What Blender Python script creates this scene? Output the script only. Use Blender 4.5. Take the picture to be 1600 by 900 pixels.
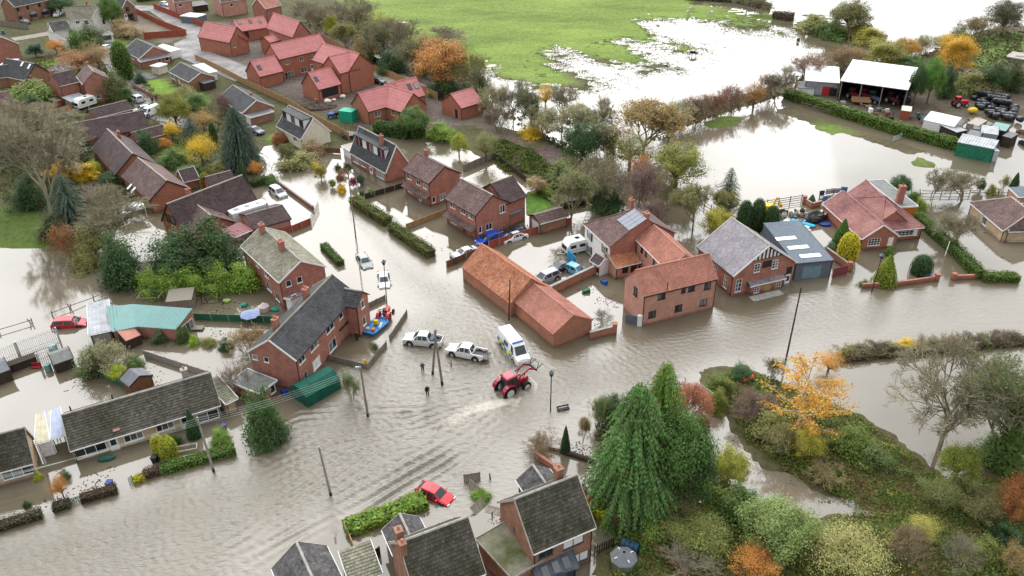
import bpy, math, random
import numpy as np
from mathutils import Vector, Matrix, noise
random.seed(7)
for o in list(bpy.data.objects): bpy.data.objects.remove(o)
S = bpy.context.scene
COL = S.collection
R = math.radians
# ---------------------------------------------------------------- camera
FPX, PITCH, ROLL, CAMH = 1280.0, R(31.2), R(0.7),62.0
_fw = Vector((0, math.cos(PITCH),-math.sin(PITCH))); _r0 = Vector((1,0,0)); _d0 = _fw.cross(_r0)
_c, _s = math.cos(ROLL), math.sin(ROLL)
_r = _c*_r0 + _s*_d0; _d = -_s*_r0 + _c*_d0
CAM = Vector((0,0, CAMH))
cd = bpy.data.cameras.new('camera'); cam = bpy.data.objects.new('camera', cd); COL.objects.link(cam)
cd.sensor_width = 36.0; cd.lens = FPX/1600*36.0; cd.clip_start = 0.5; cd.clip_end = 8000
m3 = Matrix((_r, -_d, -_fw)).transposed()
cam.matrix_world = Matrix.Translation(CAM) @ m3.to_4x4()
S.camera = cam
# ---------------------------------------------------------------- sky, sun, exposure
SUN_AZ, SUN_EL = R(-9), R(30)      # azimuth from +Y towards -X is negative
sd = Vector((math.sin(SUN_AZ)*math.cos(SUN_EL), math.cos(SUN_AZ)*math.cos(SUN_EL), math.sin(SUN_EL)))
W = bpy.data.worlds.new('World'); S.world = W; W.use_nodes = True
wt = W.node_tree; wn = wt.nodes; wl = wt.links; wn.clear()
wo = wn.new('ShaderNodeOutputWorld'); bgn = wn.new('ShaderNodeBackground')
sky = wn.new('ShaderNodeTexSky'); sky.sky_type = 'NISHITA'; sky.sun_disc = False
sky.sun_elevation = SUN_EL; sky.sun_rotation = SUN_AZ; sky.dust_density = 4.0
tc = wn.new('ShaderNodeTexCoord')
dp = wn.new('ShaderNodeVectorMath'); dp.operation = 'DOT_PRODUCT'; dp.inputs[1].default_value = sd
wl.new(tc.outputs['Generated'], dp.inputs[0])
mx0 = wn.new('ShaderNodeMath'); mx0.operation = 'MAXIMUM'; mx0.inputs[1].default_value = 0.0; wl.new(dp.outputs['Value'], mx0.inputs[0])
pw = wn.new('ShaderNodeMapRange'); pw.interpolation_type = 'SMOOTHSTEP'; pw.inputs['From Min'].default_value = 0.22; pw.inputs['From Max'].default_value = 0.98; wl.new(mx0.outputs[0], pw.inputs['Value'])
cl = wn.new('ShaderNodeTexNoise'); cl.inputs['Scale'].default_value = 3.0; cl.inputs['Detail'].default_value = 4
wl.new(tc.outputs['Generated'], cl.inputs['Vector'])
glow = wn.new('ShaderNodeMath'); glow.operation = 'MULTIPLY_ADD'; glow.inputs[1].default_value = 27.0; glow.inputs[2].default_value = 9.5
wl.new(pw.outputs[0], glow.inputs[0])
clm = wn.new('ShaderNodeMapRange'); clm.inputs['From Min'].default_value = 0.3; clm.inputs['From Max'].default_value = 0.7; clm.inputs['To Min'].default_value = 0.62; clm.inputs['To Max'].default_value = 1.38
wl.new(cl.outputs['Fac'], clm.inputs['Value'])
gm0 = wn.new('ShaderNodeMath'); gm0.operation = 'MULTIPLY'; wl.new(glow.outputs[0], gm0.inputs[0]); wl.new(clm.outputs[0], gm0.inputs[1])
spz = wn.new('ShaderNodeSeparateXYZ'); wl.new(tc.outputs['Generated'], spz.inputs[0])
hzr = wn.new('ShaderNodeMapRange'); hzr.inputs['From Min'].default_value = 0.0; hzr.inputs['From Max'].default_value = 0.5; hzr.inputs['To Min'].default_value = 0.6; hzr.inputs['To Max'].default_value = 1.0; wl.new(spz.outputs[2], hzr.inputs['Value'])   # overcast skies dim towards the horizon
gm = wn.new('ShaderNodeMath'); gm.operation = 'MULTIPLY'; wl.new(gm0.outputs[0], gm.inputs[0]); wl.new(hzr.outputs[0], gm.inputs[1])
ovc = wn.new('ShaderNodeVectorMath'); ovc.operation = 'SCALE'; ovc.inputs[0].default_value = (0.975,0.988,1.01); wl.new(gm.outputs[0], ovc.inputs['Scale'])
mixw = wn.new('ShaderNodeMixRGB'); mixw.inputs[0].default_value = 0.9
wl.new(sky.outputs[0], mixw.inputs[1]); wl.new(ovc.outputs[0], mixw.inputs[2])
wl.new(mixw.outputs[0], bgn.inputs['Color']); bgn.inputs['Strength'].default_value = 0.1
wl.new(bgn.outputs[0], wo.inputs['Surface'])
sl = bpy.data.lights.new('sun', 'SUN'); sl.energy = 0.6; sl.angle = R(60); sl.color = (1,0.97,0.92)
so = bpy.data.objects.new('sun', sl); COL.objects.link(so); so.rotation_euler = sd.to_track_quat('Z', 'Y').to_euler()
S.view_settings.view_transform = 'Standard'; S.view_settings.look = 'None'; S.view_settings.gamma = 1.0
S.view_settings.exposure = 0.36
S.render.engine = 'CYCLES'; S.cycles.max_bounces = 5; S.cycles.diffuse_bounces = 2; S.cycles.glossy_bounces = 3
S.cycles.transparent_max_bounces = 6; S.cycles.caustics_reflective = False; S.cycles.caustics_refractive = False

# ---------------------------------------------------------------- pixel -> place
def ray(x, y): return (x-800)/FPX*_r + (y-450)/FPX*_d + _fw
def P(x, y, z=0.0):
    q = ray(x, y); t = (z-CAMH)/q.z; return CAM + q*t
def proj(p):
    v = Vector(p)-CAM; w = v.dot(_fw); return 800+FPX*v.dot(_r)/w, 450+FPX*v.dot(_d)/w
def mscale(x, y, z=0.0):       # pixels per metre there
    return FPX/((P(x, y, z)-CAM).dot(_fw))
def ray_plane(px, p0, n):
    q = ray(*px); t = (p0-CAM).dot(n)/q.dot(n); return CAM+q*t

# ---------------------------------------------------------------- materials
MATS = {}
def _bsdf(name, rough=0.6, spec=0.3, metal=0.0):
    m = bpy.data.materials.new(name); m.use_nodes = True
    nt = m.node_tree; b = nt.nodes['Principled BSDF']
    b.inputs['Roughness'].default_value = rough; b.inputs['Specular IOR Level'].default_value = spec; b.inputs['Metallic'].default_value = metal
    return m, nt, b
def rgba(c): return (c[0], c[1], c[2], 1)
def mat(name, c, rough=0.6, spec=0.3, metal=0.0, var=0.25, scale=1.5, c2=None, bump=0.0, island=0.0, fine=0.0, bricks=False, stretch=None, courses=0.0, coord='Object'):
    """noise-mottled surface; island: tone change per separate piece; bricks: brick courses on walls"""
    if name in MATS: return MATS[name]
    m, nt, b = _bsdf(name, rough, spec, metal); N, Lk = nt.nodes, nt.links
    t = N.new('ShaderNodeTexCoord'); src = t.outputs[coord]
    if stretch:
        mp = N.new('ShaderNodeMapping'); mp.inputs['Scale'].default_value = stretch; Lk.new(src, mp.inputs['Vector']); nsrc = mp.outputs[0]
    else: nsrc = src
    n = N.new('ShaderNodeTexNoise'); n.inputs['Scale'].default_value = scale; n.inputs['Detail'].default_value = 6; n.inputs['Roughness'].default_value = 0.65
    Lk.new(nsrc, n.inputs['Vector'])
    c2 = c2 or tuple(x*(1-var*1.6) for x in c)
    cr = N.new('ShaderNodeValToRGB'); cr.color_ramp.elements[0].position = 0.32; cr.color_ramp.elements[1].position = 0.68
    cr.color_ramp.elements[0].color = rgba(c2); cr.color_ramp.elements[1].color = rgba(tuple(min(1, x*(1+var*0.5)) for x in c))
    Lk.new(n.outputs['Fac'], cr.inputs['Fac']); col = cr.outputs[0]
    if bricks:
        sp = N.new('ShaderNodeSeparateXYZ'); Lk.new(src, sp.inputs[0])
        ad = N.new('ShaderNodeMath'); Lk.new(sp.outputs[0], ad.inputs[0]); Lk.new(sp.outputs[1], ad.inputs[1])
        cb = N.new('ShaderNodeCombineXYZ'); Lk.new(ad.outputs[0], cb.inputs[0]); Lk.new(sp.outputs[2], cb.inputs[1])
        br = N.new('ShaderNodeTexBrick'); br.inputs['Scale'].default_value = 1.0; br.inputs['Brick Width'].default_value = 0.24; br.inputs['Row Height'].default_value = 0.08
        br.inputs['Mortar Size'].default_value = 0.008; br.inputs['Color1'].default_value = (0.78,0.78,0.78,1); br.inputs['Color2'].default_value = (1.25,1.2,1.15,1); br.inputs['Mortar'].default_value = (1.0,1.05,1.05,1)
        Lk.new(cb.outputs[0], br.inputs['Vector'])
        mu = N.new('ShaderNodeMixRGB'); mu.blend_type = 'MULTIPLY'; mu.inputs[0].default_value = 0.9; Lk.new(col, mu.inputs[1]); Lk.new(br.outputs[0], mu.inputs[2]); col = mu.outputs[0]
        # tide mark and damp just above the flood
        wp = N.new('ShaderNodeNewGeometry'); s2 = N.new('ShaderNodeSeparateXYZ'); Lk.new(wp.outputs['Position'], s2.inputs[0])
        nn = N.new('ShaderNodeMath'); nn.operation = 'MULTIPLY_ADD'; nn.inputs[1].default_value = 0.5; Lk.new(n.outputs['Fac'], nn.inputs[0]); Lk.new(s2.outputs[2], nn.inputs[2])
        mr = N.new('ShaderNodeMapRange'); mr.inputs['From Min'].default_value = 0.3; mr.inputs['From Max'].default_value = 0.75; mr.inputs['To Min'].default_value = 0.55; mr.inputs['To Max'].default_value = 1.0
        Lk.new(nn.outputs[0], mr.inputs['Value'])
        m2 = N.new('ShaderNodeMixRGB'); m2.blend_type = 'MULTIPLY'; m2.inputs[0].default_value = 1; Lk.new(col, m2.inputs[1]); Lk.new(mr.outputs[0], m2.inputs[2]); col = m2.outputs[0]
    if fine:
        n2 = N.new('ShaderNodeTexNoise'); n2.inputs['Scale'].default_value = scale*9; n2.inputs['Detail'].default_value = 3; Lk.new(src, n2.inputs['Vector'])
        mr2 = N.new('ShaderNodeMapRange'); mr2.inputs['From Min'].default_value = 0.3; mr2.inputs['From Max'].default_value = 0.7; mr2.inputs['To Min'].default_value = 1-fine; mr2.inputs['To Max'].default_value = 1+fine; Lk.new(n2.outputs['Fac'], mr2.inputs['Value'])
        mf = N.new('ShaderNodeMixRGB'); mf.blend_type = 'MULTIPLY'; mf.inputs[0].default_value = 1; Lk.new(col, mf.inputs[1]); Lk.new(mr2.outputs[0], mf.inputs[2]); col = mf.outputs[0]
    if island:
        g = N.new('ShaderNodeNewGeometry'); mi = N.new('ShaderNodeMapRange'); mi.inputs['To Min'].default_value = 1-island; mi.inputs['To Max'].default_value = 1+island
        Lk.new(g.outputs['Random Per Island'], mi.inputs['Value'])
        ms = N.new('ShaderNodeMixRGB'); ms.blend_type = 'MULTIPLY'; ms.inputs[0].default_value = 1; Lk.new(col, ms.inputs[1]); Lk.new(mi.outputs[0], ms.inputs[2]); col = ms.outputs[0]
    Lk.new(col, b.inputs['Base Color'])
    if bump:
        bp = N.new('ShaderNodeBump'); bp.inputs['Strength'].default_value = bump; bp.inputs['Distance'].default_value = 0.05
        n3 = N.new('ShaderNodeTexNoise'); n3.inputs['Scale'].default_value = scale*6; n3.inputs['Detail'].default_value = 4; Lk.new(nsrc, n3.inputs['Vector'])
        Lk.new(n3.outputs['Fac'], bp.inputs['Height']); Lk.new(bp.outputs[0], b.inputs['Normal'])
    MATS[name] = m; return m

def leafmat(name, rough=0.6, trans=0.35, spread=0.3):
    if name in MATS: return MATS[name]
    m, nt, b = _bsdf(name, rough, 0.2); N, Lk = nt.nodes, nt.links
    oi = N.new('ShaderNodeObjectInfo'); g = N.new('ShaderNodeNewGeometry')
    hs = N.new('ShaderNodeHueSaturation')
    wn_ = N.new('ShaderNodeTexWhiteNoise'); wn_.noise_dimensions = '1D'; Lk.new(g.outputs['Random Per Island'], wn_.inputs['W'])
    h = N.new('ShaderNodeMapRange'); h.inputs['To Min'].default_value = 0.465; h.inputs['To Max'].default_value = 0.535; Lk.new(wn_.outputs['Value'], h.inputs['Value'])
    v = N.new('ShaderNodeMapRange'); v.inputs['To Min'].default_value = 1-spread; v.inputs['To Max'].default_value = 1+spread; Lk.new(g.outputs['Random Per Island'], v.inputs['Value'])
    Lk.new(oi.outputs['Color'], hs.inputs['Color']); Lk.new(h.outputs[0], hs.inputs['Hue']); Lk.new(v.outputs[0], hs.inputs['Value'])
    tn = N.new('ShaderNodeTexNoise'); tn.inputs['Scale'].default_value = 3.0; tcx = N.new('ShaderNodeTexCoord'); Lk.new(tcx.outputs['Object'], tn.inputs['Vector'])
    mr = N.new('ShaderNodeMapRange'); mr.inputs['From Min'].default_value = 0.3; mr.inputs['From Max'].default_value = 0.7; mr.inputs['To Min'].default_value = 0.75; mr.inputs['To Max'].default_value = 1.25; Lk.new(tn.outputs['Fac'], mr.inputs['Value'])
    mu = N.new('ShaderNodeMixRGB'); mu.blend_type = 'MULTIPLY'; mu.inputs[0].default_value = 1; Lk.new(hs.outputs[0], mu.inputs[1]); Lk.new(mr.outputs[0], mu.inputs[2])
    # some clumps turn brown or yellow, as late autumn leaves do
    va = N.new('ShaderNodeVectorMath'); va.operation = 'ADD'; Lk.new(tcx.outputs['Object'], va.inputs[0])
    rv = N.new('ShaderNodeCombineXYZ'); r10 = N.new('ShaderNodeMath'); r10.operation = 'MULTIPLY'; r10.inputs[1].default_value = 37.0; Lk.new(oi.outputs['Random'], r10.inputs[0]); Lk.new(r10.outputs[0], rv.inputs[0]); Lk.new(rv.outputs[0], va.inputs[1])
    t2 = N.new('ShaderNodeTexNoise'); t2.inputs['Scale'].default_value = 2.2; t2.inputs['Detail'].default_value = 5; t2.inputs['Roughness'].default_value = 0.7; Lk.new(va.outputs[0], t2.inputs['Vector'])
    sm_ = N.new('ShaderNodeMath'); sm_.operation = 'MULTIPLY_ADD'; sm_.inputs[1].default_value = 0.16; Lk.new(wn_.outputs['Value'], sm_.inputs[0]); Lk.new(t2.outputs['Fac'], sm_.inputs[2])
    c1 = N.new('ShaderNodeMapRange'); c1.inputs['From Min'].default_value = 0.58; c1.inputs['From Max'].default_value = 0.78; c1.inputs['To Max'].default_value = 0.4; Lk.new(sm_.outputs[0], c1.inputs['Value'])
    x1 = N.new('ShaderNodeMixRGB'); x1.inputs[2].default_value = (0.17,0.125,0.06,1); Lk.new(c1.outputs[0], x1.inputs[0]); Lk.new(mu.outputs[0], x1.inputs[1])
    c2_ = N.new('ShaderNodeMapRange'); c2_.inputs['From Min'].default_value = 0.50; c2_.inputs['From Max'].default_value = 0.34; c2_.inputs['To Max'].default_value = 0.35; Lk.new(sm_.outputs[0], c2_.inputs['Value'])
    x2 = N.new('ShaderNodeMixRGB'); x2.inputs[2].default_value = (0.20,0.20,0.06,1); Lk.new(c2_.outputs[0], x2.inputs[0]); Lk.new(x1.outputs[0], x2.inputs[1]); mu = x2
    Lk.new(mu.outputs[0], b.inputs['Base Color'])
    tr = N.new('ShaderNodeBsdfTranslucent'); Lk.new(mu.outputs[0], tr.inputs['Color'])
    mx = N.new('ShaderNodeMixShader'); mx.inputs[0].default_value = trans
    Lk.new(b.outputs[0], mx.inputs[1]); Lk.new(tr.outputs[0], mx.inputs[2]); Lk.new(mx.outputs[0], N['Material Output'].inputs['Surface'])
    MATS[name] = m; return m
def objcol(name, rough=0.6, spec=0.3, metal=0.0):
    """takes the object's own colour"""
    if name in MATS: return MATS[name]
    m, nt, b = _bsdf(name, rough, spec, metal); oi = nt.nodes.new('ShaderNodeObjectInfo')
    n = nt.nodes.new('ShaderNodeTexNoise'); n.inputs['Scale'].default_value = 2.5; n.inputs['Detail'].default_value = 5
    t = nt.nodes.new('ShaderNodeTexCoord'); nt.links.new(t.outputs['Object'], n.inputs['Vector'])
    mr = nt.nodes.new('ShaderNodeMapRange'); mr.inputs['From Min'].default_value = 0.3; mr.inputs['From Max'].default_value = 0.7; mr.inputs['To Min'].default_value = 0.8; mr.inputs['To Max'].default_value = 1.1; nt.links.new(n.outputs['Fac'], mr.inputs['Value'])
    mu = nt.nodes.new('ShaderNodeMixRGB'); mu.blend_type = 'MULTIPLY'; mu.inputs[0].default_value = 1
    nt.links.new(oi.outputs['Color'], mu.inputs[1]); nt.links.new(mr.outputs[0], mu.inputs[2]); nt.links.new(mu.outputs[0], b.inputs['Base Color'])
    MATS[name] = m; return m
M = {}
M['brick'] = mat('brick_red', (0.37,0.165,0.125),0.85,0.15, var=0.22, scale=0.9, bricks=True, c2=(0.27,0.125,0.10))
M['brick_new'] = mat('brick_new_red', (0.37,0.155,0.105),0.85,0.15, var=0.1, scale=0.6, bricks=True)
M['brick_pink'] = mat('brick_pink', (0.50,0.27,0.215),0.85,0.15, var=0.12, scale=0.7, bricks=True)
M['brick_brown'] = mat('brick_brown', (0.30,0.165,0.115),0.85,0.15, var=0.18, scale=0.9, bricks=True)
M['brick_buff'] = mat('brick_buff', (0.50,0.37,0.25),0.85,0.15, var=0.12, scale=0.9, bricks=True)
M['brick_old'] = mat('brick_old', (0.40,0.16,0.10),0.9,0.1, var=0.35, scale=0.5, bricks=True, c2=(0.25,0.15,0.11))
M['render_white'] = mat('white_render', (0.78,0.77,0.74),0.8,0.2, var=0.08, scale=1.2)
M['cream'] = mat('cream_render', (0.70,0.65,0.52),0.8,0.2, var=0.1, scale=1.2)
M['stone'] = mat('stone_pale', (0.42,0.38,0.32),0.85,0.2, var=0.2, scale=3)
M['white'] = mat('white_plastic', (0.78,0.78,0.78),0.4,0.4, var=0.06)
M['black'] = mat('black_paint', (0.025,0.025,0.028),0.45,0.4, var=0.2)
M['darkframe'] = mat('dark_brown_frame', (0.05,0.025,0.02),0.5,0.3, var=0.2)
M['greyframe'] = mat('slate_grey_frame', (0.07,0.085,0.105),0.5,0.3, var=0.2)
M['lead'] = mat('lead_grey', (0.16,0.17,0.185),0.75,0.4, var=0.2)
M['concrete'] = mat('concrete', (0.36,0.34,0.31),0.85,0.2, var=0.25, scale=2)
M['tile_grey'] = mat('roof_concrete_tile_grey', (0.105,0.10,0.098),0.8,0.25, var=0.35, scale=0.7, island=0.35, fine=0.2)
M['tile_moss'] = mat('roof_mossy_tile', (0.078,0.070,0.060),0.85,0.2, var=0.3, scale=0.3, c2=(0.043,0.043,0.026), island=0.28, fine=0.25)
M['tile_lichen'] = mat('roof_lichen_tile', (0.22,0.205,0.165),0.85,0.2, var=0.3, scale=0.5, c2=(0.15,0.15,0.10), island=0.25, fine=0.2)
M['tile_charcoal'] = mat('roof_charcoal_tile', (0.062,0.064,0.068),0.78,0.25, var=0.25, scale=0.6, island=0.25, fine=0.15)
M['tile_brown'] = mat('roof_brown_tile', (0.145,0.092,0.083),0.75,0.25, var=0.25, scale=0.6, island=0.25, fine=0.2)
M['tile_dkbrown'] = mat('roof_dark_brown_tile', (0.085,0.056,0.056),0.75,0.25, var=0.25, scale=0.6, island=0.25, fine=0.2)
M['tile_red'] = mat('roof_new_red_tile', (0.50,0.20,0.19),0.8,0.3, var=0.1, scale=0.8, island=0.08, fine=0.06)
M['tile_pink'] = mat('roof_faded_red_tile', (0.31,0.155,0.135),0.8,0.2, var=0.22, scale=0.3, c2=(0.17,0.072,0.075), island=0.14, fine=0.1)
M['pantile'] = mat('roof_orange_pantile', (0.42,0.20,0.125),0.75,0.2, var=0.3, scale=0.5, c2=(0.31,0.115,0.055), island=0.3, fine=0.15)
M['pantile_red'] = mat('roof_red_pantile', (0.43,0.19,0.14),0.7,0.25, var=0.2, scale=0.5, island=0.15, fine=0.1)
M['slate'] = mat('roof_slate', (0.225,0.205,0.225),0.55,0.45, var=0.25, scale=0.4, c2=(0.14,0.13,0.145), island=0.2, fine=0.15)
M['felt'] = mat('roof_felt_grey', (0.2,0.205,0.2),0.8,0.2, var=0.2, scale=1.2)
M['metal_white'] = mat('metal_sheet_white', (0.82,0.83,0.84),0.45,0.4, var=0.05)
M['metal_blue'] = mat('metal_sheet_blue_grey', (0.125,0.155,0.185),0.7,0.3, var=0.12)
M['metal_teal'] = mat('metal_sheet_teal', (0.14,0.30,0.29),0.6,0.3, var=0.2, scale=0.8, c2=(0.17,0.28,0.26))
M['metal_green'] = mat('metal_sheet_green', (0.02,0.19,0.11),0.5,0.4, var=0.25)
M['metal_grey'] = mat('metal_sheet_grey', (0.36,0.38,0.40),0.5,0.4, var=0.25, scale=0.8)
M['metal_galv'] = mat('galvanised_steel', (0.5,0.52,0.55),0.45,0.5, metal=0.3, var=0.15)
M['moss_flat'] = mat('flat_roof_moss', (0.23,0.21,0.18),0.9,0.1, var=0.3, scale=0.35, c2=(0.055,0.075,0.012), bump=0.4)
M['wood'] = mat('timber_brown', (0.19,0.10,0.06),0.8,0.2, var=0.3, scale=2, stretch=(6,6,0.6), island=0.15)
M['wood_dark'] = mat('timber_dark', (0.06,0.045,0.035),0.8,0.2, var=0.3, scale=2, stretch=(6,6,0.6))
M['wood_grey'] = mat('timber_weathered', (0.27,0.24,0.20),0.85,0.2, var=0.3, scale=2, stretch=(6,6,0.6), island=0.15)
M['wood_new'] = mat('timber_new_tan', (0.40,0.25,0.13),0.8,0.2, var=0.2, scale=2, stretch=(6,6,0.6), island=0.12)
M['wood_red'] = mat('timber_stained_red', (0.34,0.09,0.055),0.8,0.2, var=0.18, scale=2, stretch=(6,6,0.6), island=0.12)
M['wood_green'] = mat('timber_painted_green', (0.03,0.14,0.075),0.7,0.3, var=0.25, scale=2)
M['wood_orange'] = mat('timber_orange', (0.62,0.19,0.02),0.7,0.3, var=0.15, scale=2)
M['rubber'] = mat('tyre_rubber', (0.018,0.018,0.02),0.8,0.2, var=0.3)
M['steel'] = mat('steel_rim', (0.55,0.55,0.56),0.4,0.5, metal=0.4, var=0.15)
M['dirt'] = mat('dark_soil', (0.10,0.075,0.06),0.95,0.1, var=0.35, scale=1.2, bump=0.5)
M['red_light'] = mat('lamp_red', (0.5,0.01,0.01),0.25,0.5, var=0.1)
M['headlamp'] = mat('lamp_clear', (0.75,0.77,0.8),0.15,0.6, var=0.05)
M['any'] = objcol('painted')
M['gloss'] = objcol('car_paint', 0.25,0.5)
M['fabric'] = objcol('fabric', 0.9,0.1)
M['leaf'] = leafmat('foliage')
M['twig'] = objcol('bark', 0.9,0.1)
_m, _nt, _b = _bsdf('window_glass', 0.06,0.6)
_oi = _nt.nodes.new('ShaderNodeObjectInfo'); _cr = _nt.nodes.new('ShaderNodeValToRGB')
_cr.color_ramp.elements[0].color = (0.015,0.02,0.025,1); _cr.color_ramp.elements[0].position = 0.45
_cr.color_ramp.elements[1].color = (0.22,0.24,0.25,1); _cr.color_ramp.elements[1].position = 1.0
_nt.links.new(_oi.outputs['Random'], _cr.inputs[0]); _nt.links.new(_cr.outputs[0], _b.inputs['Base Color'])
M['glass'] = _m
_m, _nt, _b = _bsdf('vehicle_glass', 0.05,0.6); _b.inputs['Base Color'].default_value = (0.02,0.03,0.035,1); M['carglass'] = _m
_m, _nt, _b = _bsdf('solar_glass', 0.15,0.7); _b.inputs['Base Color'].default_value = (0.06,0.08,0.12,1); M['solar'] = _m

# ---------------------------------------------------------------- mesh helper
class MB:
    def __init__(s): s.v = []; s.f = []; s.m = []
    def poly(s, pts, mi=0):
        i = len(s.v); s.v += [tuple(p) for p in pts]; s.f.append(tuple(range(i, i+len(pts)))); s.m.append(mi)
    def quadbox(s, b, mi=0):      # 8 corners: bottom 4 CCW, top 4 CCW
        i = len(s.v); s.v += [tuple(p) for p in b]
        for q in ((3,2,1,0),(4,5,6,7),(0,1,5,4),(1,2,6,5),(2,3,7,6),(3,0,4,7)):
            s.f.append(tuple(i+k for k in q)); s.m.append(mi)
    def box(s, x0, y0, z0, x1, y1, z1, mi=0):
        s.quadbox([(x0, y0, z0),(x1, y0, z0),(x1, y1, z0),(x0, y1, z0),(x0, y0, z1),(x1, y0, z1),(x1, y1, z1),(x0, y1, z1)], mi)
    def cbox(s, cx, cy, cz, lx, ly, lz, mi=0): s.box(cx-lx/2, cy-ly/2, cz-lz/2, cx+lx/2, cy+ly/2, cz+lz/2, mi)
    def bar(s, p, q, w, h, mi=0, up=Vector((0,0,1))):     # rectangular bar between two points
        p = Vector(p); q = Vector(q); d = (q-p).normalized(); a = d.cross(up)
        if a.length < 1e-4: a = Vector((1,0,0))
        a.normalize(); b = a.cross(d); a *= w/2; b *= h/2
        s.quadbox([p-a-b, p+a-b, q+a-b, q-a-b, p-a+b, p+a+b, q+a+b, q-a+b], mi)
    def tube(s, p, q, r0, r1=None, n=6, mi=0, cap=True):
        r1 = r0 if r1 is None else r1; p = Vector(p); q = Vector(q); d = (q-p)
        if d.length < 1e-6: return
        d.normalize(); a = d.orthogonal().normalized(); b = d.cross(a); i = len(s.v)
        for c, r in ((p, r0),(q, r1)):
            for k in range(n):
                t = 2*math.pi*k/n; s.v.append(tuple(c+a*(r*math.cos(t))+b*(r*math.sin(t))))
        for k in range(n):
            s.f.append((i+k, i+(k+1) % n, i+n+(k+1) % n, i+n+k)); s.m.append(mi)
        if cap:
            s.f.append(tuple(i+k for k in range(n-1,-1,-1))); s.m.append(mi); s.f.append(tuple(i+n+k for k in range(n))); s.m.append(mi)
    def ring(s, c, axis, R1, r, n=14, k=6, mi=0):          # torus
        c = Vector(c); ax = Vector(axis).normalized(); a = ax.orthogonal().normalized(); b = ax.cross(a); i = len(s.v)
        for j in range(n):
            t = 2*math.pi*j/n; e = a*math.cos(t)+b*math.sin(t)
            for l in range(k):
                u = 2*math.pi*l/k; s.v.append(tuple(c+e*(R1+r*math.cos(u))+ax*(r*math.sin(u))))
        for j in range(n):
            for l in range(k):
                s.f.append((i+j*k+l, i+((j+1) % n)*k+l, i+((j+1) % n)*k+(l+1) % k, i+j*k+(l+1) % k)); s.m.append(mi)
    def blob(s, c, rx, ry, rz, n=10, k=7, jit=0.0, mi=0):
        i = len(s.v); c = Vector(c)
        for a in range(k+1):
            th = math.pi*a/k
            for b in range(n):
                ph = 2*math.pi*b/n; j = 1+random.uniform(-jit, jit)
                s.v.append((c.x+rx*j*math.sin(th)*math.cos(ph), c.y+ry*j*math.sin(th)*math.sin(ph), c.z+rz*j*math.cos(th)))
        for a in range(k):
            for b in range(n):
                s.f.append((i+a*n+b, i+(a+1)*n+b, i+(a+1)*n+(b+1) % n, i+a*n+(b+1) % n)); s.m.append(mi)
    def loft(s, rings, mi=0, cap=True, closed=True):
        i = len(s.v); n = len(rings[0])
        for r in rings: s.v += [tuple(p) for p in r]
        for j in range(len(rings)-1):
            for k in range(n if closed else n-1):
                s.f.append((i+j*n+k, i+j*n+(k+1) % n, i+(j+1)*n+(k+1) % n, i+(j+1)*n+k)); s.m.append(mi)
        if cap and closed:
            s.f.append(tuple(i+k for k in range(n-1,-1,-1))); s.m.append(mi)
            s.f.append(tuple(i+(len(rings)-1)*n+k for k in range(n))); s.m.append(mi)
    def mesh(s, name, mats, smooth=False):
        me = bpy.data.meshes.new(name); me.from_pydata(s.v, [], s.f)
        ml = mats if isinstance(mats, (list, tuple)) else [mats]
        for m in ml: me.materials.append(M[m] if isinstance(m, str) else m)
        if len(ml) > 1: me.polygons.foreach_set('material_index', s.m)
        if smooth: me.polygons.foreach_set('use_smooth', [True]*len(s.f))
        me.update(); return me
    def obj(s, name, mats, parent=None, smooth=False, color=None, loc=None, rz=None):
        return link(name, s.mesh(name, mats, smooth), parent, color, loc, rz)
def link(name, me, parent=None, color=None, loc=None, rz=None):
    o = bpy.data.objects.new(name, me); COL.objects.link(o)
    if parent is not None: o.parent = parent
    if color: o.color = (color[0], color[1], color[2], 1)
    if loc is not None: o.location = loc
    if rz is not None: o.rotation_euler.z = rz
    return o
def tag(o, label, cat, group=None):
    o['label'] = label; o['category'] = cat
    if group: o['group'] = group
    return o
def thing(name, label, cat, loc=(0,0,0), rz=0.0, group=None):
    o = bpy.data.objects.new(name, None); COL.objects.link(o); o.empty_display_size = 0.2
    o.location = loc; o.rotation_euler.z = rz; return tag(o, label, cat, group)
def struct(o): o['kind'] = 'structure'; return o
def copy_tree(o, parent=None):
    c = o.copy(); COL.objects.link(c); c.parent = parent
    for ch in o.children: copy_tree(ch, c)
    return c
def fbm(x, y, sc, oc=4): return noise.fractal(Vector((x*sc, y*sc, 3.3)),0.8,2.1, oc)
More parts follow.
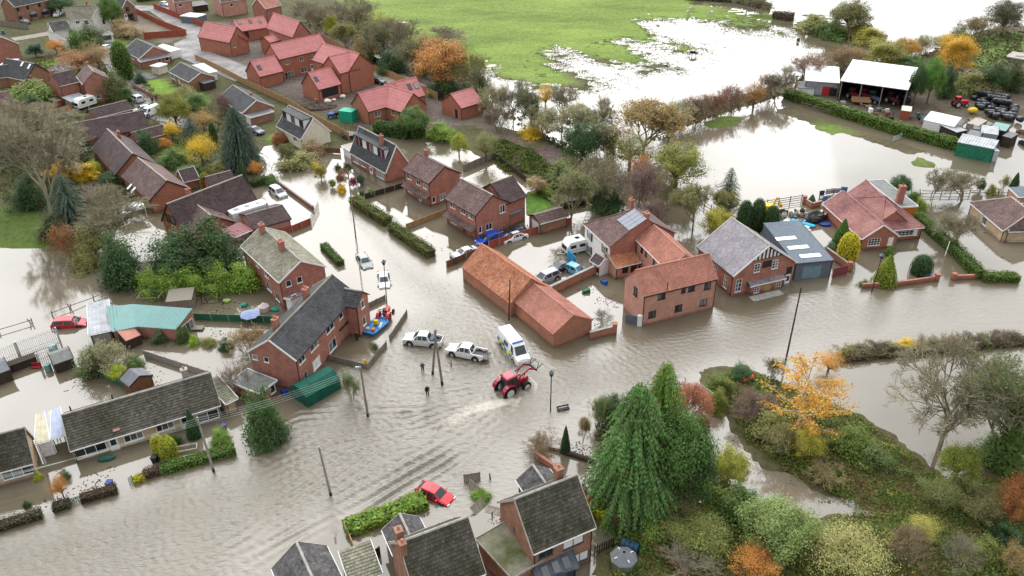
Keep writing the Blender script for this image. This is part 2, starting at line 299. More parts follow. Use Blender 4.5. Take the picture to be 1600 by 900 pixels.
# ================================================================ setting: ground, water, roads
def pxpoly(pts, z=0.0): return np.array([[P(x, y, z).x, P(x, y, z).y] for x, y in pts])
def sdist(X, Y, poly):
    """signed distance to a polygon, positive inside"""
    d = np.full(X.shape, 1e9); ins = np.zeros(X.shape, bool); n = len(poly)
    for i in range(n):
        ax, ay = poly[i]; bx, by = poly[(i+1) % n]; ex, ey = bx-ax, by-ay
        t = np.clip(((X-ax)*ex+(Y-ay)*ey)/(ex*ex+ey*ey+1e-9),0,1)
        d = np.minimum(d, (X-ax-t*ex)**2+(Y-ay-t*ey)**2)
        c = (ay > Y) != (by > Y)
        with np.errstate(divide='ignore', invalid='ignore'):
            xi = ax+(Y-ay)*ex/np.where(ey == 0,1e-9, ey)
        ins ^= c & (X < xi)
    d = np.sqrt(d); return np.where(ins, d, -d)
LAND = [  # (pixel polygon, rise per metre, plateau, noise)
    ([(-300,-60),(480,-60),(600,35),(760,122),(770,195),(850,215),(905,245),(900,300),(850,300),(800,275),(735,235),(690,222),(640,222),(600,205),(545,222),(520,236),(470,238),(440,226),(412,228),(396,250),(380,272),(330,300),(290,322),(255,335),(215,335),(190,350),(165,385),(120,378),(80,390),(0,388),(-300,400)], 0.10,0.32,0.06),
    ([(430,-60),(1085,-60),(1100,8),(1160,18),(1310,30),(1240,34),(1120,32),(1000,31),(1015,52),(1040,62),(1090,74),(1075,80),(1020,72),(980,60),(975,70),(1010,90),(1022,100),(985,104),(940,92),(875,78),(852,90),(880,115),(905,132),(850,136),(775,116),(700,92),(560,20)], 0.012,0.35,0.13),
    ([(822,300),(840,298),(868,318),(852,334),(822,336)], 0.2,0.18,0.02),
    ([(1085,605),(1105,580),(1160,568),(1222,592),(1330,640),(1420,700),(1480,752),(1560,745),(1640,720),(1750,1050),(940,1050),(935,880),(960,830),(1040,790),(1130,792),(1210,800),(1290,815),(1360,800),(1300,770),(1240,742),(1190,722),(1165,690),(1135,640)], 0.07,0.32,0.10),
    ([(930,650),(1000,620),(1060,640),(1110,720),(1120,770),(1020,800),(950,780),(930,720)], 0.06,0.2,0.1),
    ([(1228,150),(1250,122),(1320,100),(1440,88),(1500,60),(1560,40),(1700,40),(1700,170),(1590,185),(1520,178),(1500,205),(1478,222),(1440,222),(1340,192),(1260,172)], 0.12,0.32,0.06),
    ([(1045,185),(1120,160),(1230,128),(1238,145),(1130,178),(1060,200)], 0.12,0.12,0.12),
    ([(1240,40),(1262,28),(1330,42),(1390,55),(1380,64),(1300,58)], 0.1,0.15,0.08),
    ([(1070,-20),(1200,-12),(1195,14),(1150,4),(1090,0)], 0.1,0.15,0.08),
    ([(1098,192),(1130,180),(1165,182),(1150,196),(1110,202)], 0.05,0.12,0.05),
    ([(1268,197),(1290,191),(1318,200),(1322,208),(1300,211),(1275,205)], 0.05,0.1,0.06),
    ([(1424,252),(1440,248),(1456,256),(1452,261),(1430,259)], 0.05,0.1,0.06),
    ([(1200,46),(1225,50),(1232,56),(1205,55)], 0.02,0.08,0.08),
    ([(1140,33),(1200,38),(1240,44),(1200,46),(1150,40)], 0.008,0.04,0.09),
    ([(1205,175),(1240,165),(1330,200),(1440,236),(1425,240),(1330,214)], 0.04,0.1,0.08),
]
xs = np.unique(np.concatenate([np.linspace(-3200,-230,12), np.arange(-230,-60,2.2), np.arange(-60,210,0.95), np.linspace(210,260,12), np.linspace(260,3200,12)]))
ys = np.unique(np.concatenate([np.linspace(-300,40,8), np.arange(40,300,0.95), np.linspace(300,380,24), np.linspace(380,3500,16)]))
GX, GY = np.meshgrid(xs, ys)
hgt = np.full(GX.shape, -0.75); LPOLY = []
nz = np.array([[.75*fbm(x+y*.35, y*.55-x*.25,0.11,5)+0.75*fbm(x*.5+y*.3, y*1.0,0.55,4) for x in xs] for y in ys])
for pts, sl_, top, ns in LAND:
    pg = pxpoly(pts); LPOLY.append(pg); d = sdist(GX, GY, pg)
    hgt = np.maximum(hgt, np.clip(d*sl_, -0.7, top)+nz*ns*np.clip(1.4-np.abs(np.clip(d*sl_, -1, top))/max(top, 0.1),0.25,1))
def ground_z(x, y):
    j = int(np.clip(np.searchsorted(xs, x),0, len(xs)-1)); i = int(np.clip(np.searchsorted(ys, y),0, len(ys)-1)); return float(hgt[i, j])
# colour of the soil cover by place: grass, soil, tarmac, gravel
col = np.zeros(GX.shape+(3,)); col[:] = (0.10,0.085,0.05)
def paint(pts, c, soft=1.5):
    d = sdist(GX, GY, pxpoly(pts)); w = np.clip(d/soft+0.5,0,1)[..., None]; col[:] = col*(1-w)+np.array(c)*w
paint(LAND[0][0], (0.085,0.085,0.04)); paint(LAND[1][0], (0.16,0.225,0.05),4)
for k in (9,10,11,12,13): paint(LAND[k][0], (0.12,0.19,0.035),6)
paint(LAND[2][0], (0.09,0.18,0.03)); paint(LAND[3][0], (0.085,0.085,0.035)); paint(LAND[5][0], (0.11,0.09,0.065))
paint([(1500,55),(1600,50),(1610,90),(1520,110),(1500,85)], (0.12,0.18,0.05))
paint([(1350,770),(1480,790),(1520,850),(1400,850),(1340,810)], (0.095,0.12,0.03)); paint([(1340,848),(1390,850),(1415,862),(1370,875)], (0.32,0.24,0.13))
paint([(0,325),(60,335),(110,380),(60,395),(-60,392),(-60,330)], (0.085,0.125,0.03))
paint([(310,40),(400,30),(600,60),(700,130),(760,150),(770,195),(700,200),(560,200),(420,140),(330,80)], (0.13,0.105,0.09))
paint([(720,185),(770,185),(840,225),(800,235)], (0.15,0.12,0.09)); paint([(830,232),(872,228),(880,262),(840,258)], (0.12,0.085,0.075))
paint([(190,25),(235,25),(290,60),(255,70),(200,45)], (0.20,0.17,0.13))
paint([(223,130),(250,125),(278,140),(262,153),(235,146)], (0.16,0.26,0.04),.6); paint([(66,97),(92,92),(105,100),(72,108)], (0.15,0.23,0.04),.6); paint([(240,230),(290,222),(300,240),(250,255)], (0.1,0.15,0.03)); paint([(155,60),(185,56),(200,75),(170,80)], (0.14,0.22,0.04))
paint([(418,212),(450,215),(440,240),(420,236)], (0.13,0.2,0.04),.6); paint([(270,150),(330,150),(330,170),(280,170)], (0.1,0.15,0.03))
ng = len(xs); verts = np.stack([GX, GY, hgt], -1).reshape(-1,3)
ii = np.arange(len(ys)-1)[:, None]*ng+np.arange(ng-1)[None, :]
faces = np.stack([ii, ii+1, ii+ng+1, ii+ng], -1).reshape(-1,4)
me = bpy.data.meshes.new('ground'); me.from_pydata(verts.tolist(), [], faces.tolist())
ca = me.color_attributes.new('soil', 'FLOAT_COLOR', 'POINT'); ca.data.foreach_set('color', np.concatenate([col, np.ones(GX.shape+(1,))], -1).astype(np.float32).ravel())
me.polygons.foreach_set('use_smooth', [True]*len(me.polygons))
m, nt, b = _bsdf('ground', 0.95,0.1); N, Lk = nt.nodes, nt.links
at = N.new('ShaderNodeAttribute'); at.attribute_name = 'soil'; tcn = N.new('ShaderNodeTexCoord')
n1 = N.new('ShaderNodeTexNoise'); n1.inputs['Scale'].default_value = 0.06; n1.inputs['Detail'].default_value = 8; n1.inputs['Roughness'].default_value = 0.7
n2 = N.new('ShaderNodeTexNoise'); n2.inputs['Scale'].default_value = 1.1; n2.inputs['Detail'].default_value = 6; n2.inputs['Roughness'].default_value = 0.75
mp = N.new('ShaderNodeMapping'); mp.inputs['Scale'].default_value = (0.5,1.3,1); mp.inputs['Rotation'].default_value = (0,0,0.5)
Lk.new(tcn.outputs['Object'], mp.inputs[0]); Lk.new(mp.outputs[0], n1.inputs['Vector']); Lk.new(tcn.outputs['Object'], n2.inputs['Vector'])
r1 = N.new('ShaderNodeMapRange'); r1.inputs['From Min'].default_value = 0.3; r1.inputs['From Max'].default_value = 0.7; r1.inputs['To Min'].default_value = 0.6; r1.inputs['To Max'].default_value = 1.3; Lk.new(n1.outputs['Fac'], r1.inputs['Value'])
r2 = N.new('ShaderNodeMapRange'); r2.inputs['From Min'].default_value = 0.3; r2.inputs['From Max'].default_value = 0.7; r2.inputs['To Min'].default_value = 0.6; r2.inputs['To Max'].default_value = 1.35; Lk.new(n2.outputs['Fac'], r2.inputs['Value'])
mm = N.new('ShaderNodeMath'); mm.operation = 'MULTIPLY'; Lk.new(r1.outputs[0], mm.inputs[0]); Lk.new(r2.outputs[0], mm.inputs[1])
mu = N.new('ShaderNodeMixRGB'); mu.blend_type = 'MULTIPLY'; mu.inputs[0].default_value = 1; Lk.new(at.outputs['Color'], mu.inputs[1]); Lk.new(mm.outputs[0], mu.inputs[2]); Lk.new(mu.outputs[0], b.inputs['Base Color'])
bp = N.new('ShaderNodeBump'); bp.inputs['Strength'].default_value = 0.6; bp.inputs['Distance'].default_value = 0.25; Lk.new(n2.outputs['Fac'], bp.inputs['Height']); Lk.new(bp.outputs[0], b.inputs['Normal'])
me.materials.append(m); struct(link('ground', me))

# ---- flood water: one sheet at z = 0, real waves where the street is stirred up
wx = np.unique(np.concatenate([np.linspace(-3200,-180,8), np.linspace(-180,-50,40), np.arange(-50,-36,.3), np.arange(-36,24,0.19), np.arange(24,62,.35), np.linspace(62,220,50), np.linspace(220,3200,8)]))
wy = np.unique(np.concatenate([np.linspace(-300,44,6), np.arange(44,104,0.19), np.arange(104,138,.4), np.linspace(138,320,60), np.linspace(320,3500,8)]))
WX, WY = np.meshgrid(wx, wy)
FLOW = pxpoly([(-150,830),(60,815),(250,745),(380,712),(445,665),(470,640),(530,560),(590,540),(640,480),(600,440),(560,380),(520,350),(455,280),(420,245),(440,243),(560,325),(650,400),(720,440),(790,500),(868,556),(970,525),(1010,515),(1120,490),(1300,445),(1420,450),(1620,425),(1620,520),(1450,530),(1300,552),(1225,570),(1100,590),(1040,625),(930,645),(860,700),(820,720),(770,790),(700,800),(660,780),(540,812),(420,860),(400,1050),(-150,1050)])
rip = np.clip(sdist(WX, WY, FLOW)/7.0+0.25,0,1)
near = np.clip(1.25-np.hypot((WX+22)*.8,(WY-66))/70,0.0,1)
wz = np.zeros(WX.shape); rng = np.random.RandomState(3)
def wob(sc, seed):
    r = np.random.RandomState(seed); o = np.zeros(WX.shape)
    for k in range(4):
        a = r.uniform(0,6.28); o += np.sin((WX*np.cos(a)+WY*np.sin(a))*sc*r.uniform(.6,1.6)+r.uniform(0,6.28))
    return o/4
ph = 2.2*wob(0.22,1)
for k in range(16):      # short street chop, travelling mostly away from the moving tractor
    a = rng.normal(R(238), R(26)); lam = rng.uniform(0.55,1.3)
    wz += 0.013*lam*np.sin((WX*np.cos(a)+WY*np.sin(a))*2*np.pi/lam+rng.uniform(0,6.28)+ph*(1+0.4*k % 2))*(0.55+0.45*wob(0.35,20+k))
wz *= rip*(0.22+1.0*near)
def crest(pts, amp, lam, width, side=0):      # a train of wake crests along a line, both ends fading
    q = pxpoly(pts); best = np.full(WX.shape, 1e9); sg = np.zeros(WX.shape); tt = np.zeros(WX.shape); n = len(q)-1
    for i in range(n):
        ax, ay = q[i]; bx, by = q[i+1]; ex, ey = bx-ax, by-ay; l = math.hypot(ex, ey)
        t = np.clip(((WX-ax)*ex+(WY-ay)*ey)/(l*l),0,1); d = np.hypot(WX-ax-t*ex, WY-ay-t*ey); s_ = np.sign(ex*(WY-ay)-ey*(WX-ax))
        up = d < best; best = np.where(up, d, best); sg = np.where(up, s_, sg); tt = np.where(up, (i+t)/n, tt)
    d = best*sg+0.25*wob(0.5,77)
    global wz
    wz = wz+amp*np.exp(-(d/width)**2)*np.cos(2*np.pi*d/lam)*np.clip(tt*6,0,1)*np.clip((1-tt)*3,0,1)*np.clip(rip*3,0,1)*(0.7+0.5*wob(0.6,5))
crest([(790,640),(720,690),(640,735),(540,790),(430,850),(330,905)], 0.095,1.25,2.6)
crest([(760,665),(690,722),(600,775),(500,838),(400,900)], 0.07,1.1,2.0)
crest([(770,625),(690,650),(600,690),(480,770),(380,840),(280,890)], 0.075,1.15,2.8)
crest([(760,615),(660,640),(560,645),(470,650),(430,665)], 0.075,1.1,1.9)
crest([(770,605),(700,590),(640,560),(600,540)], 0.05,1.0,1.8)
crest([(830,590),(855,605),(850,640),(830,660)], 0.035,.9,0.7)
crest([(765,560),(730,575),(700,572),(660,545),(620,545)], 0.05,1.0,1.6)
crest([(840,585),(900,640),(960,640)], 0.012,1.0,1.2)
crest([(750,640),(640,668),(520,690),(420,740),(300,800)], 0.06,1.05,2.6)
crest([(770,600),(690,612),(610,610),(560,590)], 0.045,1.0,1.7)
crest([(740,690),(640,760),(560,815)], 0.03,.9,1.4)
wz *= 1.35
# churned foam behind the wheels
fo = np.zeros(WX.shape)
for pts, w_, a_ in (([(800,625),(770,632),(735,642),(690,665),(640,690),(600,710)], 1.3,1.0),([(785,612),(760,620),(720,632),(660,650),(560,660),(480,665)], 0.9,0.55),([(812,622),(800,640),(770,655)], 0.8,0.8),([(828,590),(838,600),(836,622),(822,640)], 0.35,0.9),([(775,568),(800,585),(822,590)], 0.35,0.5)):
    q = pxpoly(pts); n = len(q)-1; best = np.full(WX.shape, 1e9); tt = np.zeros(WX.shape)
    for i in range(n):
        ax, ay = q[i]; bx, by = q[i+1]; ex, ey = bx-ax, by-ay; l2 = ex*ex+ey*ey
        t = np.clip(((WX-ax)*ex+(WY-ay)*ey)/l2,0,1); d = np.hypot(WX-ax-t*ex, WY-ay-t*ey); up = d < best; best = np.where(up, d, best); tt = np.where(up, (i+t)/n, tt)
    fo = np.maximum(fo, a_*np.exp(-(best/(w_*(0.6+1.2*tt)))**2)*np.clip(1.15-tt, 0,1))
wz += fo*(0.07*wob(4.5,9)+0.06*wob(7.0,10))
vv = np.stack([WX, WY, wz], -1).reshape(-1,3); n_ = len(wx)
ii = np.arange(len(wy)-1)[:, None]*n_+np.arange(n_-1)[None, :]
me = bpy.data.meshes.new('flood_water'); me.from_pydata(vv.tolist(), [], np.stack([ii, ii+1, ii+n_+1, ii+n_], -1).reshape(-1,4).tolist())
me.polygons.foreach_set('use_smooth', [True]*len(me.polygons))
for nm, ar in (('ripple', rip*(0.35+0.65*near)),('foam', fo)):
    a_ = me.attributes.new(nm, 'FLOAT', 'POINT'); a_.data.foreach_set('value', ar.astype(np.float32).ravel())
m, nt, b = _bsdf('flood_water', 0.04,0.5); N, Lk = nt.nodes, nt.links; b.inputs['IOR'].default_value = 1.66
tcn = N.new('ShaderNodeTexCoord')
nA = N.new('ShaderNodeTexNoise'); nA.inputs['Scale'].default_value = 0.05; nA.inputs['Detail'].default_value = 5; Lk.new(tcn.outputs['Object'], nA.inputs['Vector'])
crm = N.new('ShaderNodeValToRGB'); crm.color_ramp.elements[0].position = 0.3; crm.color_ramp.elements[1].position = 0.7
crm.color_ramp.elements[0].color = (0.105,0.087,0.056,1); crm.color_ramp.elements[1].color = (0.158,0.136,0.10,1); Lk.new(nA.outputs['Fac'], crm.inputs[0])
af = N.new('ShaderNodeAttribute'); af.attribute_name = 'foam'; ar_ = N.new('ShaderNodeAttribute'); ar_.attribute_name = 'ripple'
nF = N.new('ShaderNodeTexNoise'); nF.inputs['Scale'].default_value = 1.6; nF.inputs['Detail'].default_value = 6; nF.inputs['Roughness'].default_value = 0.75; Lk.new(tcn.outputs['Object'], nF.inputs['Vector'])
sm = N.new('ShaderNodeMath'); sm.operation = 'ADD'; Lk.new(af.outputs['Fac'], sm.inputs[0]); Lk.new(nF.outputs['Fac'], sm.inputs[1])
fr = N.new('ShaderNodeMapRange'); fr.inputs['From Min'].default_value = 0.95; fr.inputs['From Max'].default_value = 1.4; Lk.new(sm.outputs[0], fr.inputs['Value'])
mxf = N.new('ShaderNodeMixRGB'); Lk.new(fr.outputs[0], mxf.inputs[0]); Lk.new(crm.outputs[0], mxf.inputs[1]); mxf.inputs[2].default_value = (0.42,0.38,0.31,1)
Lk.new(mxf.outputs[0], b.inputs['Base Color'])
rr = N.new('ShaderNodeMapRange'); rr.inputs['To Min'].default_value = 0.03; rr.inputs['To Max'].default_value = 0.5; Lk.new(fr.outputs[0], rr.inputs['Value']); Lk.new(rr.outputs[0], b.inputs['Roughness'])
mpn = N.new('ShaderNodeMapping'); mpn.inputs['Scale'].default_value = (0.75,2.2,1); mpn.inputs['Rotation'].default_value = (0,0, R(-32)); Lk.new(tcn.outputs['Object'], mpn.inputs[0])
nB = N.new('ShaderNodeTexNoise'); nB.inputs['Scale'].default_value = 1.9; nB.inputs['Detail'].default_value = 5; nB.inputs['Roughness'].default_value = 0.6; Lk.new(mpn.outputs[0], nB.inputs['Vector'])
st = N.new('ShaderNodeMapRange'); st.inputs['To Min'].default_value = 0.012; st.inputs['To Max'].default_value = 0.62; Lk.new(ar_.outputs['Fac'], st.inputs['Value'])
bp = N.new('ShaderNodeBump'); bp.inputs['Distance'].default_value = 0.25; Lk.new(st.outputs[0], bp.inputs['Strength']); Lk.new(nB.outputs['Fac'], bp.inputs['Height']); Lk.new(bp.outputs[0], b.inputs['Normal'])
me.materials.append(m); struct(link('flood_water', me))

# ---- roads on the dry side
def ribbon(name, pts, w, mat_, z=0.012, kerb=None, zz=None):
    q = [P(x, y, 0.35) for x, y in pts]; fine = []
    for a, b_ in zip(q[:-1], q[1:]):
        n = max(1, int((b_-a).length/2)); fine += [a.lerp(b_, k/n) for k in range(n)]
    fine.append(q[-1]); mb = MB(); kb = MB(); prev = None
    for i, p in enumerate(fine):
        d = (fine[min(i+1, len(fine)-1)]-fine[max(i-1,0)]); d.z = 0; d.normalize(); s_ = Vector((d.y, -d.x, 0))
        gz = (zz if zz is not None else 0.40)+z
        L_ = p-s_*w/2; R_ = p+s_*w/2; L_.z = R_.z = gz
        if prev:
            mb.poly([prev[0], prev[1], R_, L_])
            if kerb:
                kb.bar(prev[0]-Vector((0,0,.02)), L_-Vector((0,0,.02)),.14,.22); kb.bar(prev[1]-Vector((0,0,.02)), R_-Vector((0,0,.02)),.14,.22)
        prev = (L_, R_)
    o = struct(mb.obj(name, mat_))
    if kerb: kb.obj('kerb', 'concrete', o)
    return o
M['tarmac'] = mat('tarmac', (0.11,0.105,0.105),0.7,0.3, var=0.3, scale=0.35, fine=0.15)
M['wetroad'] = mat('wet_estate_road', (0.27,0.255,0.25),0.8,0.2, var=0.35, scale=0.25, c2=(0.15,0.14,0.14), fine=0.1)
M['gravel'] = mat('gravel_drive', (0.30,0.26,0.22),0.9,0.1, var=0.25, scale=0.6, fine=0.2)
M['wettarmac'] = mat('wet_tarmac', (0.19,0.18,0.175),0.6,0.3, var=0.35, scale=0.3)
ribbon('estate_road', [(195,12),(250,14),(290,40),(325,66),(292,64),(300,82),(340,100),(400,128),(450,150)][:4], 7.5, 'wetroad', kerb=True)
ribbon('estate_road', [(318,58),(296,68),(300,84),(335,98),(392,122)], 8.5, 'wetroad', z=0.02, kerb=True)
ribbon('village_street', [(150,60),(178,95),(205,135),(232,165),(250,178),(290,200)], 5.5, 'wettarmac')
ribbon('driveway', [(90,38),(140,40)][:2], 8, 'gravel', z=0.006)
ribbon('driveway', [(20,62),(80,52),(140,45)], 5, 'gravel', z=0.010)
ribbon('driveway', [(85,112),(105,100),(118,92)], 6, 'tarmac', z=0.010)
ribbon('driveway', [(222,122),(240,116)], 6, 'tarmac', z=0.010)
ribbon('driveway', [(588,106),(615,122),(650,140)], 7, 'gravel', z=0.010)
# ================================================================ buildings
def clip_poly(pts, hp):
    for (nx, ny, c) in hp:           # keep nx*x+ny*y<=c
        out = []; n = len(pts)
        for i in range(n):
            a, b_ = pts[i], pts[(i+1) % n]; da = nx*a[0]+ny*a[1]-c; db = nx*b_[0]+ny*b_[1]-c
            if da <= 0: out.append(a)
            if da*db < 0:
                t = da/(da-db); out.append((a[0]+t*(b_[0]-a[0]), a[1]+t*(b_[1]-a[1])))
        pts = out
        if len(pts) < 3: return None
    return pts
def tile_slope(mb, poly, tw=0.33, tl=0.32, th=0.03, style='flat', off=0.012):
    p = [Vector(q) for q in poly]; u = (p[1]-p[0]).normalized(); n = Vector((0,0,0))
    for i in range(len(p)): n += (p[i]-p[0]).cross(p[(i+1) % len(p)]-p[0])
    n.normalize()
    if n.z < 0: n = -n
    v = n.cross(u); o = p[0]
    if v.z < 0: u = -u; v = -v; o = p[1]
    q2 = [((a-o).dot(u),(a-o).dot(v)) for a in p]
    ar = sum(q2[i][0]*q2[(i+1) % len(q2)][1]-q2[(i+1) % len(q2)][0]*q2[i][1] for i in range(len(q2)))
    if ar < 0: q2.reverse()
    hp = []
    for i in range(len(q2)):
        a, b_ = q2[i], q2[(i+1) % len(q2)]; ex, ey = b_[0]-a[0], b_[1]-a[1]; l = math.hypot(ex, ey)
        if l < 1e-6: continue
        hp.append((ey/l, -ex/l, (ey*a[0]-ex*a[1])/l))
    u0 = min(a[0] for a in q2); u1 = max(a[0] for a in q2); v1 = max(a[1] for a in q2)
    if v1 < .05: return
    rows = max(1, round(v1/tl)); tl = v1/rows
    if not tw: tw = (u1-u0)+1
    cols = max(1, math.ceil((u1-u0)/tw))
    W3 = lambda a, b_, c: o+u*a+v*b_+n*c
    for r in range(rows):
        va, vb = r*tl, (r+1)*tl; sh = (tw/2 if (r % 2 and style == 'flat' and cols > 1) else 0)
        for c in range(-1 if sh else 0, cols):
            ua = u0+c*tw+sh; g = tw*0.07 if cols > 1 else 0; ub = ua+tw-g
            segs = [(ua, ub, 0,0)] if style == 'flat' else [(ua, ua+(ub-ua)*.5,0,1),(ua+(ub-ua)*.5, ub, 1,0)]
            jit = random.uniform(-.004,.006)
            for (sa, sb, ha, hb) in segs:
                quad = [(sa, va),(sb, va),(sb, vb),(sa, vb)]
                ins = all(nx*x+ny*y <= c_+1e-6 for x, y in quad for nx, ny, c_ in hp)
                if not ins:
                    quad = clip_poly(quad, hp)
                    if not quad: continue
                rh = 0.055
                hf = lambda x, y: off+th*(1-(y-va)/tl)+jit+((ha+(hb-ha)*(x-sa)/(sb-sa))*rh if style != 'flat' else 0)
                mb.poly([W3(x, y, hf(x, y)) for x, y in quad])
                if ins: mb.poly([W3(sa, va, 0), W3(sb, va, 0), W3(sb, va, hf(sb, va)), W3(sa, va, hf(sa, va))])
def slab(mb, poly, t=0.12, mi=0):
    p = [Vector(q) for q in poly]; n = (p[1]-p[0]).cross(p[2]-p[0]).normalized()
    if n.z < 0: p.reverse()
    lo = [q-Vector((0,0, t)) for q in p]; mb.poly(p, mi); mb.poly(lo[::-1], mi)
    for i in range(len(p)): j = (i+1) % len(p); mb.poly([lo[i], lo[j], p[j], p[i]], mi)

class Frame: pass
def mkframe(a, b, sidept=None, D=None, he=0, rise=None):
    f = Frame(); a = Vector(a); b = Vector(b); ux = (b-a); ux.z = 0; f.L = ux.length; ux.normalize(); n = Vector((-ux.y, ux.x, 0))
    if sidept is not None: s_ = 1 if (Vector(sidept)-a).dot(n) > 0 else -1
    else: s_ = 1 if ((a-CAM).dot(n) > 0) == (D > 0) else -1
    if D is None: D = abs((Vector(sidept)-a).dot(n))
    if s_ < 0: a, b = b, a; ux = -ux; n = -n
    f.o = Vector((a.x, a.y, 0)); f.x = ux; f.y = n; f.D = abs(D); f.ang = math.atan2(ux.y, ux.x); f.he = he; f.rise = rise
    return f
def fr_ridge(A, B, he, Rp=None, C=None, D=None, rise=None):
    a = P(*A, he); b = P(*B, he)
    if Rp is not None:
        ux = (b-a).normalized(); q = ray_plane(Rp, a, ux); n = Vector((-ux.y, ux.x, 0)); dd = (q-a).dot(n)
        if C is not None: return mkframe(a, b, P(*C, he), None, he, rise or q.z-he)
        return mkframe(a, b, a+n*dd, D or 2*abs(dd), he, rise or q.z-he)
    if C is not None: return mkframe(a, b, P(*C, he), None, he, rise)
    return mkframe(a, b, None, D, he, rise)
def fr_gable(E1, E2, apex, length, he, rise=None):
    a = P(*E1, he); b = P(*E2, he); ux = (b-a); ux.z = 0; ux.normalize(); n = Vector((-ux.y, ux.x, 0))
    if n.dot(a-CAM) < 0: n = -n
    if rise is None:
        q = ray_plane(apex, a, n); rise = q.z-he
    return mkframe(a, a+n*length, b, None, he, rise)
CHECK = []
def toworld(f, p): return f.o+f.x*p[0]+f.y*p[1]+Vector((0,0, p[2]))
def tolocal(f, w): d = Vector(w)-f.o; return Vector((d.dot(f.x), d.dot(f.y), w[2]))

def add_part(Hs, f, mb, name, mats, parent=None, color=None):
    """parts sit in the frame of their block; sub-parts inherit it"""
    if parent is not None: return mb.obj(name, mats, parent, color=color)
    o = mb.obj(name, mats, Hs, color=color); o.location = f.o-Hs.location; o.rotation_euler.z = f.ang; return o

def window(Hs, f, T, u, z, w, h, n=2, frame='white', depth=0.10, rows=1, name='window', fill='glass'):
    fb = MB(); t = 0.07
    bx = lambda u0, u1, o0, o1, z0, z1, mb=fb: mb.quadbox([T(u0, o0, z0), T(u1, o0, z0), T(u1, o1, z0), T(u0, o1, z0), T(u0, o0, z1), T(u1, o0, z1), T(u1, o1, z1), T(u0, o1, z1)])
    a, b_ = -depth+.02,-depth+.09
    bx(u-w/2, u-w/2+t, b_, a, z-h/2, z+h/2); bx(u+w/2-t, u+w/2, b_, a, z-h/2, z+h/2)
    bx(u-w/2+t, u+w/2-t, b_, a, z+h/2-t, z+h/2); bx(u-w/2+t, u+w/2-t, b_, a, z-h/2, z-h/2+t)
    for k in range(1, n): x = u-w/2+w*k/n; bx(x-t*.45, x+t*.45, b_-.004, a, z-h/2+t, z+h/2-t)
    for k in range(1, rows): y = z-h/2+h*k/rows; bx(u-w/2+t, u+w/2-t, b_-.008, a, y-t*.3, y+t*.3)
    if name == 'window': bx(u-w/2-.06, u+w/2+.06,.06,-depth+.02, z-h/2-.06, z-h/2-.002)
    o = add_part(Hs, f, fb, name, frame)
    for k in range(n):
        pb = MB(); x0 = u-w/2+w*k/n+t*.4; x1 = u-w/2+w*(k+1)/n-t*.4
        pb.poly([T(x0,-depth+.045, z-h/2+t*.6), T(x1,-depth+.045, z-h/2+t*.6), T(x1,-depth+.045, z+h/2-t*.6), T(x0,-depth+.045, z+h/2-t*.6)])
        add_part(Hs, f, pb, 'pane', fill, o)
    return o
def door(Hs, f, T, u, z, w, h, color, name='door', glazed=False, rows=1):
    mb = MB(); d = 0.08
    bx = lambda u0, u1, o0, o1, z0, z1: mb.quadbox([T(u0, o0, z0), T(u1, o0, z0), T(u1, o1, z0), T(u0, o1, z0), T(u0, o0, z1), T(u1, o0, z1), T(u1, o1, z1), T(u0, o1, z1)])
    bx(u-w/2, u+w/2,-d+.03,-d-.02, z-h/2, z+h/2)
    for k in range(max(1, rows)):
        z0 = z-h/2+h*(k+.12)/rows; z1 = z-h/2+h*(k+.88)/rows; bx(u-w/2+.1, u+w/2-.1,-d+.05,-d+.028, z0, z1)
    o = add_part(Hs, f, mb, name, 'any', color=color)
    if glazed:
        g = MB(); g.poly([T(u-w*.28,-d+.056, z), T(u+w*.28,-d+.056, z), T(u+w*.28,-d+.056, z+h*.36), T(u-w*.28,-d+.056, z+h*.36)]); add_part(Hs, f, g, 'pane', 'glass', o)
    hb = MB(); hb.quadbox([T(u+w*.38,-d+.10, z-.1), T(u+w*.42,-d+.10, z-.1), T(u+w*.42,-d+.04, z-.1), T(u+w*.38,-d+.04, z-.1), T(u+w*.38,-d+.10, z+.05), T(u+w*.42,-d+.10, z+.05), T(u+w*.42,-d+.04, z+.05), T(u+w*.38,-d+.04, z+.05)])
    add_part(Hs, f, hb, 'handle', 'steel', o); return o

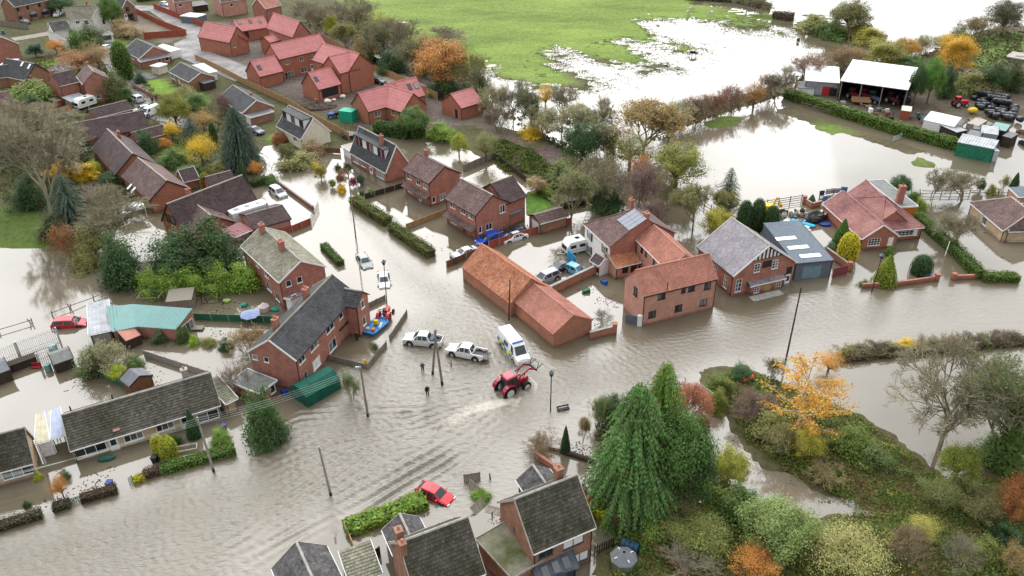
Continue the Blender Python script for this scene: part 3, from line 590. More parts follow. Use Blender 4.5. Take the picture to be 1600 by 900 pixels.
ROOFT = {'concrete': (0.33,0.34,0.05, 'flat'), 'small': (None, 0.28,0.022, 'flat'), 'pan': (0.27,0.34,0.03, 'pan'), 'slate': (0.4,0.3,0.012, 'flat'), 'far': (0.7,0.4,0.04, 'flat'), 'sheet': (0.5,30,0.0, 'pan'), 'felt': None}
def block(Hs, f, kind='gable', wall='brick', roof='tile_grey', tiles='concrete', zb=-0.9, ox=0.15, oy=0.28, barge='white', wins=(), chim=(), sky_=(), hip=(1,1), gut=True, openside=None, walls=True, ridge='concrete', flat_t=0.18, mono_top=None, eaveboard='white'):
    L, D, he, rise = f.L, f.D, f.he, f.rise
    CHECK.append((Hs.name, round(L, 1), round(D, 1), he, None if rise is None else round(rise, 1)))
    slope = (rise/(D/2)) if kind in ('gable', 'hip') else ((rise or 0)/D)
    x0, x1, y0, y1 = ox, L-ox, oy, D-oy; wt_ = he+oy*slope-0.13
    WL = {'y0': ((x0, y0),(x1, y0)), 'x1': ((x1, y0),(x1, y1)), 'y1': ((x1, y1),(x0, y1)), 'x0': ((x0, y1),(x0, y0))}
    if kind == 'mono': tops = {'y0': (wt_, wt_), 'x1': (wt_, he+rise-.15-oy*slope), 'y1': (he+rise-.15-oy*slope,)*2, 'x0': (he+rise-.15-oy*slope, wt_)}
    else: tops = {k: (wt_, wt_) for k in WL}
    ops = {k: [] for k in WL}; todo = []
    def mkT(k):
        (ax, ay),(bx_, by) = WL[k]; l = math.hypot(bx_-ax, by-ay); ex, ey = (bx_-ax)/l, (by-ay)/l
        return (lambda u, o, z: Vector((ax+ex*u+ey*o, ay+ey*u-ex*o, z))), l, Vector((ey, -ex, 0)), Vector((ax, ay, 0))
    for w_ in wins:
        px, py, ww, wh, nn = w_[:5]; opt = w_[5] if len(w_) > 5 else {}
        best = None
        for k in WL:
            T, l, nl, a = mkT(k); nw = f.x*nl.x+f.y*nl.y; pw_ = toworld(f, a); q = ray_plane((px, py), pw_, nw)
            if (CAM-q).dot(nw) <= 0: continue
            ql = tolocal(f, q); e = T(1,0,0)-T(0,0,0); u = (ql-a).dot(e)
            top = max(tops[k])+(rise if (kind == 'gable' and k in ('x0', 'x1')) else 0)
            err = max(0,-u, u-l)+max(0, q.z-top-.3)+max(0,-.8-q.z)
            if best is None or err < best[0]: best = (err, k, u, q.z, l)
        if best is None: continue
        _, k, u, z, l = best; ww = min(ww, l-.3); u = min(max(u, ww/2+.1), l-ww/2-.1)
        if opt.get('ground'): z = opt['ground']
        top = min(tops[k])
        if not (kind == 'gable' and k in ('x0', 'x1')) and kind != 'mono': z = min(z, top-wh/2-.1)
        cut = z+wh/2 < top-.03 and not any(abs(u-o[0]) < (ww+o[2])/2 and abs(z-o[1]) < (wh+o[3])/2 for o in ops[k])
        if cut: ops[k].append((u, z, ww, wh))
        todo.append((k, u, z, ww, wh, nn, opt, cut))
    if walls:
        wb = MB()
        for k in WL:
            if openside and k in openside: continue
            T, l, nl, a = mkT(k); za, zc = tops[k]; zt = min(za, zc)
            us = sorted({0, l} | {min(max(e, 0), l) for o in ops[k] for e in (o[0]-o[2]/2, o[0]+o[2]/2)}); zs = sorted({zb, zt} | {min(max(e, zb), zt) for o in ops[k] for e in (o[1]-o[3]/2, o[1]+o[3]/2)})
            for i in range(len(us)-1):
                for j in range(len(zs)-1):
                    uc, zc_ = (us[i]+us[i+1])/2,(zs[j]+zs[j+1])/2
                    if any(abs(uc-o[0]) < o[2]/2 and abs(zc_-o[1]) < o[3]/2 for o in ops[k]): continue
                    wb.poly([T(us[i], 0, zs[j]), T(us[i+1], 0, zs[j]), T(us[i+1], 0, zs[j+1]), T(us[i], 0, zs[j+1])])
            for u, z, ww, wh in ops[k]:
                c = [(u-ww/2, z-wh/2),(u+ww/2, z-wh/2),(u+ww/2, z+wh/2),(u-ww/2, z+wh/2)]
                for i in range(4):
                    p_, q_ = c[i], c[(i+1) % 4]; wb.poly([T(p_[0], 0, p_[1]), T(p_[0], -.12, p_[1]), T(q_[0], -.12, q_[1]), T(q_[0], 0, q_[1])])
                wb.poly([T(c[i][0], -.12, c[i][1]) for i in range(4)])
            if (kind == 'gable' and k in ('x0', 'x1')) or (kind == 'hip' and ((k == 'x0' and not hip[0]) or (k == 'x1' and not hip[1]))): wb.poly([T(0,0, zt), T(l, 0, zt), T(l/2,0, he+rise-.12)])
            if za != zc: wb.poly([T(0,0, zt), T(l, 0, zt), T(l, 0, zc), T(0,0, za)] if zc > za else [T(0,0, zt), T(l, 0, zt), T(0,0, za)])
        add_part(Hs, f, wb, 'wall', wall)
    for k, u, z, ww, wh, nn, opt, cut in todo:
        T = mkT(k)[0]
        if not cut: T0 = T; T = lambda u, o, z, T0=T0: T0(u, o+.12, z)
        kd = opt.get('kind', 'window')
        if kd == 'door': door(Hs, f, T, u, z, ww, wh, opt.get('c', (0.75,0.75,0.75)), glazed=opt.get('glazed', True))
        elif kd == 'garage': door(Hs, f, T, u, z, ww, wh, opt.get('c', (0.75,0.75,0.75)), 'garage_door', rows=4)
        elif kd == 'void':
            v = MB(); v.poly([T(u-ww/2,-.115, z-wh/2), T(u+ww/2,-.115, z-wh/2), T(u+ww/2,-.115, z+wh/2), T(u-ww/2,-.115, z+wh/2)]); add_part(Hs, f, v, 'doorway_shade', 'black')  # black sheet stands in for the unlit inside of an opening
        else: window(Hs, f, T, u, z, ww, wh, nn, opt.get('frame', 'white'), rows=opt.get('rows', 1), fill=opt.get('fill', 'glass'))
    # roof
    slopes = []; rl = []; vg = []; h = he
    if kind == 'gable':
        slopes = [[(0,0, h),(L, 0, h),(L, D/2, h+rise),(0, D/2, h+rise)], [(L, D, h),(0, D, h),(0, D/2, h+rise),(L, D/2, h+rise)]]
        rl = [((0, D/2, h+rise),(L, D/2, h+rise))]
        vg = [((0,0, h),(0, D/2, h+rise)),((0, D, h),(0, D/2, h+rise)),((L, 0, h),(L, D/2, h+rise)),((L, D, h),(L, D/2, h+rise))]
    elif kind == 'hip':
        a, c = D/2*hip[0], L-D/2*hip[1]
        if c < a: a = c = (a+c)/2
        slopes = [[(0,0, h),(L, 0, h),(c, D/2, h+rise),(a, D/2, h+rise)], [(L, D, h),(0, D, h),(a, D/2, h+rise),(c, D/2, h+rise)], [(0, D, h),(0,0, h),(a, D/2, h+rise)], [(L, 0, h),(L, D, h),(c, D/2, h+rise)]]
        keep = [slopes[0], slopes[1]]+([slopes[2]] if hip[0] else [])+([slopes[3]] if hip[1] else [])
        if c-a < .05: slopes[0] = [(0,0, h),(L, 0, h),(a, D/2, h+rise)]; slopes[1] = [(L, D, h),(0, D, h),(a, D/2, h+rise)]
        rl = [((0,0, h),(a, D/2, h+rise)),((0, D, h),(a, D/2, h+rise)),((L, 0, h),(c, D/2, h+rise)),((L, D, h),(c, D/2, h+rise))]
        if not (hip[0] and hip[1]): slopes = keep; rl = [x for x in rl if abs(x[0][0]-x[1][0]) > .01]
        if not hip[0]: vg += [((0,0, h),(0, D/2, h+rise)),((0, D, h),(0, D/2, h+rise))]
        if not hip[1]: vg += [((L, 0, h),(L, D/2, h+rise)),((L, D, h),(L, D/2, h+rise))]
        if c-a > .05: rl.append(((a, D/2, h+rise),(c, D/2, h+rise)))
    elif kind == 'mono':
        slopes = [[(0,0, h),(L, 0, h),(L, D, h+rise),(0, D, h+rise)]]; vg = [((0,0, h),(0, D, h+rise)),((L, 0, h),(L, D, h+rise))]
    elif kind == 'flat': slopes = [[(0,0, h),(L, 0, h),(L, D, h),(0, D, h)]]
    rb = MB()
    for s_ in slopes: slab(rb, s_, flat_t if kind == 'flat' else .11)
    ro = add_part(Hs, f, rb, 'roof', roof)
    tp = ROOFT.get(tiles)
    if tp and kind != 'flat':
        tb = MB()
        for s_ in slopes: tile_slope(tb, s_, tp[0], tp[1], tp[2], tp[3])
        to = add_part(Hs, f, tb, 'roof_tiles' if tiles != 'sheet' else 'ribbed_sheet', roof, ro); to['kind'] = 'stuff'
    if rl and tiles not in ('sheet', 'felt'):
        for a, b_ in rl:
            rr_ = MB(); rr_.tube(Vector(a)+Vector((0,0,.02)), Vector(b_)+Vector((0,0,.02)),.13,.13,6)
            add_part(Hs, f, rr_, 'ridge_tiles', roof if ridge is None else ridge, ro)
    if vg and barge:
        for a, b_ in vg:
            vb = MB(); dx = -.02 if a[0] < L/2 else .02; vb.bar(Vector(a)+Vector((dx, 0,-.03)), Vector(b_)+Vector((dx, 0,-.03)),.06,.22)
            add_part(Hs, f, vb, 'bargeboard', barge, ro)
    if kind == 'flat':
        fbm_ = MB(); e = .035; zl, zh = he-.19, he+.07
        for c4 in (((-e, -e),(L+e, -e),(L+e, e),(-e, e)),((L-e, e),(L+e, e),(L+e, D-e),(L-e, D-e)),((-e, D-e),(L+e, D-e),(L+e, D+e),(-e, D+e)),((-e, e),(e, e),(e, D-e),(-e, D-e))): fbm_.quadbox([(a, b_, zl) for a, b_ in c4]+[(a, b_, zh) for a, b_ in c4])
        add_part(Hs, f, fbm_, 'fascia', barge or 'white', ro)
    elif gut:
        gb = MB(); gb.bar((0,-.05, he-.07),(L, -.05, he-.07),.12,.1); add_part(Hs, f, gb, 'gutter', eaveboard)
        if kind in ('gable', 'hip'): gb = MB(); gb.bar((0, D+.05, he-.07),(L, D+.05, he-.07),.12,.1); add_part(Hs, f, gb, 'gutter', eaveboard)
        for (x, y) in ((x0+.12, y0-.06),(x1-.12, y0-.06),(x0+.12, y1+.06),(x1-.12, y1+.06)):
            if kind == 'mono' and y > D/2: continue
            pb = MB(); pb.tube((x, y, zb+.2),(x, y, he-.1),.045,.045,6)
            add_part(Hs, f, pb, 'drainpipe', 'black')
    for c_ in chim:
        t, off, cw, cdp, ch, pots = c_[:6]; mt = c_[6] if len(c_) > 6 else 'brick'
        cb = MB(); zr = he+rise; cx, cy = L*t, D/2+off; base = zr-slope*(abs(off)+cdp/2)-.25
        cb.box(cx-cw/2, cy-cdp/2, base, cx+cw/2, cy+cdp/2, zr+ch); cb.box(cx-cw/2-.05, cy-cdp/2-.05, zr+ch-.16, cx+cw/2+.05, cy+cdp/2+.05, zr+ch+.02)
        for k in range(pots): yy = cy+(k-(pots-1)/2)*.3; cb.tube((cx, yy, zr+ch),(cx, yy, zr+ch+.38),.11,.09,8,1)
        co = add_part(Hs, f, cb, 'chimney', [mt, 'pantile_red'], ro)
    for s_ in sky_:
        px, py, sw, sl2 = s_[:4]; mt = s_[4] if len(s_) > 4 else 'glass'
        best = None
        for sp_ in slopes:
            q = [toworld(f, p) for p in sp_]; n = (q[1]-q[0]).cross(q[2]-q[0]).normalized()
            if n.z < 0: n = -n
            if n.dot(CAM-q[0]) <= 0: continue
            w_ = ray_plane((px, py), q[0], n); lc = tolocal(f, w_)
            e = max(0,-lc.x, lc.x-L)+max(0,-lc.y, lc.y-D)+max(0, he-lc.z, lc.z-he-(rise or 0))
            if best is None or e < best[0]: best = (e, lc, Vector(sp_[0]), Vector(sp_[1]), Vector(sp_[2]))
        if not best: continue
        _, lc, a, b_, c_ = best; u = (b_-a).normalized(); n = u.cross(c_-a).normalized(); n = n if n.z > 0 else -n; v = n.cross(u)
        sb = MB(); z0, z1 = (.0,.11) if tp else (0,.05)
        q = [lc+u*i*sw/2+v*j*sl2/2 for i, j in ((-1,-1),(1,-1),(1,1),(-1,1))]
        sb.quadbox([p+n*z0 for p in q]+[p+n*z1 for p in q]); so_ = add_part(Hs, f, sb, 'roof_window', 'metal_white' if mt == 'metal_white' else 'greyframe', ro)
        if mt != 'metal_white':
            gb = MB(); gb.poly([lc+(p-lc)*.84+n*(z1+.006) for p in q]); add_part(Hs, f, gb, 'pane', mt, ro)
    return ro
def house(name, label, cat='house', at=(0,0), group=None):
    p = P(*at); return thing(name, label, cat, (p.x, p.y, 0), group=group)
# ---------------------------------------------------------------- the houses, near to far
W_ = lambda x, y, w=1.5, h=1.1, n=2, **k: (x, y, w, h, n, k)
D_ = lambda x, y, w=0.9, h=2.0, **k: (x, y, w, h, 1, dict(kind='door', **k))
def posts(h, f, xy, top, mt, w=.1):
    for x, y in xy: pb = MB(); pb.box(x, y, -.8, x+w, y+w, top); add_part(h, f, pb, 'post', mt)
# bottom centre right
h = house('detached_house', 'dark tiled brick house with three roof windows in its front porch, bottom edge', at=(860,860))
f = fr_ridge((833,866),(931,824),4.7, D=7.0, rise=3.5)
block(h, f, roof='tile_moss', barge='stone', wall='brick_brown', wins=[W_(802.5,0,.1,.1,1)][:0]+[W_(853,864,1.5,1.0,2, frame='greyframe'), W_(896,847,2.2,1.1,2, frame='greyframe', fill='white'), W_(906,871,1.9,1.2,2, frame='greyframe', fill='white'), W_(804,828,.4,.7,1, frame='greyframe')], chim=[(.78,.9,.7,.7,.8,1, 'brick_brown')])
f2 = fr_ridge((838,906),(905,886),2.2, D=2.6, rise=0.9)
block(h, f2, 'mono', wall='greyframe', roof='greyframe', tiles='felt', barge='greyframe', eaveboard='greyframe', sky_=[(852,893,.75,1.2),(869,886,.75,1.2),(885,879,.75,1.2)], wins=[W_(890,898,1.6,1.5,2, frame='greyframe')])
f3 = fr_gable((806,750),(858,732),(831,729),-3.2,2.4,1.3)
block(h, f3, 'gable', wall='metal_blue', roof='tile_grey', barge=None)
# its neighbour
h = house('detached_house', 'brick house with mossy tiled roof and twin chimney pots beside long green hedge', at=(690,890))
f = fr_ridge((759,896),(651,940),4.7, D=7.0, rise=3.5)
block(h, f, roof='tile_moss', barge='stone', wall='brick_brown', chim=[(.04,.6,.6,.7,.9,1, 'brick_brown'),(.02,-.6,.55,.6,.6,1, 'brick_brown')])
f3 = fr_gable((597,828),(655,808),(625,806),-3.4,2.4,1.3)
block(h, f3, 'gable', wall='brick_brown', roof='tile_grey', barge='stone')
f4 = fr_ridge((746,934),(832,898),3.0, D=7.2, rise=0)
f4 = mkframe(P(742,842,3.0), P(800,905,3.0), P(800,838,3.0),4.6,3.0,0.0)
lk = house('flat_roof_extension', 'flat roofed garage with mossy gravel roof between the two bottom houses', 'garage', (780,880))
block(lk, f4, 'flat', wall='brick_brown', roof='moss_flat', tiles='felt', barge='concrete')
h = house('tiled_bungalow', 'grey tiled roof with pale ridge cut off by the bottom edge', 'bungalow', (478,890))
f = fr_ridge((510,853),(545,925),2.3,(463,847))
block(h, f, roof='tile_grey', wall='brick_brown', barge='stone')
f = fr_ridge((598,896),(546,915),2.0, D=3.6, rise=.7)
block(h, f, 'mono', wall='brick_brown', roof='tile_lichen', tiles='concrete')
# left bungalows
h = house('tiled_bungalow', 'long brick bungalow with mossy dark tiles and one red patch, left foreground', 'bungalow', (230,690))
f = fr_ridge((109,705),(345,633),1.95,(96,649))
block(h, f, roof='tile_moss', barge='concrete', wall='brick_buff', wins=[W_(142,704,3.2,1.25,3), W_(209,683,2.0,1.0,3), W_(258,667,1.9,1.0,3), W_(325,650,2.4,1.3,2), D_(178,694,1.0,2.3, c=(.75,.75,.76)), D_(288,658,.9,2.3, c=(.75,.75,.76))], chim=[(.83,.9,.7,.6,.9,1, 'concrete')], sky_=[(182,672,.8,.35, 'pantile_red')])
for t_ in (.06,.33): vp = MB(); vp.tube((f.L*t_, f.D/2+.6, f.he+f.rise-.5),(f.L*t_, f.D/2+.6, f.he+f.rise+.45),.08,.08,8); add_part(h, f, vp, 'vent_pipe', 'black')
f2 = fr_ridge((352,632),(372,622),1.9, D=4.5, rise=.9)
block(h, f2, 'mono', wall='brick_buff', roof='tile_lichen')
h = house('tiled_bungalow', 'dark tiled brick bungalow cut off at the left edge', 'bungalow', (20,720))
f = fr_ridge((52,724),(-70,757),1.95,(38,668))
block(h, f, roof='tile_moss', barge='concrete', wall='brick_buff', wins=[W_(27,738,2.9,1.25,3)])
for nm, lb, A, B, mt in (('carport', 'cream ribbed carport roof between the two left bungalows', (54,694),(78,688), 'cream'),('carport', 'pale blue ribbed carport roof against the long bungalow', (78,687),(103,679), 'metal_white')):
    h = house(nm, lb, 'carport', A); f = fr_ridge(A, B, 2.1, D=5.0, rise=.35)
    mx_ = M['metal_lilac'] = mat('metal_sheet_lilac', (0.36,0.41,0.52),0.7,0.2, var=0.12); M['metal_cream'] = mat('metal_sheet_cream', (0.50,0.46,0.34),0.7,0.2, var=0.15)
    block(h, f, 'mono', wall='brick_buff', roof='metal_cream' if mt == 'cream' else 'metal_lilac', tiles='sheet', walls=False, barge='white')
    posts(h, f, [(x, y) for x in (.1, f.L-.2) for y in (.1, f.D-.2)], 2.05, 'white')
    if mt == 'cream':
        T = lambda u, o, z: Vector((.15+u, .1-o, z)); door(h, f, T, .8,.6,1.2,2.4,(.75,.75,.76))
# semi-detached pair in the middle
h = house('semi_detached_house', 'pair of brick semis under one charcoal roof beside the parked pickups', at=(470,540))
f = fr_ridge((463.3,564.4),(558,459),4.75,(419,531))
block(h, f, roof='tile_charcoal', wall='brick', wins=[W_(472,561,1.4,1.0,2), W_(491,540,1.9,1.0,2), W_(516,512,2.0,1.0,2), W_(533,493,1.0,.9,1), W_(495,567,1.8,1.4,2, fill='white'), W_(520,539,1.9,1.5,2), W_(478,586,.8,1.0,1), W_(398,558,.7,.8,1), W_(416,562,.7,.8,1)], chim=[(.20,.9,.85,.6,.85,2),(.66,.9,.85,.6,.85,2)], ridge='tile_lichen', eaveboard='black')
a = P(540.5,480,4.75); n_ = Vector((f.x.y, -f.x.x, 0)); n_ = n_ if n_.dot(CAM-a) > 0 else -n_
e1 = tolocal(f, P(541,478.5,4.75)); xw = [f.L-e1.x-3.2, f.L-e1.x]
ax_ = f.x if (P(558,459,4.75)-P(463,564,4.75)).dot(f.x) > 0 else -f.x
b0 = P(541,478.5,4.75)-n_*1.0; f2 = mkframe(b0, b0+n_*2.6, b0+ax_*3.6, None, 4.75,1.5)
block(h, f2, roof='tile_charcoal', wall='brick', barge=None, wins=[W_(565.5,475,.9,1.2,1), W_(569.5,501,.9,1.3,1)], eaveboard='black')
b0 = P(531,499,3.1)-n_*0.1; f3 = mkframe(P(531,516,2.2), P(556,489,2.2), P(520,490,2.2),1.9,2.2,.8)
block(h, f3, 'mono', roof='tile_charcoal', wall='brick', wins=[D_(551,524,.9,2.2, c=(.7,.7,.72))], eaveboard='black', barge='black')
f4 = mkframe(P(433,594,2.0), P(387,576,2.0), P(425,605,2.0),3.0,2.0,0)
block(h, f4, 'flat', wall='brick', roof='felt', tiles='felt', wins=[W_(426,596,.8,1.2,1)])
# house with lichen roof
h = house('semi_detached_house', 'brick semi with lichen covered roof and two chimneys above the bright green hedge', at=(440,440))
f = fr_ridge((436.1,441.9),(376,385),4.5,(469.5,408), C=(509.2,415.9))
block(h, f, roof='tile_lichen', wall='brick', wins=[W_(451,443,.8,1.0,1), W_(468,437,.8,1.0,1), W_(420,448,1.6,1.3,2), W_(433,463,1.5,1.4,2), W_(416,429,1.4,.9,2), W_(402,413,1.2,.9,2)], chim=[(.12,-.5,.9,.7,1.2,2),(.62,-.5,.9,.7,1.2,2)])
f2 = mkframe(P(443,466,2.0), P(470,455,2.0), P(450,475,2.0),2.2,2.0,.8)
block(h, f2, 'mono', wall='render_white', roof='slate', tiles='slate', wins=[W_(455,464,.8,.5,1)])
# brown bungalow with cross wing
h = house('tiled_bungalow', 'brown tiled orange brick bungalow with cross wing beside the flooded driveway', 'bungalow', (320,340))
f = fr_ridge((285.3,361.5),(402,313),2.2,(259.8,319))
block(h, f, roof='tile_dkbrown', wall='brick_new', barge='darkframe', eaveboard='darkframe', wins=[W_(267,342,2.4,1.3,2, frame='darkframe')], chim=[(.30,.4,.7,.6,1.0,1)], ridge='stone')
f2 = fr_ridge((367.5,347.3),(336,323),2.2,(329.7,336.9))
block(h, f2, roof='tile_brown', wall='brick_new', barge='darkframe', eaveboard='darkframe', sky_=[(297,349,.7,1.5)], ridge='stone')
h = house('garage', 'brown tiled pink brick garage with pole rising behind it', 'garage', (425,352))
f = fr_ridge((396.8,358.6),(455.4,342),2.0,(382.6,336))
block(h, f, roof='tile_dkbrown', wall='brick_pink', barge='darkframe', eaveboard='darkframe')
h = house('carport', 'maroon sheet carport roof beside the brown bungalow', 'carport', (370,368)); f = mkframe(P(364,372,1.9), P(394,359,1.9), P(348,360,1.9),3.2,1.9,.4)
M['metal_maroon'] = mat('metal_sheet_maroon', (0.21,0.05,0.065),0.5,0.4, var=0.12)
block(h, f, 'mono', roof='metal_maroon', tiles='sheet', walls=False, barge='metal_maroon'); posts(h, f, [(x, y) for x in (.1, f.L-.2) for y in (.1, f.D-.2)], 1.85, 'wood')
# two brown bungalows in a row above
h = house('tiled_bungalow', 'brown tiled bungalow with twin roof windows and white arched carport', 'bungalow', (240,300))
f = fr_ridge((233.7,313.7),(189,275),2.6,(261,282.5))
block(h, f, roof='tile_brown', wall='brick_new', barge='darkframe', eaveboard='darkframe', sky_=[(203,292,.8,1.4, 'white'),(209,297,.8,1.4, 'white')], ridge='stone')
cb = MB()
for k in range(8):
    a0, a1 = math.pi*k/8, math.pi*(k+1)/8
    cb.quadbox([(-3.0*0+2+1.6*math.cos(a0)*1.0, y, 1.7+.7*math.sin(a0)+z) for z in (0,) for y in (0,)]*0 or [(1.6*math.cos(a0),0,1.7+.6*math.sin(a0)),(1.6*math.cos(a1),0,1.7+.6*math.sin(a1)),(1.6*math.cos(a1),4.2,1.7+.6*math.sin(a1)),(1.6*math.cos(a0),4.2,1.7+.6*math.sin(a0)),(1.6*math.cos(a0),0,1.76+.6*math.sin(a0)),(1.6*math.cos(a1),0,1.76+.6*math.sin(a1)),(1.6*math.cos(a1),4.2,1.76+.6*math.sin(a1)),(1.6*math.cos(a0),4.2,1.76+.6*math.sin(a0))])
p = P(222,318,2); t = thing('canopy', 'white arched canopy at the end of the brown bungalow', 'canopy', (p.x, p.y, 0), f.ang+math.pi/2+math.pi/2)
cb.obj('canopy_sheet', 'metal_white', t); 
for x in (-1.55,1.55):
    for y in (.1,4.0): pb = MB(); pb.box(x-.05, y, 0, x+.05, y+.1,1.72); pb.obj('post', 'white', t)
h = house('tiled_bungalow', 'brown tiled bungalow behind the one with twin roof windows', 'bungalow', (190,245))
f = fr_ridge((181,272.5),(143,231),2.6,(207.5,240.5))
block(h, f, roof='tile_dkbrown', wall='brick_new', barge='darkframe', eaveboard='darkframe', chim=[(.3,.8,.6,.5,.8,1)], ridge='stone')
for lb, A, B, Rp in (('small brown tiled garage between bungalow and yellow conifer', (287,285),(312,279),(274,272)),('brown tiled garage with red chimney behind yellow conifer', (330,296),(371,285),(324,283))):
    h = house('garage', lb, 'garage', A); f = fr_ridge(A, B, 2.1, D=5, rise=1.5); block(h, f, roof='tile_dkbrown', wall='brick_new', barge='white' if A[0] < 300 else 'darkframe')
h = house('tiled_bungalow', 'long dark brown roofed brick bungalow below the white caravan', 'bungalow', (180,210))
f = fr_ridge((124,221),(235,199),2.6, D=8, rise=2.6); block(h, f, roof='tile_dkbrown', wall='brick_new', barge='darkframe', eaveboard='darkframe')
h = house('garage', 'dark brown roofed garage tucked behind the long brown bungalow', 'garage', (175,180))
f = fr_ridge((148,185),(208,170),2.4,(142.5,175), rise=1.4, D=5); block(h, f, roof='tile_dkbrown', wall='brick_new', barge='darkframe')
h = house('garage', 'low dark roofed orange brick garage in front of the yellow trees', 'garage', (235,215))
f = fr_ridge((213,221),(262,208),2.1,(203.8,207.5)); block(h, f, roof='tile_dkbrown', wall='brick_new', barge='darkframe')
# two-storey brick house with caravan
h = house('detached_house', 'two storey red brick house with cross gable behind the white caravan', at=(130,150))
f = fr_ridge((93,134.8),(124,127.5),5.2, D=6, rise=2.2); block(h, f, roof='tile_dkbrown', wall='brick', barge=None, ox=.05, chim=[(.03,0,.6,.8,.8,2)])
f = fr_gable((129.2,131.9),(171.8,124.7),(145.8,112.4),8,5.2,2.4); block(h, f, roof='tile_brown', wall='brick', barge=None, ox=.05, wins=[W_(154,151,1.0,.9,1)], chim=[(.1,0,.6,.6,.6,1)])
h = house('lean_to', 'pale ribbed lean-to roof against the two storey brick house', 'lean-to', (120,155)); f = mkframe(P(111,159,2.4), P(135,152,2.4), P(107,152,2.4),3.2,2.4,.5); block(h, f, 'mono', roof='metal_grey', wall='wood_grey', tiles='sheet')
# far left cluster
h = house('dark_roofed_bungalow', 'charcoal roofed bungalow with two bright roof windows, left edge', 'bungalow', (60,120))
f = fr_gable((40.4,126),(80.9,113.8),(58.5,104.4),11,2.9,3.2); block(h, f, roof='tile_charcoal', wall='brick_brown', barge='black', sky_=[(46,104,.8,1.6, 'white'),(35,100,.8,1.6, 'white')])
f = fr_ridge((-30,126),(36,116.5),2.9, D=6, rise=2.2); block(h, f, roof='tile_charcoal', wall='brick_brown', barge='black', wins=[W_(19,121,1.4,1.0,2)])
h = house('white_conservatory', 'white framed flat roof room behind the charcoal roofed bungalow', 'conservatory', (25,95)); f = mkframe(P(12,103,3), P(30,92,3), P(12,96,3),2.5,3.0,0); block(h, f, 'flat', wall='white', roof='white', tiles='felt')
h = house('detached_house', 'brown roofed brick house with white windows behind the bare tree, left edge', at=(10,180)); f = fr_ridge((30.3,169.4),(-40,186),5.0, D=8, rise=3); block(h, f, roof='tile_brown', wall='brick_brown', barge=None, wins=[W_(20,176,1.2,1.2,2, rows=2), W_(4,180,1.2,1.2,2, rows=2)])
h = house('detached_house', 'plain brick gable with white verge at the left edge', at=(10,80)); f = fr_gable((-18,77),(29.3,68),(6,58.7),9,5.0,2.6); block(h, f, roof='tile_charcoal', wall='brick', tiles='far')
h = house('detached_house', 'long brick house with two grey bay windows, top left corner', at=(50,25)); f = fr_ridge((22.7,11.3),(84,-2),5.2, D=7.5, rise=3); block(h, f, roof='tile_charcoal', wall='brick_brown', tiles='far', wins=[W_(43,12,.9,1.0,1, frame='darkframe'), W_(61.5,8,.9,1.0,1, frame='darkframe'), W_(28,15,.9,1,1, frame='darkframe'), W_(76,5,.9,1,1, frame='darkframe'), D_(33,30,1,2, c=(.1,.03,.03)), D_(81,20,1,2, c=(.1,.03,.03))])
for bx_, by_ in ((48,26),(68,22)):
    q = P(bx_, by_+3,.4); lq = tolocal(f, q); bb = MB(); yb = min(f.D, f.oy if hasattr(f, 'oy') else .28)
    bb.box(lq.x-1.0,-.7,0, lq.x+1.0,.3,1.1); ob = add_part(h, f, bb, 'bay_window', 'brick_brown'); g_ = MB(); g_.box(lq.x-.95,-.66,1.1, lq.x+.95,.3,2.2); add_part(h, f, g_, 'pane', 'glass', ob)
    r_ = MB(); r_.loft([[(lq.x-1.15,-.85,2.2),(lq.x+1.15,-.85,2.2),(lq.x+1.15,.3,2.2),(lq.x-1.15,.3,2.2)], [(lq.x-.4,.1,2.9),(lq.x+.4,.1,2.9),(lq.x+.4,.3,2.9),(lq.x-.4,.3,2.9)]]); add_part(h, f, r_, 'bay_roof', 'lead', ob)
h = house('white_house', 'white rendered house with brown tiled roof in the top left', at=(125,45))
f = fr_ridge((106,33.3),(146,28.8),4.8, D=7.5, rise=3.2); block(h, f, roof='tile_lichen', wall='render_white', tiles='far', barge=None, wins=[W_(121.5,35,1.1,.8,2), W_(135,35,1.0,1.0,1, frame='darkframe')], ridge='tile_lichen')
f = fr_gable((143,30),(171,24.7),(153,12.7),8,4.8,3.0); block(h, f, roof='tile_lichen', wall='render_white', tiles='far', barge='white', wins=[W_(162,28,.7,1.2,1, frame='darkframe'), W_(162,34,.7,1.2,1, frame='darkframe')], chim=[(.1,0,.6,.6,.8,1)], ridge='tile_lichen')
f = fr_ridge((82.7,50.5),(112,46),3.2, D=6.5, rise=2.2); block(h, f, roof='tile_grey', wall='render_white', tiles='far', barge='white')
f = mkframe(P(151,57,2.6), P(177,53,2.6), P(150,50,2.6),4,2.6,0); block(h, f, 'flat', wall='render_white', roof='felt', tiles='felt', wins=[W_(165,50,2.4,1.2,2, frame='darkframe')])
h = house('garden_wall', 'tall white rendered wall beside the white house', 'wall', (100,68)); mb = MB(); a, b_ = P(78,62,.3), P(112,79,.3); mb.bar(a-h.location+Vector((0,0,1.3)), b_-h.location+Vector((0,0,1.0)),.25,2.6); mb.obj('wall', 'render_white', h); mb = MB(); mb.bar(a-h.location+Vector((0,0,2.65)), b_-h.location+Vector((0,0,2.35)),.35,.1); mb.obj('coping', 'concrete', h)
h = house('dark_roofed_house', 'ivy clad house with dark roof at the top edge', at=(200,25)); f = fr_gable((190,14),(212,10),(198,-4),9,4.8,2.6); block(h, f, roof='tile_charcoal', wall='brick_brown', tiles='far', wins=[W_(199,14,1.2,1.2,2, frame='black'), D_(204,27,2.2,2.2, c=(.03,.03,.03)), D_(196,27,.9,2, c=(.75,.75,.76))])
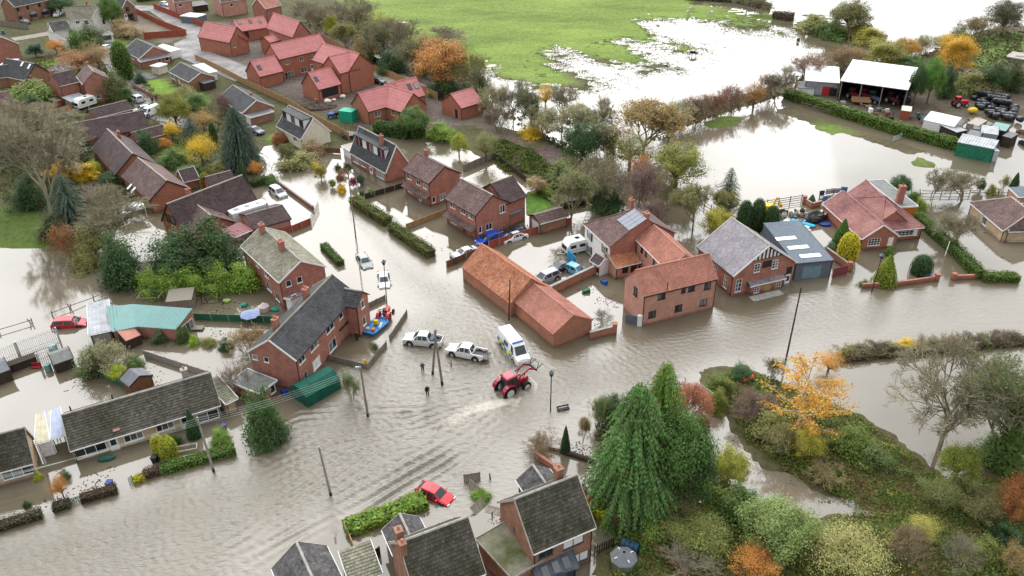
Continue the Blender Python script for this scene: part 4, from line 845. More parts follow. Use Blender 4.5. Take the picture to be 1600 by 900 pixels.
for lb, A, B, cx in (('orange brick house cut off by the top edge beside the estate road', (272,4),(300,0),285),('brown brick house cut off by the top edge above the yellow shrub', (345,4),(385,-2),365)):
    h = house('detached_house', lb, at=(cx, 20)); f = fr_ridge(A, B, 5.0, D=8, rise=3); block(h, f, roof='tile_brown', wall='brick_pink', tiles='far', wins=[W_(cx-3,8,1.0,1.0,1)])
h = house('open_shed', 'dark open fronted shed beyond the red brick estate wall', 'shed', (305,15)); f = fr_ridge((298,10),(325,6),2.5, D=4, rise=.5); block(h, f, 'mono', wall='wood_dark', roof='felt', tiles='felt', barge='black')
h = house('static_shed', 'white roofed blue sided box trailer beyond the estate wall', 'trailer', (305,30)); f = mkframe(P(307,27,2.6), P(322,22,2.6), P(290,16,2.6), None, 2.6,0); f.D = 6.5; block(h, f, 'flat', wall='metal_blue', roof='white', tiles='felt', ox=.02, oy=.02)
# grey bungalows by the estate road
h = house('grey_bungalow', 'grey roofed bungalow with white glass conservatory behind', 'bungalow', (240,95)); f = fr_gable((217.5,91.7),(267.5,81.7),(237.5,72.5),11,2.8); block(h, f, roof='tile_charcoal', wall='brick', tiles='far', wins=[W_(206,84,2,1.2,3)])
f2 = mkframe(P(219,97,2.3), P(267,87,2.3), P(217,92,2.3),1.6,2.3,.4); block(h, f2, 'mono', wall='brick', roof='lead', tiles='felt', wins=[W_(249,95,1.1,1.0,1), W_(261,92,1.1,1.0,1)])
cn = house('conservatory', 'white glass conservatory with pyramid roof by the estate road', 'conservatory', (252,78)); f = mkframe(P(238,76,2.4), P(262,82,2.4), P(250,64,2.4),4.2,2.4,1.2)
block(cn, f, 'hip', wall='white', roof='metal_white', tiles='felt', ox=.05, oy=.05, barge=None, gut=False)
h = house('grey_bungalow', 'grey roofed bungalow with pale windowed front and dark shed at its gable', 'bungalow', (300,125)); f = fr_gable((295,128.3),(336.7,119.2),(313.3,113.3),12,2.8); block(h, f, roof='tile_charcoal', wall='brick_brown', tiles='far', wins=[W_(284,128,1.8,1.2,2), W_(272,121,2,1.2,3), W_(262,115,2,1.2,3), D_(279,124,.9,2.1)])
f2 = mkframe(P(247,105,2.4), P(262,100,2.4), P(250,98,2.4),3,2.4,0); block(h, f2, 'flat', wall='cream', roof='white', tiles='felt')
f2 = mkframe(P(300,102,2.4), P(322,115,2.4), P(310,98,2.4),3,2.4,0); block(h, f2, 'flat', wall='white', roof='white', tiles='felt')
h = house('grey_bungalow', 'grey roofed bungalow with white garage door behind the blue green cedar', 'bungalow', (380,170)); f = fr_gable((378.2,176.9),(428,166),(401.3,156.4),14,2.6); block(h, f, roof='tile_charcoal', wall='brick_brown', tiles='far', wins=[W_(343,166,1.8,1.0,2), W_(362,177,1.6,1.1,2), W_(373,182,1.2,1.1,2)], chim=[(.72,.3,.6,.5,.6,1)])
f2 = mkframe(P(391,184,2.2), P(428,174,2.2), P(388,176,2.2),4.2,2.2,0); block(h, f2, 'flat', wall='brick_brown', roof='lead', tiles='felt', wins=[(388,189,2.2,1.9,1, dict(kind='garage'))])
# white chalet with dormer
h = house('chalet_bungalow', 'cream chalet bungalow with dark dormer along its roof', 'house', (470,210)); f = fr_gable((470,218),(517.5,205),(491,184),10.5,2.6); block(h, f, roof='tile_charcoal', wall='cream', tiles='far', wins=[W_(450,222,1.2,1.2,2), W_(434,205,2.0,1.1,2), W_(461,217,1.4,1.1,2)])
def dormer(h, f, x0, x1, side, z0, z1, panels, roofm='tile_charcoal', cheek='white', out=.55):
    """flat roofed dormer box on the slope facing -y (side 0) or +y (side 1)"""
    yy = lambda y: y if side == 0 else f.D-y
    sl_ = f.rise/(f.D/2); yf = (z0-f.he)/sl_+.12; yb_ = f.D/2
    mb = MB(); mb.box(x0, min(yy(yf), yy(yb_)), z0-.2, x1, max(yy(yf), yy(yb_)), z1); o = add_part(h, f, mb, 'dormer', cheek)
    r_ = MB(); r_.box(x0-.15, min(yy(yf-.3), yy(yb_+.1)), z1+.002, x1+.15, max(yy(yf-.3), yy(yb_+.1)), z1+.16); add_part(h, f, r_, 'dormer_roof', roofm, o)
    n = len(panels); w = (x1-x0)/n
    for i, pm in enumerate(panels):
        g = MB(); a = x0+w*i+.1; b_ = x0+w*(i+1)-.1; s_ = -1 if side == 0 else 1
        g.box(a, min(yy(yf), yy(yf)+s_*.04), z0+.25, b_, max(yy(yf), yy(yf)+s_*.04), z1-.15); add_part(h, f, g, 'pane' if pm == 'glass' else 'cladding', pm, o)
sd_ = 0 if abs(tolocal(f, P(470,218,2.6)).y) < 1 else 1
dormer(h, f, .8, f.L-.8, sd_, f.he+f.rise*.38, f.he+f.rise*.93, ['glass', 'white', 'glass', 'white', 'glass'])
cn = thing('conservatory', 'grey octagonal roofed conservatory in front of the cream chalet', 'conservatory', P(492,222,.3)); mb = MB(); rg = lambda r, z: [(r*math.cos(math.pi*(k+.5)/4), r*math.sin(math.pi*(k+.5)/4), z) for k in range(8)]
mb.loft([rg(1.9,-.6), rg(1.9,1.9)]); mb.obj('glazing', 'stone', cn); mb = MB(); mb.loft([rg(2.1,1.9), rg(1.0,2.6), rg(.1,2.9)]); mb.obj('roof', 'lead', cn)
# chalet with maroon dormer
h = house('chalet_bungalow', 'chalet bungalow with long white and maroon dormer above flooded front garden', 'house', (590,260)); f = fr_ridge((602.7,270.7),(546,238.7),2.1,(619.3,227.3)); block(h, f, roof='tile_charcoal', wall='brick', tiles='far', wins=[W_(556,250,2.4,1.2,3), W_(567,256,1.6,1.1,2), W_(594,273,2.6,1.3,3), D_(580,268,1.3,2.0)], chim=[(.70,-.7,.7,.6,1.0,2)])
sd_ = 0 if abs(tolocal(f, P(602.7,270.7,2.1)).y) < 1 else 1; M['maroon'] = mat('maroon_cladding', (0.13,0.012,0.03),0.6,0.3, var=0.1)
dormer(h, f, 1.0, f.L-1.6, sd_, f.he+f.rise*.36, f.he+f.rise*.80, ['maroon', 'glass', 'white', 'maroon', 'glass', 'white', 'glass', 'maroon'])
f2 = mkframe(P(609,266,1.9), P(640,256,1.9), P(609,258,1.9),3.0,1.9,0); block(h, f2, 'flat', wall='brick', roof='wood_green', tiles='felt', wins=[W_(624,273,1.7,1.4,2, rows=2)])
f2 = mkframe(P(533,228,1.9), P(545,236,1.9), P(552,222,1.9),4.5,1.9,0); block(h, f2, 'flat', wall='white', roof='stone', tiles='felt')
# two detached brick houses
for lb, A, B, Rp, C, ws, hs in (('brick house with brown roof next to the maroon dormer chalet', (670,287.3),(628.7,265.3),(694.7,260.7), None, [W_(639,276,1.4,1.0,2), W_(653.5,285,1.2,1.0,2), W_(664,291,1.2,1.0,2), W_(641,297,1.6,.9,2), W_(678,312,.7,1.1,1), W_(692,307,1.3,1.2,2), D_(656.5,312,.9,2.0)], 0),('brick house with brown roof and rear wing beside the bright blue car', (742.7,337.3),(694,310),(770.2,305.1),(797.4,316.8), [W_(707,321,1.5,1.0,2), W_(723.5,330,1.2,1.0,2), W_(735,337,1.3,1.0,2), W_(709,346,1.7,.8,2), W_(784.5,326,1.1,1.4,2), W_(764,354,1.3,1.2,2), W_(750.5,359,.6,1.2,1), D_(726,359,.9,1.8, c=(.2,.02,.02))], 1)):
    h = house('detached_house', lb, at=A); f = fr_ridge(A, B, 4.55, Rp, C); block(h, f, roof='tile_brown', wall='brick', wins=ws, ridge='stone' if hs else None, barge='darkframe', eaveboard='darkframe', chim=[] if hs else [(.1,1.2,.6,.5,.6,1)])
    sd_ = 0 if abs(tolocal(f, P(*A, 4.55)).y) < 1 else 1; yy = (lambda y: y) if sd_ == 0 else (lambda y: f.D-y)
    mb = MB(); slab(mb, [(.2, yy(-.75),1.75),(f.L-.1, yy(-.75),1.75),(f.L-.1, yy(.29),2.35),(.2, yy(.29),2.35)], .1); o = add_part(h, f, mb, 'canopy_roof', 'tile_brown'); tb = MB(); tile_slope(tb, [(.2, yy(-.75),1.75),(f.L-.1, yy(-.75),1.75),(f.L-.1, yy(.29),2.35),(.2, yy(.29),2.35)]); k_ = add_part(h, f, tb, 'roof_tiles', 'tile_brown', o); k_['kind'] = 'stuff'
    if hs:
        f2 = fr_ridge((823,306.7),(790,319.5),4.55,(799.8,274.8)); f2.L = f2.L; block(h, f2, roof='tile_dkbrown', wall='brick', barge='darkframe', eaveboard='darkframe')
        f3 = mkframe(P(798,336,2.5), P(817,328,2.5), P(795,332,2.5),1.0,2.5,.3); block(h, f3, 'mono', walls=False, roof='lead', tiles='felt', gut=False, barge='lead')
h = house('garage', 'small tiled brick garage with white door behind the panel fence', 'garage', (860,350)); f = fr_ridge((843.8,350),(888.8,337.5),2.1,(834,336)); block(h, f, roof='tile_brown', wall='brick_brown', barge='darkframe', wins=[(836,353,2.2,1.9,1, dict(kind='garage'))])
# white cottage with solar panels, pub wings
h = house('white_cottage', 'white fronted cottage with solar panels and caravan beside it', 'house', (950,400)); f = fr_ridge((951.8,387),(912.1,350.4),4.4,(1017,343.4)); f.D = 11.5; f.rise = 3.6
hp_ = (0,.85) if abs(tolocal(f, P(951.8,387,4.4)).x) < 1 else (.85,0)
block(h, f, 'hip', roof='tile_brown', wall='brick', barge=None, wins=[], ridge=None, hip=hp_, chim=[(.4,.5,.8,.6,.9,2),(.95,.5,.8,.6,.7,1)])
wf = 'y0' if abs(tolocal(f, P(951.8,387,4.4)).y) < 1 else 'y1'
mb = MB(); yy = .27 if wf == 'y0' else f.D-.27; s_ = -1 if wf == 'y0' else 1
mb.box(.12, min(yy, yy+s_*.08),-.8, f.L-.12, max(yy, yy+s_*.08),4.35); add_part(h, f, mb, 'white_front', 'render_white')
T = (lambda u, o, z: Vector((u, .19-o, z))) if wf == 'y0' else (lambda u, o, z: Vector((f.L-u, f.D-.19+o, z)))
for u, z, sh in ((f.L*.22,3.2,1),(f.L*.22,.9,1),(f.L*.8,3.2,1),(f.L*.8,.7,1)):
    window(h, f, T, u, z, 1.0,1.3,2, depth=-.06)
    sb = MB()
    for sx in (-.72,.72): sb.quadbox([T(u+sx-.18,.06, z-.65), T(u+sx+.18,.06, z-.65), T(u+sx+.18,0, z-.65), T(u+sx-.18,0, z-.65), T(u+sx-.18,.06, z+.65), T(u+sx+.18,.06, z+.65), T(u+sx+.18,0, z+.65), T(u+sx-.18,0, z+.65)])
    add_part(h, f, sb, 'shutter', 'black')
fp = mkframe(P(921,407,1.9), P(936,416,1.9), P(935,402,1.9),2.4,1.9,.9); block(h, fp, 'gable', wall='white', roof='tile_dkbrown', tiles='concrete', wins=[W_(931,421,1.4,1.0,2)])
# solar panels on the slope that faces the yard
sq = []
slp = [Vector((0,0, f.he)), Vector((f.L, 0, f.he)), Vector((f.L, f.D/2, f.he+f.rise))] if wf == 'y0' else [Vector((f.L, f.D, f.he)), Vector((0, f.D, f.he)), Vector((0, f.D/2, f.he+f.rise))]
nl = (slp[1]-slp[0]).cross(slp[2]-slp[0]).normalized(); nl = nl if nl.z > 0 else -nl; nw = f.x*nl.x+f.y*nl.y+Vector((0,0, nl.z)); p0 = toworld(f, slp[0])
cs = [tolocal(f, ray_plane(q, p0, nw)) for q in ((964.2,344.2),(992.2,326.3),(1011.6,342.7),(983.6,361.3))]
for i in range(4):
    for j in range(2):
        g = lambda a, b_: cs[0].lerp(cs[1], a).lerp(cs[3].lerp(cs[2], a), b_)
        qq = [g((j+.01)/2,(i+.03)/4), g((j+.99)/2,(i+.03)/4), g((j+.99)/2,(i+.97)/4), g((j+.01)/2,(i+.97)/4)]
        mb = MB(); mb.quadbox([q+nl*.07 for q in qq]+[q+nl*.13 for q in qq]); add_part(h, f, mb, 'solar_panel', 'solar')
h = house('pantiled_house', 'pink brick house with orange pantiled L shaped roof at the water corner', at=(1060,470))
f = fr_ridge((1005.9,464),(1122.5,436),4.75,(996,426), C=(980.2,433.7))
block(h, f, roof='pantile_red', tiles='pan', wall='brick_pink', barge=None, ridge='pantile_red', ox=.08, oy=.15, eaveboard='black', wins=[W_(1034,462.5,1.2,1.1,2, frame='darkframe'), W_(1068,453.5,.7,.9,1, frame='darkframe'), W_(1080.5,451,1.1,.9,2, frame='darkframe'), W_(1105.5,447,1.1,1.1,2, frame='darkframe'), W_(1019,491,1.2,1.1,2, frame='darkframe'), W_(1060,481.5,1.2,1.1,2, frame='darkframe'), W_(1099,472.5,1.2,1.1,2, frame='darkframe'), W_(993.5,455,.8,1.3,1, frame='darkframe')])
fl = MB(); q = tolocal(f, P(1043,449,5.4)); fl.tube((q.x, q.y, 5.0),(q.x, q.y, 6.3),.06,.06,8); add_part(h, f, fl, 'flue_pipe', 'black')
f2 = fr_ridge((993.7,374.5),(1042,422),4.75,(1021,351.2)); block(h, f2, roof='pantile_red', tiles='pan', wall='brick_pink', barge='stone', ridge='pantile_red', ox=.08, oy=.15, wins=[W_(1003,390,.8,1.1,1, frame='darkframe'), W_(1009.5,396,.8,1.1,1, frame='darkframe'), W_(1022,409,.8,1.3,1, frame='darkframe')])
f3 = mkframe(P(962.6,418.9,2.1), P(1002.3,409.5,2.1), P(952,400,2.1),4.0,2.1,1.3); block(h, f3, 'mono', roof='pantile', tiles='pan', wall='brick_pink', barge='stone', wins=[W_(977,421,1.0,1.1,2, frame='darkframe'), D_(990,420,1.0,2.2, c=(.04,.02,.02), glazed=False)])
gt = house('gate', 'grey slatted gate at the left of the pink brick house', 'gate', (990,505)); a, b_ = P(977,504), P(996,508)
for k in range(4): mb = MB(); mb.bar(a-gt.location+Vector((0,0,.15+k*.36)), b_-gt.location+Vector((0,0,.15+k*.36)),.06,.33); mb.obj('board', 'metal_blue', gt)
mb = MB(); c_ = P(999,509)-gt.location; mb.box(c_.x-.3, c_.y-.2,-.8, c_.x+.3, c_.y+.2,1.7); mb.obj('gate_post', 'render_white', gt)
# barn along the road
h = house('pantiled_barn', 'long low brick barn with weathered orange pantiles along the flooded road', 'barn', (800,490))
f = fr_ridge((721.1,417.5),(797,475.5),2.2,(751.7,380.6)); block(h, f, roof='pantile', tiles='pan', wall='brick_old', barge=None, ridge='pantile', ox=.05, oy=.15, gut=False)
f = fr_ridge((864,523),(795,465),2.2,(896.4,492.5)); block(h, f, roof='pantile_red', tiles='pan', wall='brick_old', barge='pantile_red', ridge='pantile_red', ox=.05, oy=.15, gut=False)
# chapel and metal workshop
h = house('slate_roofed_chapel', 'brick hall with purple slate roof and black and white gable', 'hall', (1180,450))
f = fr_ridge((1145.8,432.3),(1088.9,386),3.5,(1207.2,382.5), C=(1247.2,410)); WS = dict(rows=3)
block(h, f, roof='slate', tiles='slate', wall='brick', barge='white', ridge='stone', ox=.25, eaveboard='black', wins=[W_(1102,409,.9,1.9,2, **WS), W_(1117.5,423,.9,1.9,2, **WS), W_(1133.5,440,.9,2.0,2, **WS), W_(1154,446,1.0,2.1,2, **WS), W_(1182.5,418,1.0,1.4,2, **WS), W_(1210.5,412.5,1.0,1.4,2, **WS), W_(1198.5,411.5,1.4,.9,1, frame='black', fill='black'), W_(1233,422,1.0,1.1,1, frame='black', fill='black'), D_(1230,439,1.0,2.3)])
gk = 'x0' if abs(tolocal(f, P(1145.8,432.3,3.5)).x) < 1 else 'x1'; gx = .25 if gk == 'x0' else f.L-.25; s_ = -1 if gk == 'x0' else 1
zg0, zg1 = f.he+f.rise*.42, f.he+f.rise-.15; wy0 = f.D/2*.42/1.0
mb = MB(); X = lambda o: gx+s_*o
mb.loft([[(X(.02), f.D*.21+.1, zg0),(X(.02), f.D*.79-.1, zg0),(X(.02), f.D/2, zg1)], [(X(.06), f.D*.21+.1, zg0),(X(.06), f.D*.79-.1, zg0),(X(.06), f.D/2, zg1)]]); o = add_part(h, f, mb, 'timbered_gable', 'black')
for k in range(9):
    y = f.D*(.27+.46*k/8); top = zg0+(zg1-zg0)*(1-abs(y-f.D/2)/(f.D*.29))-.28
    if top > zg0+.25: b_ = MB(); b_.box(min(X(.05), X(.09)), y-.15, zg0+.14, max(X(.05), X(.09)), y+.15, top); add_part(h, f, b_, 'white_panel', 'white', o)
fp = mkframe(P(1172,448,1.55), P(1229,434.5,1.55), P(1176,428,1.55),2.6,1.55,1.0); block(h, fp, 'mono', roof='slate', tiles='slate', wall='brick', barge='black', wins=[W_(1182.5,452,.9,1.2,2, rows=3), W_(1216.5,446,.9,1.2,2, rows=3), D_(1199,453,1.2,1.9, c=(.42,.27,.12), glazed=False)])
mb = MB(); mb.box(0,0,-.3,5.2,1.3,.12); o = mb.obj('stone_ramp', 'concrete', h); o.location = P(1178,472)-h.location; o.rotation_euler.z = fp.ang
h = house('metal_workshop', 'blue grey metal clad workshop with three bright roof lights', 'workshop', (1270,430)); f = mkframe(P(1243,412,2.8), P(1303,406.5,2.8), P(1195,367,2.8),11.5,2.8,.9)
M['cladding'] = mat('grey_cladding', (0.12,0.14,0.17),0.55,0.35, var=0.12)
block(h, f, 'mono', roof='metal_blue', tiles='sheet', wall='cladding', barge='metal_blue', ox=.03, oy=.08, eaveboard='black', sky_=[(1228,373,3.2,.9, 'metal_white'),(1247,387,3.2,.9, 'metal_white'),(1266,400,3.2,.9, 'metal_white')], wins=[(1268,428,3.0,2.7,1, dict(kind='garage', c=(.16,.25,.31)))])
# red roofed bungalow on the right
h = house('red_roofed_bungalow', 'red brick bungalow with faded red roof and scalloped white gable', 'bungalow', (1370,370))
f = fr_gable((1347,374),(1406,369),(1382,351),13,2.05,2.2); block(h, f, roof='tile_pink', tiles='concrete', wall='brick_new', ridge='tile_pink', wins=[W_(1366,378,2.0,1.3,4, rows=3, frame='white', fill='carglass'), W_(1391.5,377,.9,1.4,1, fill='white')])
f = fr_ridge((1321,303),(1366,353),2.05,(1353,281)); block(h, f, roof='tile_pink', tiles='concrete', wall='brick_new', barge=None, ridge='tile_pink')
f = mkframe(P(1376,362,2.05), P(1445,355.5,2.05), P(1376,320,2.05),12.5,2.05,2.9); block(h, f, 'hip', roof='tile_pink', tiles='concrete', wall='brick_new', barge=None, ridge='tile_pink', hip=(.9,.9), wins=[W_(1418,363,3.4,1.2,5, rows=3, fill='carglass'), W_(1430,362,.7,1.2,1, fill='white')])
mb = MB(); q = P(1404,318,2.0)-h.location; mb.box(q.x-.5, q.y-.4,0, q.x+.5, q.y+.4,5.3); mb.box(q.x-.57, q.y-.47,5.1, q.x+.57, q.y+.47,5.25); mb.tube((q.x, q.y, 5.2),(q.x, q.y, 5.6),.13,.1,8); mb.obj('chimney', 'brick', h)
h = house('flat_roof_outbuilding', 'flat grey roofed outbuilding with bright orange wall', 'outbuilding', (1420,335)); f = mkframe(P(1407,324,2.2), P(1435,322,2.2), P(1377,295,2.2), None, 2.2,0); f.D = 11; block(h, f, 'flat', roof='felt', tiles='felt', wall='wood_orange')
h = house('buff_bungalow', 'buff brick bungalow with brown hipped roof, right edge', 'bungalow', (1575,370)); f = fr_ridge((1568,361.3),(1514.7,316.3),2.05, D=8.5, rise=2.7); f = mkframe(P(1568,361.3,2.05), P(1514.7,316.3,2.05), P(1600,340,2.05),8.5,2.05,2.6)
block(h, f, 'hip', roof='tile_brown', tiles='concrete', wall='brick_buff', barge=None, hip=(.9,.3), wins=[W_(1538,345,1.4,1.3,1), W_(1590,372,2.6,1.1,2)], ridge='stone')
f = mkframe(P(1575,362,2.05), P(1660,360,2.05), P(1575,330,2.05),9,2.05,2.6); block(h, f, 'hip', roof='tile_charcoal', tiles='concrete', wall='brick_buff', barge=None, hip=(.9,.9), ridge='stone')
h = house('brick_shed', 'small pink brick shed with blue roof at the right edge', 'shed', (1595,318)); f = fr_ridge((1591,308),(1625,306),1.9, D=3, rise=.5); block(h, f, 'mono', roof='metal_blue', tiles='felt', wall='brick_pink')
# new red brick estate
RB = dict(roof='tile_red', tiles='small', wall='brick_new', barge='maroon_trim', ridge='tile_red', eaveboard='black', ox=.08, oy=.2, zb=-.3)
M['maroon_trim'] = mat('dark_red_verge', (0.16,0.035,0.03),0.7,0.2, var=0.1); WN = lambda x, y, w=1.1, h=1.1, n=2: W_(x, y, w, h, n, rows=2, frame='cream')
h = house('new_red_house', 'large new red house with four upper windows facing the muddy building plot', at=(450,115)); f = fr_ridge((436,93.3),(514,75.3),5.3,(421.3,70)); block(h, f, wins=[WN(449,97), WN(471,92), WN(487,88.5), WN(503.5,84), WN(475,109,1.9,1.2), WN(452.5,118,2.6,2.0,3), D_(488,106,.9,2.1), WN(502,104,1.4,1.9)], **RB)
f = fr_ridge((405.3,120.3),(443.5,111),3.2,(390.7,96)); block(h, f, sky_=[(405,106,1.0,1.5)], **RB)
f = fr_ridge((421,67),(470,55),3.2,(412,58)); block(h, f, **RB)
h = house('new_red_house', 'tall new red house with open fronted garage at the centre of the estate', at=(540,130)); f = fr_ridge((530.7,115.3),(562,107),5.3,(513.3,88.7)); block(h, f, wins=[], **RB)
f = fr_gable((545,111.8),(583.7,101.2),(562.7,84.1),15,5.3); block(h, f, wins=[WN(539,137,.8,1.0,1), D_(547,137,.9,2.0, c=(.5,.45,.35))], **RB)
f = fr_ridge((497.3,140.7),(533.5,131),3.2,(480.7,114)); block(h, f, sky_=[(494,124,.9,1.5)], wins=[(516,144,4.6,2.0,1, dict(kind='void'))], **RB)
h = house('new_red_house', 'single storey new red house beside the green site container', at=(610,175)); f = fr_ridge((575.1,175.1),(632,159.5),3.1,(558.8,145.5)); block(h, f, wins=[WN(590,178,1.6,1.2)], **RB)
f = fr_gable((628,175.9),(666.9,163.4),(645.9,146.3),10,3.1); block(h, f, wins=[WN(614,176,1.2,1.1),(624,181,.9,1.9,1, dict(kind='void'))], **RB)
f = fr_ridge((665.3,148.6),(622,160),3.1,(649.8,119.9)); block(h, f, sky_=[(640,136,1,1.6),(650,134,1,1.6)], **RB)
h = house('new_red_garage', 'small new red brick garage standing alone at the end of the estate', 'garage', (720,180)); f = fr_ridge((720.5,169.6),(755.5,158.8),3.0,(703.4,147.1)); block(h, f, wins=[(713,178,.9,2.0,1, dict(kind='void'))], **RB)
h = house('new_red_house', 'new red house with stepped gable at the bend of the estate road', at=(350,70)); f = fr_gable((359,67),(388,58.5),(366.5,43),13,4.2); block(h, f, wins=[WN(366,71,1.0,1.1)], **RB)
f = fr_ridge((372,50),(421,42.5),3.3, D=7, rise=2.6); block(h, f, sky_=[(363,38,.9,1.4),(374,35,.9,1.4),(391,34,.9,1.4),(406,33,.9,1.4)], wins=[(386,55,1.2,2,1, dict(kind='void'))], **RB)
f = mkframe(P(334,54,3.4), P(357,70,3.4), P(345,40,3.4),5.5,3.4,2.2); block(h, f, wins=[WN(335,66,.9,1.0), WN(341,66,.9,1.0)], **RB)
h = house('new_red_house', 'new red house with plain gable at the back of the estate', at=(455,60)); f = fr_ridge((457.5,58.8),(416,44),5.3,(468.8,33.8)); block(h, f, wins=[WN(424,50,.8,1,1)], **RB)
h = house('new_red_house', 'weathered red roof showing at the top edge among bare trees', at=(425,12)); f = fr_ridge((415,14),(440,8),4.5, D=7, rise=2.8); block(h, f, roof='pantile_red', wall='brick', tiles='far')
# turquoise roofed building and sheds, left
h = house('turquoise_roofed_building', 'low brick building with turquoise ribbed metal roof', 'outbuilding', (240,520)); lo = lambda x, y, z: P(x, y, z)-h.location
near_ = [lo(175,518.8,1.9), lo(215,510.5,1.9), lo(275,515,1.9)]; far_ = [lo(166,480,2.7), lo(207,475,2.9), lo(301,482.5,2.8)]
f = Frame(); f.o = h.location.copy(); f.ang = 0.0; f.x = Vector((1,0,0)); f.y = Vector((0,1,0))
rb = MB(); [slab(rb, [near_[i], near_[i+1], far_[i+1], far_[i]], .1) for i in range(2)]; ro = rb.obj('roof', 'metal_teal', h); ro['kind'] = 'stuff'
tb = MB(); [tile_slope(tb, [near_[i], near_[i+1], far_[i+1], far_[i]], .42,40,0, 'pan') for i in range(2)]; k_ = tb.obj('ribbed_sheet', 'metal_teal', ro); k_['kind'] = 'stuff'
wl_ = near_+far_[::-1]; cen = sum(wl_, Vector())/6
for i in range(6):
    a, b_ = [cen.lerp(q, .965) for q in (wl_[i], wl_[(i+1) % 6])]; mb = MB(); mb.poly([(a.x, a.y, -.8),(b_.x, b_.y, -.8),(b_.x, b_.y, b_.z-.1),(a.x, a.y, a.z-.1)]); mb.obj('wall', 'brick', h)
a, b_ = cen.lerp(near_[2], .965), cen.lerp(far_[2], .965); ed = (b_-a); ed.z = 0; el = ed.length; ed.normalize(); en = Vector((ed.y, -ed.x, 0))
for u in (.42,.62,.82): window(h, f, lambda uu, o, z: a+ed*uu+en*(o+.12)+Vector((0,0, z-a.z)), el*u, .75,.8,1.6,1)
h = house('concrete_garage', 'grey sheet roofed garage joined to the turquoise building', 'garage', (155,515)); f = mkframe(P(138,524,1.9), P(174,516,1.9), P(133,487,1.9), None, 1.9,0.3); f.D = 8; block(h, f, 'mono', roof='metal_grey', tiles='sheet', wall='concrete', barge='white')
SH = dict(tiles='felt', ox=.06, oy=.1, gut=False, ridge=None)
def shed(label, A, B, D, he=1.6, rise=.5, wall='wood', roof='felt', kind='gable', side=None, name='shed', cat='shed', **k):
    h = house(name, label, cat, A); f = mkframe(P(*A, he), P(*B, he), P(*side, he) if side else None, D, he, rise)
    if side: f.D = abs(D)
    kw = dict(SH); kw.update(k); block(h, f, kind, wall=wall, roof=roof, barge=kw.pop('barge', 'wood_dark'), **kw); return h, f
shed('dark shed with pink red roof against the turquoise building', (196,533),(220,523),3.2,1.5,.5, 'wood_dark', 'pantile_red', 'mono')
shed('dark green shed with grey green felt roof by the palisade fence', (83,570),(115,559),3.2,1.5,.6, 'wood_dark', 'felt')
shed('black shed with glazed side at the left edge', (-14,588),(16,577),3.4,1.7,.5, 'wood_dark', 'lead')
shed('brown garden shed with curved dark roof behind the long bungalow', (202,605),(186,592),3.0,1.4,.8, 'wood', 'lead', side=(224,590))
shed('brown summerhouse with dark roof beside blue cedar', (133,303),(152,298),3.0,1.9,.9, 'wood_red', 'tile_dkbrown')
shed('dark workshop shed at the gable of the grey bungalow', (318,131),(336,126),3.0,2.2,.2, 'wood_dark', 'lead', 'mono')
shed('green felt shed under the two storey brick house', (85,160),(97,156),2.4,2.0,.4, 'wood_red', 'moss_flat', 'mono')
shed('ruined timber lean-to behind the turquoise building', (258,472),(300,468),3.0,1.5,.3, 'wood_grey', 'wood_grey', 'mono')
shed('long low dark wall shed by the pale flooded yard', (12,573),(60,556),1.0,1.1,.15, 'wood_dark', 'wood_dark', 'mono')
# farmstead top right
h = house('open_barn', 'open fronted barn with brilliant white roof full of machinery', 'barn', (1370,150)); f = mkframe(P(1313,126,5.0), P(1419,140.5,5.0), P(1324,106,5.0),13,5.0,1.6)
block(h, f, 'mono', roof='metal_white', tiles='sheet', wall='wood_dark', barge='metal_grey', openside=('y0',), gut=False, ox=.1, oy=.1)
posts(h, f, [(f.L*t_, .2) for t_ in (.02,.32,.63,.98)], 4.9, 'wood_grey', .22)
h = house('farm_shed', 'grey sheeted shed with white roof and red door beside the open barn', 'shed', (1285,145)); f = mkframe(P(1258,125.5,3.6), P(1312,129.5,3.6), P(1270,112,3.6),10,3.6,.9); block(h, f, 'mono', roof='metal_white', tiles='sheet', wall='metal_grey', barge='metal_grey', zb=-.2, wins=[(1293,144,2.6,2.6,1, dict(kind='garage', c=(.45,.04,.04))),(1304,146,1.6,2.4,1, dict(kind='void'))])
shed('small white walled shed with dark roof at the end of the green hedge', (1246,137),(1273,139),4,2.0,.4, 'render_white', 'felt', 'mono')
shed('long pale shed with white roof behind the clipped hedge', (1443,187),(1491,198),6.5,2.6,1.0, 'render_white', 'metal_white', tiles='sheet', barge='metal_grey')
shed('green metal sided store with rusty grey roof standing in floodwater', (1496,222),(1553,233),4.6,2.8,.3, 'metal_green', 'metal_grey', 'mono', tiles='sheet', barge='metal_grey', name='metal_store', cat='store')
M['silver_box'] = mat('silver_box', (0.48,0.50,0.52),0.45,0.4, var=0.1)
shed('pale grey metal cabinet beside the green store', (1554,236),(1563,236),2.6,2.2,.1, 'silver_box', 'silver_box', 'mono', name='metal_cabinet', cat='cabinet')
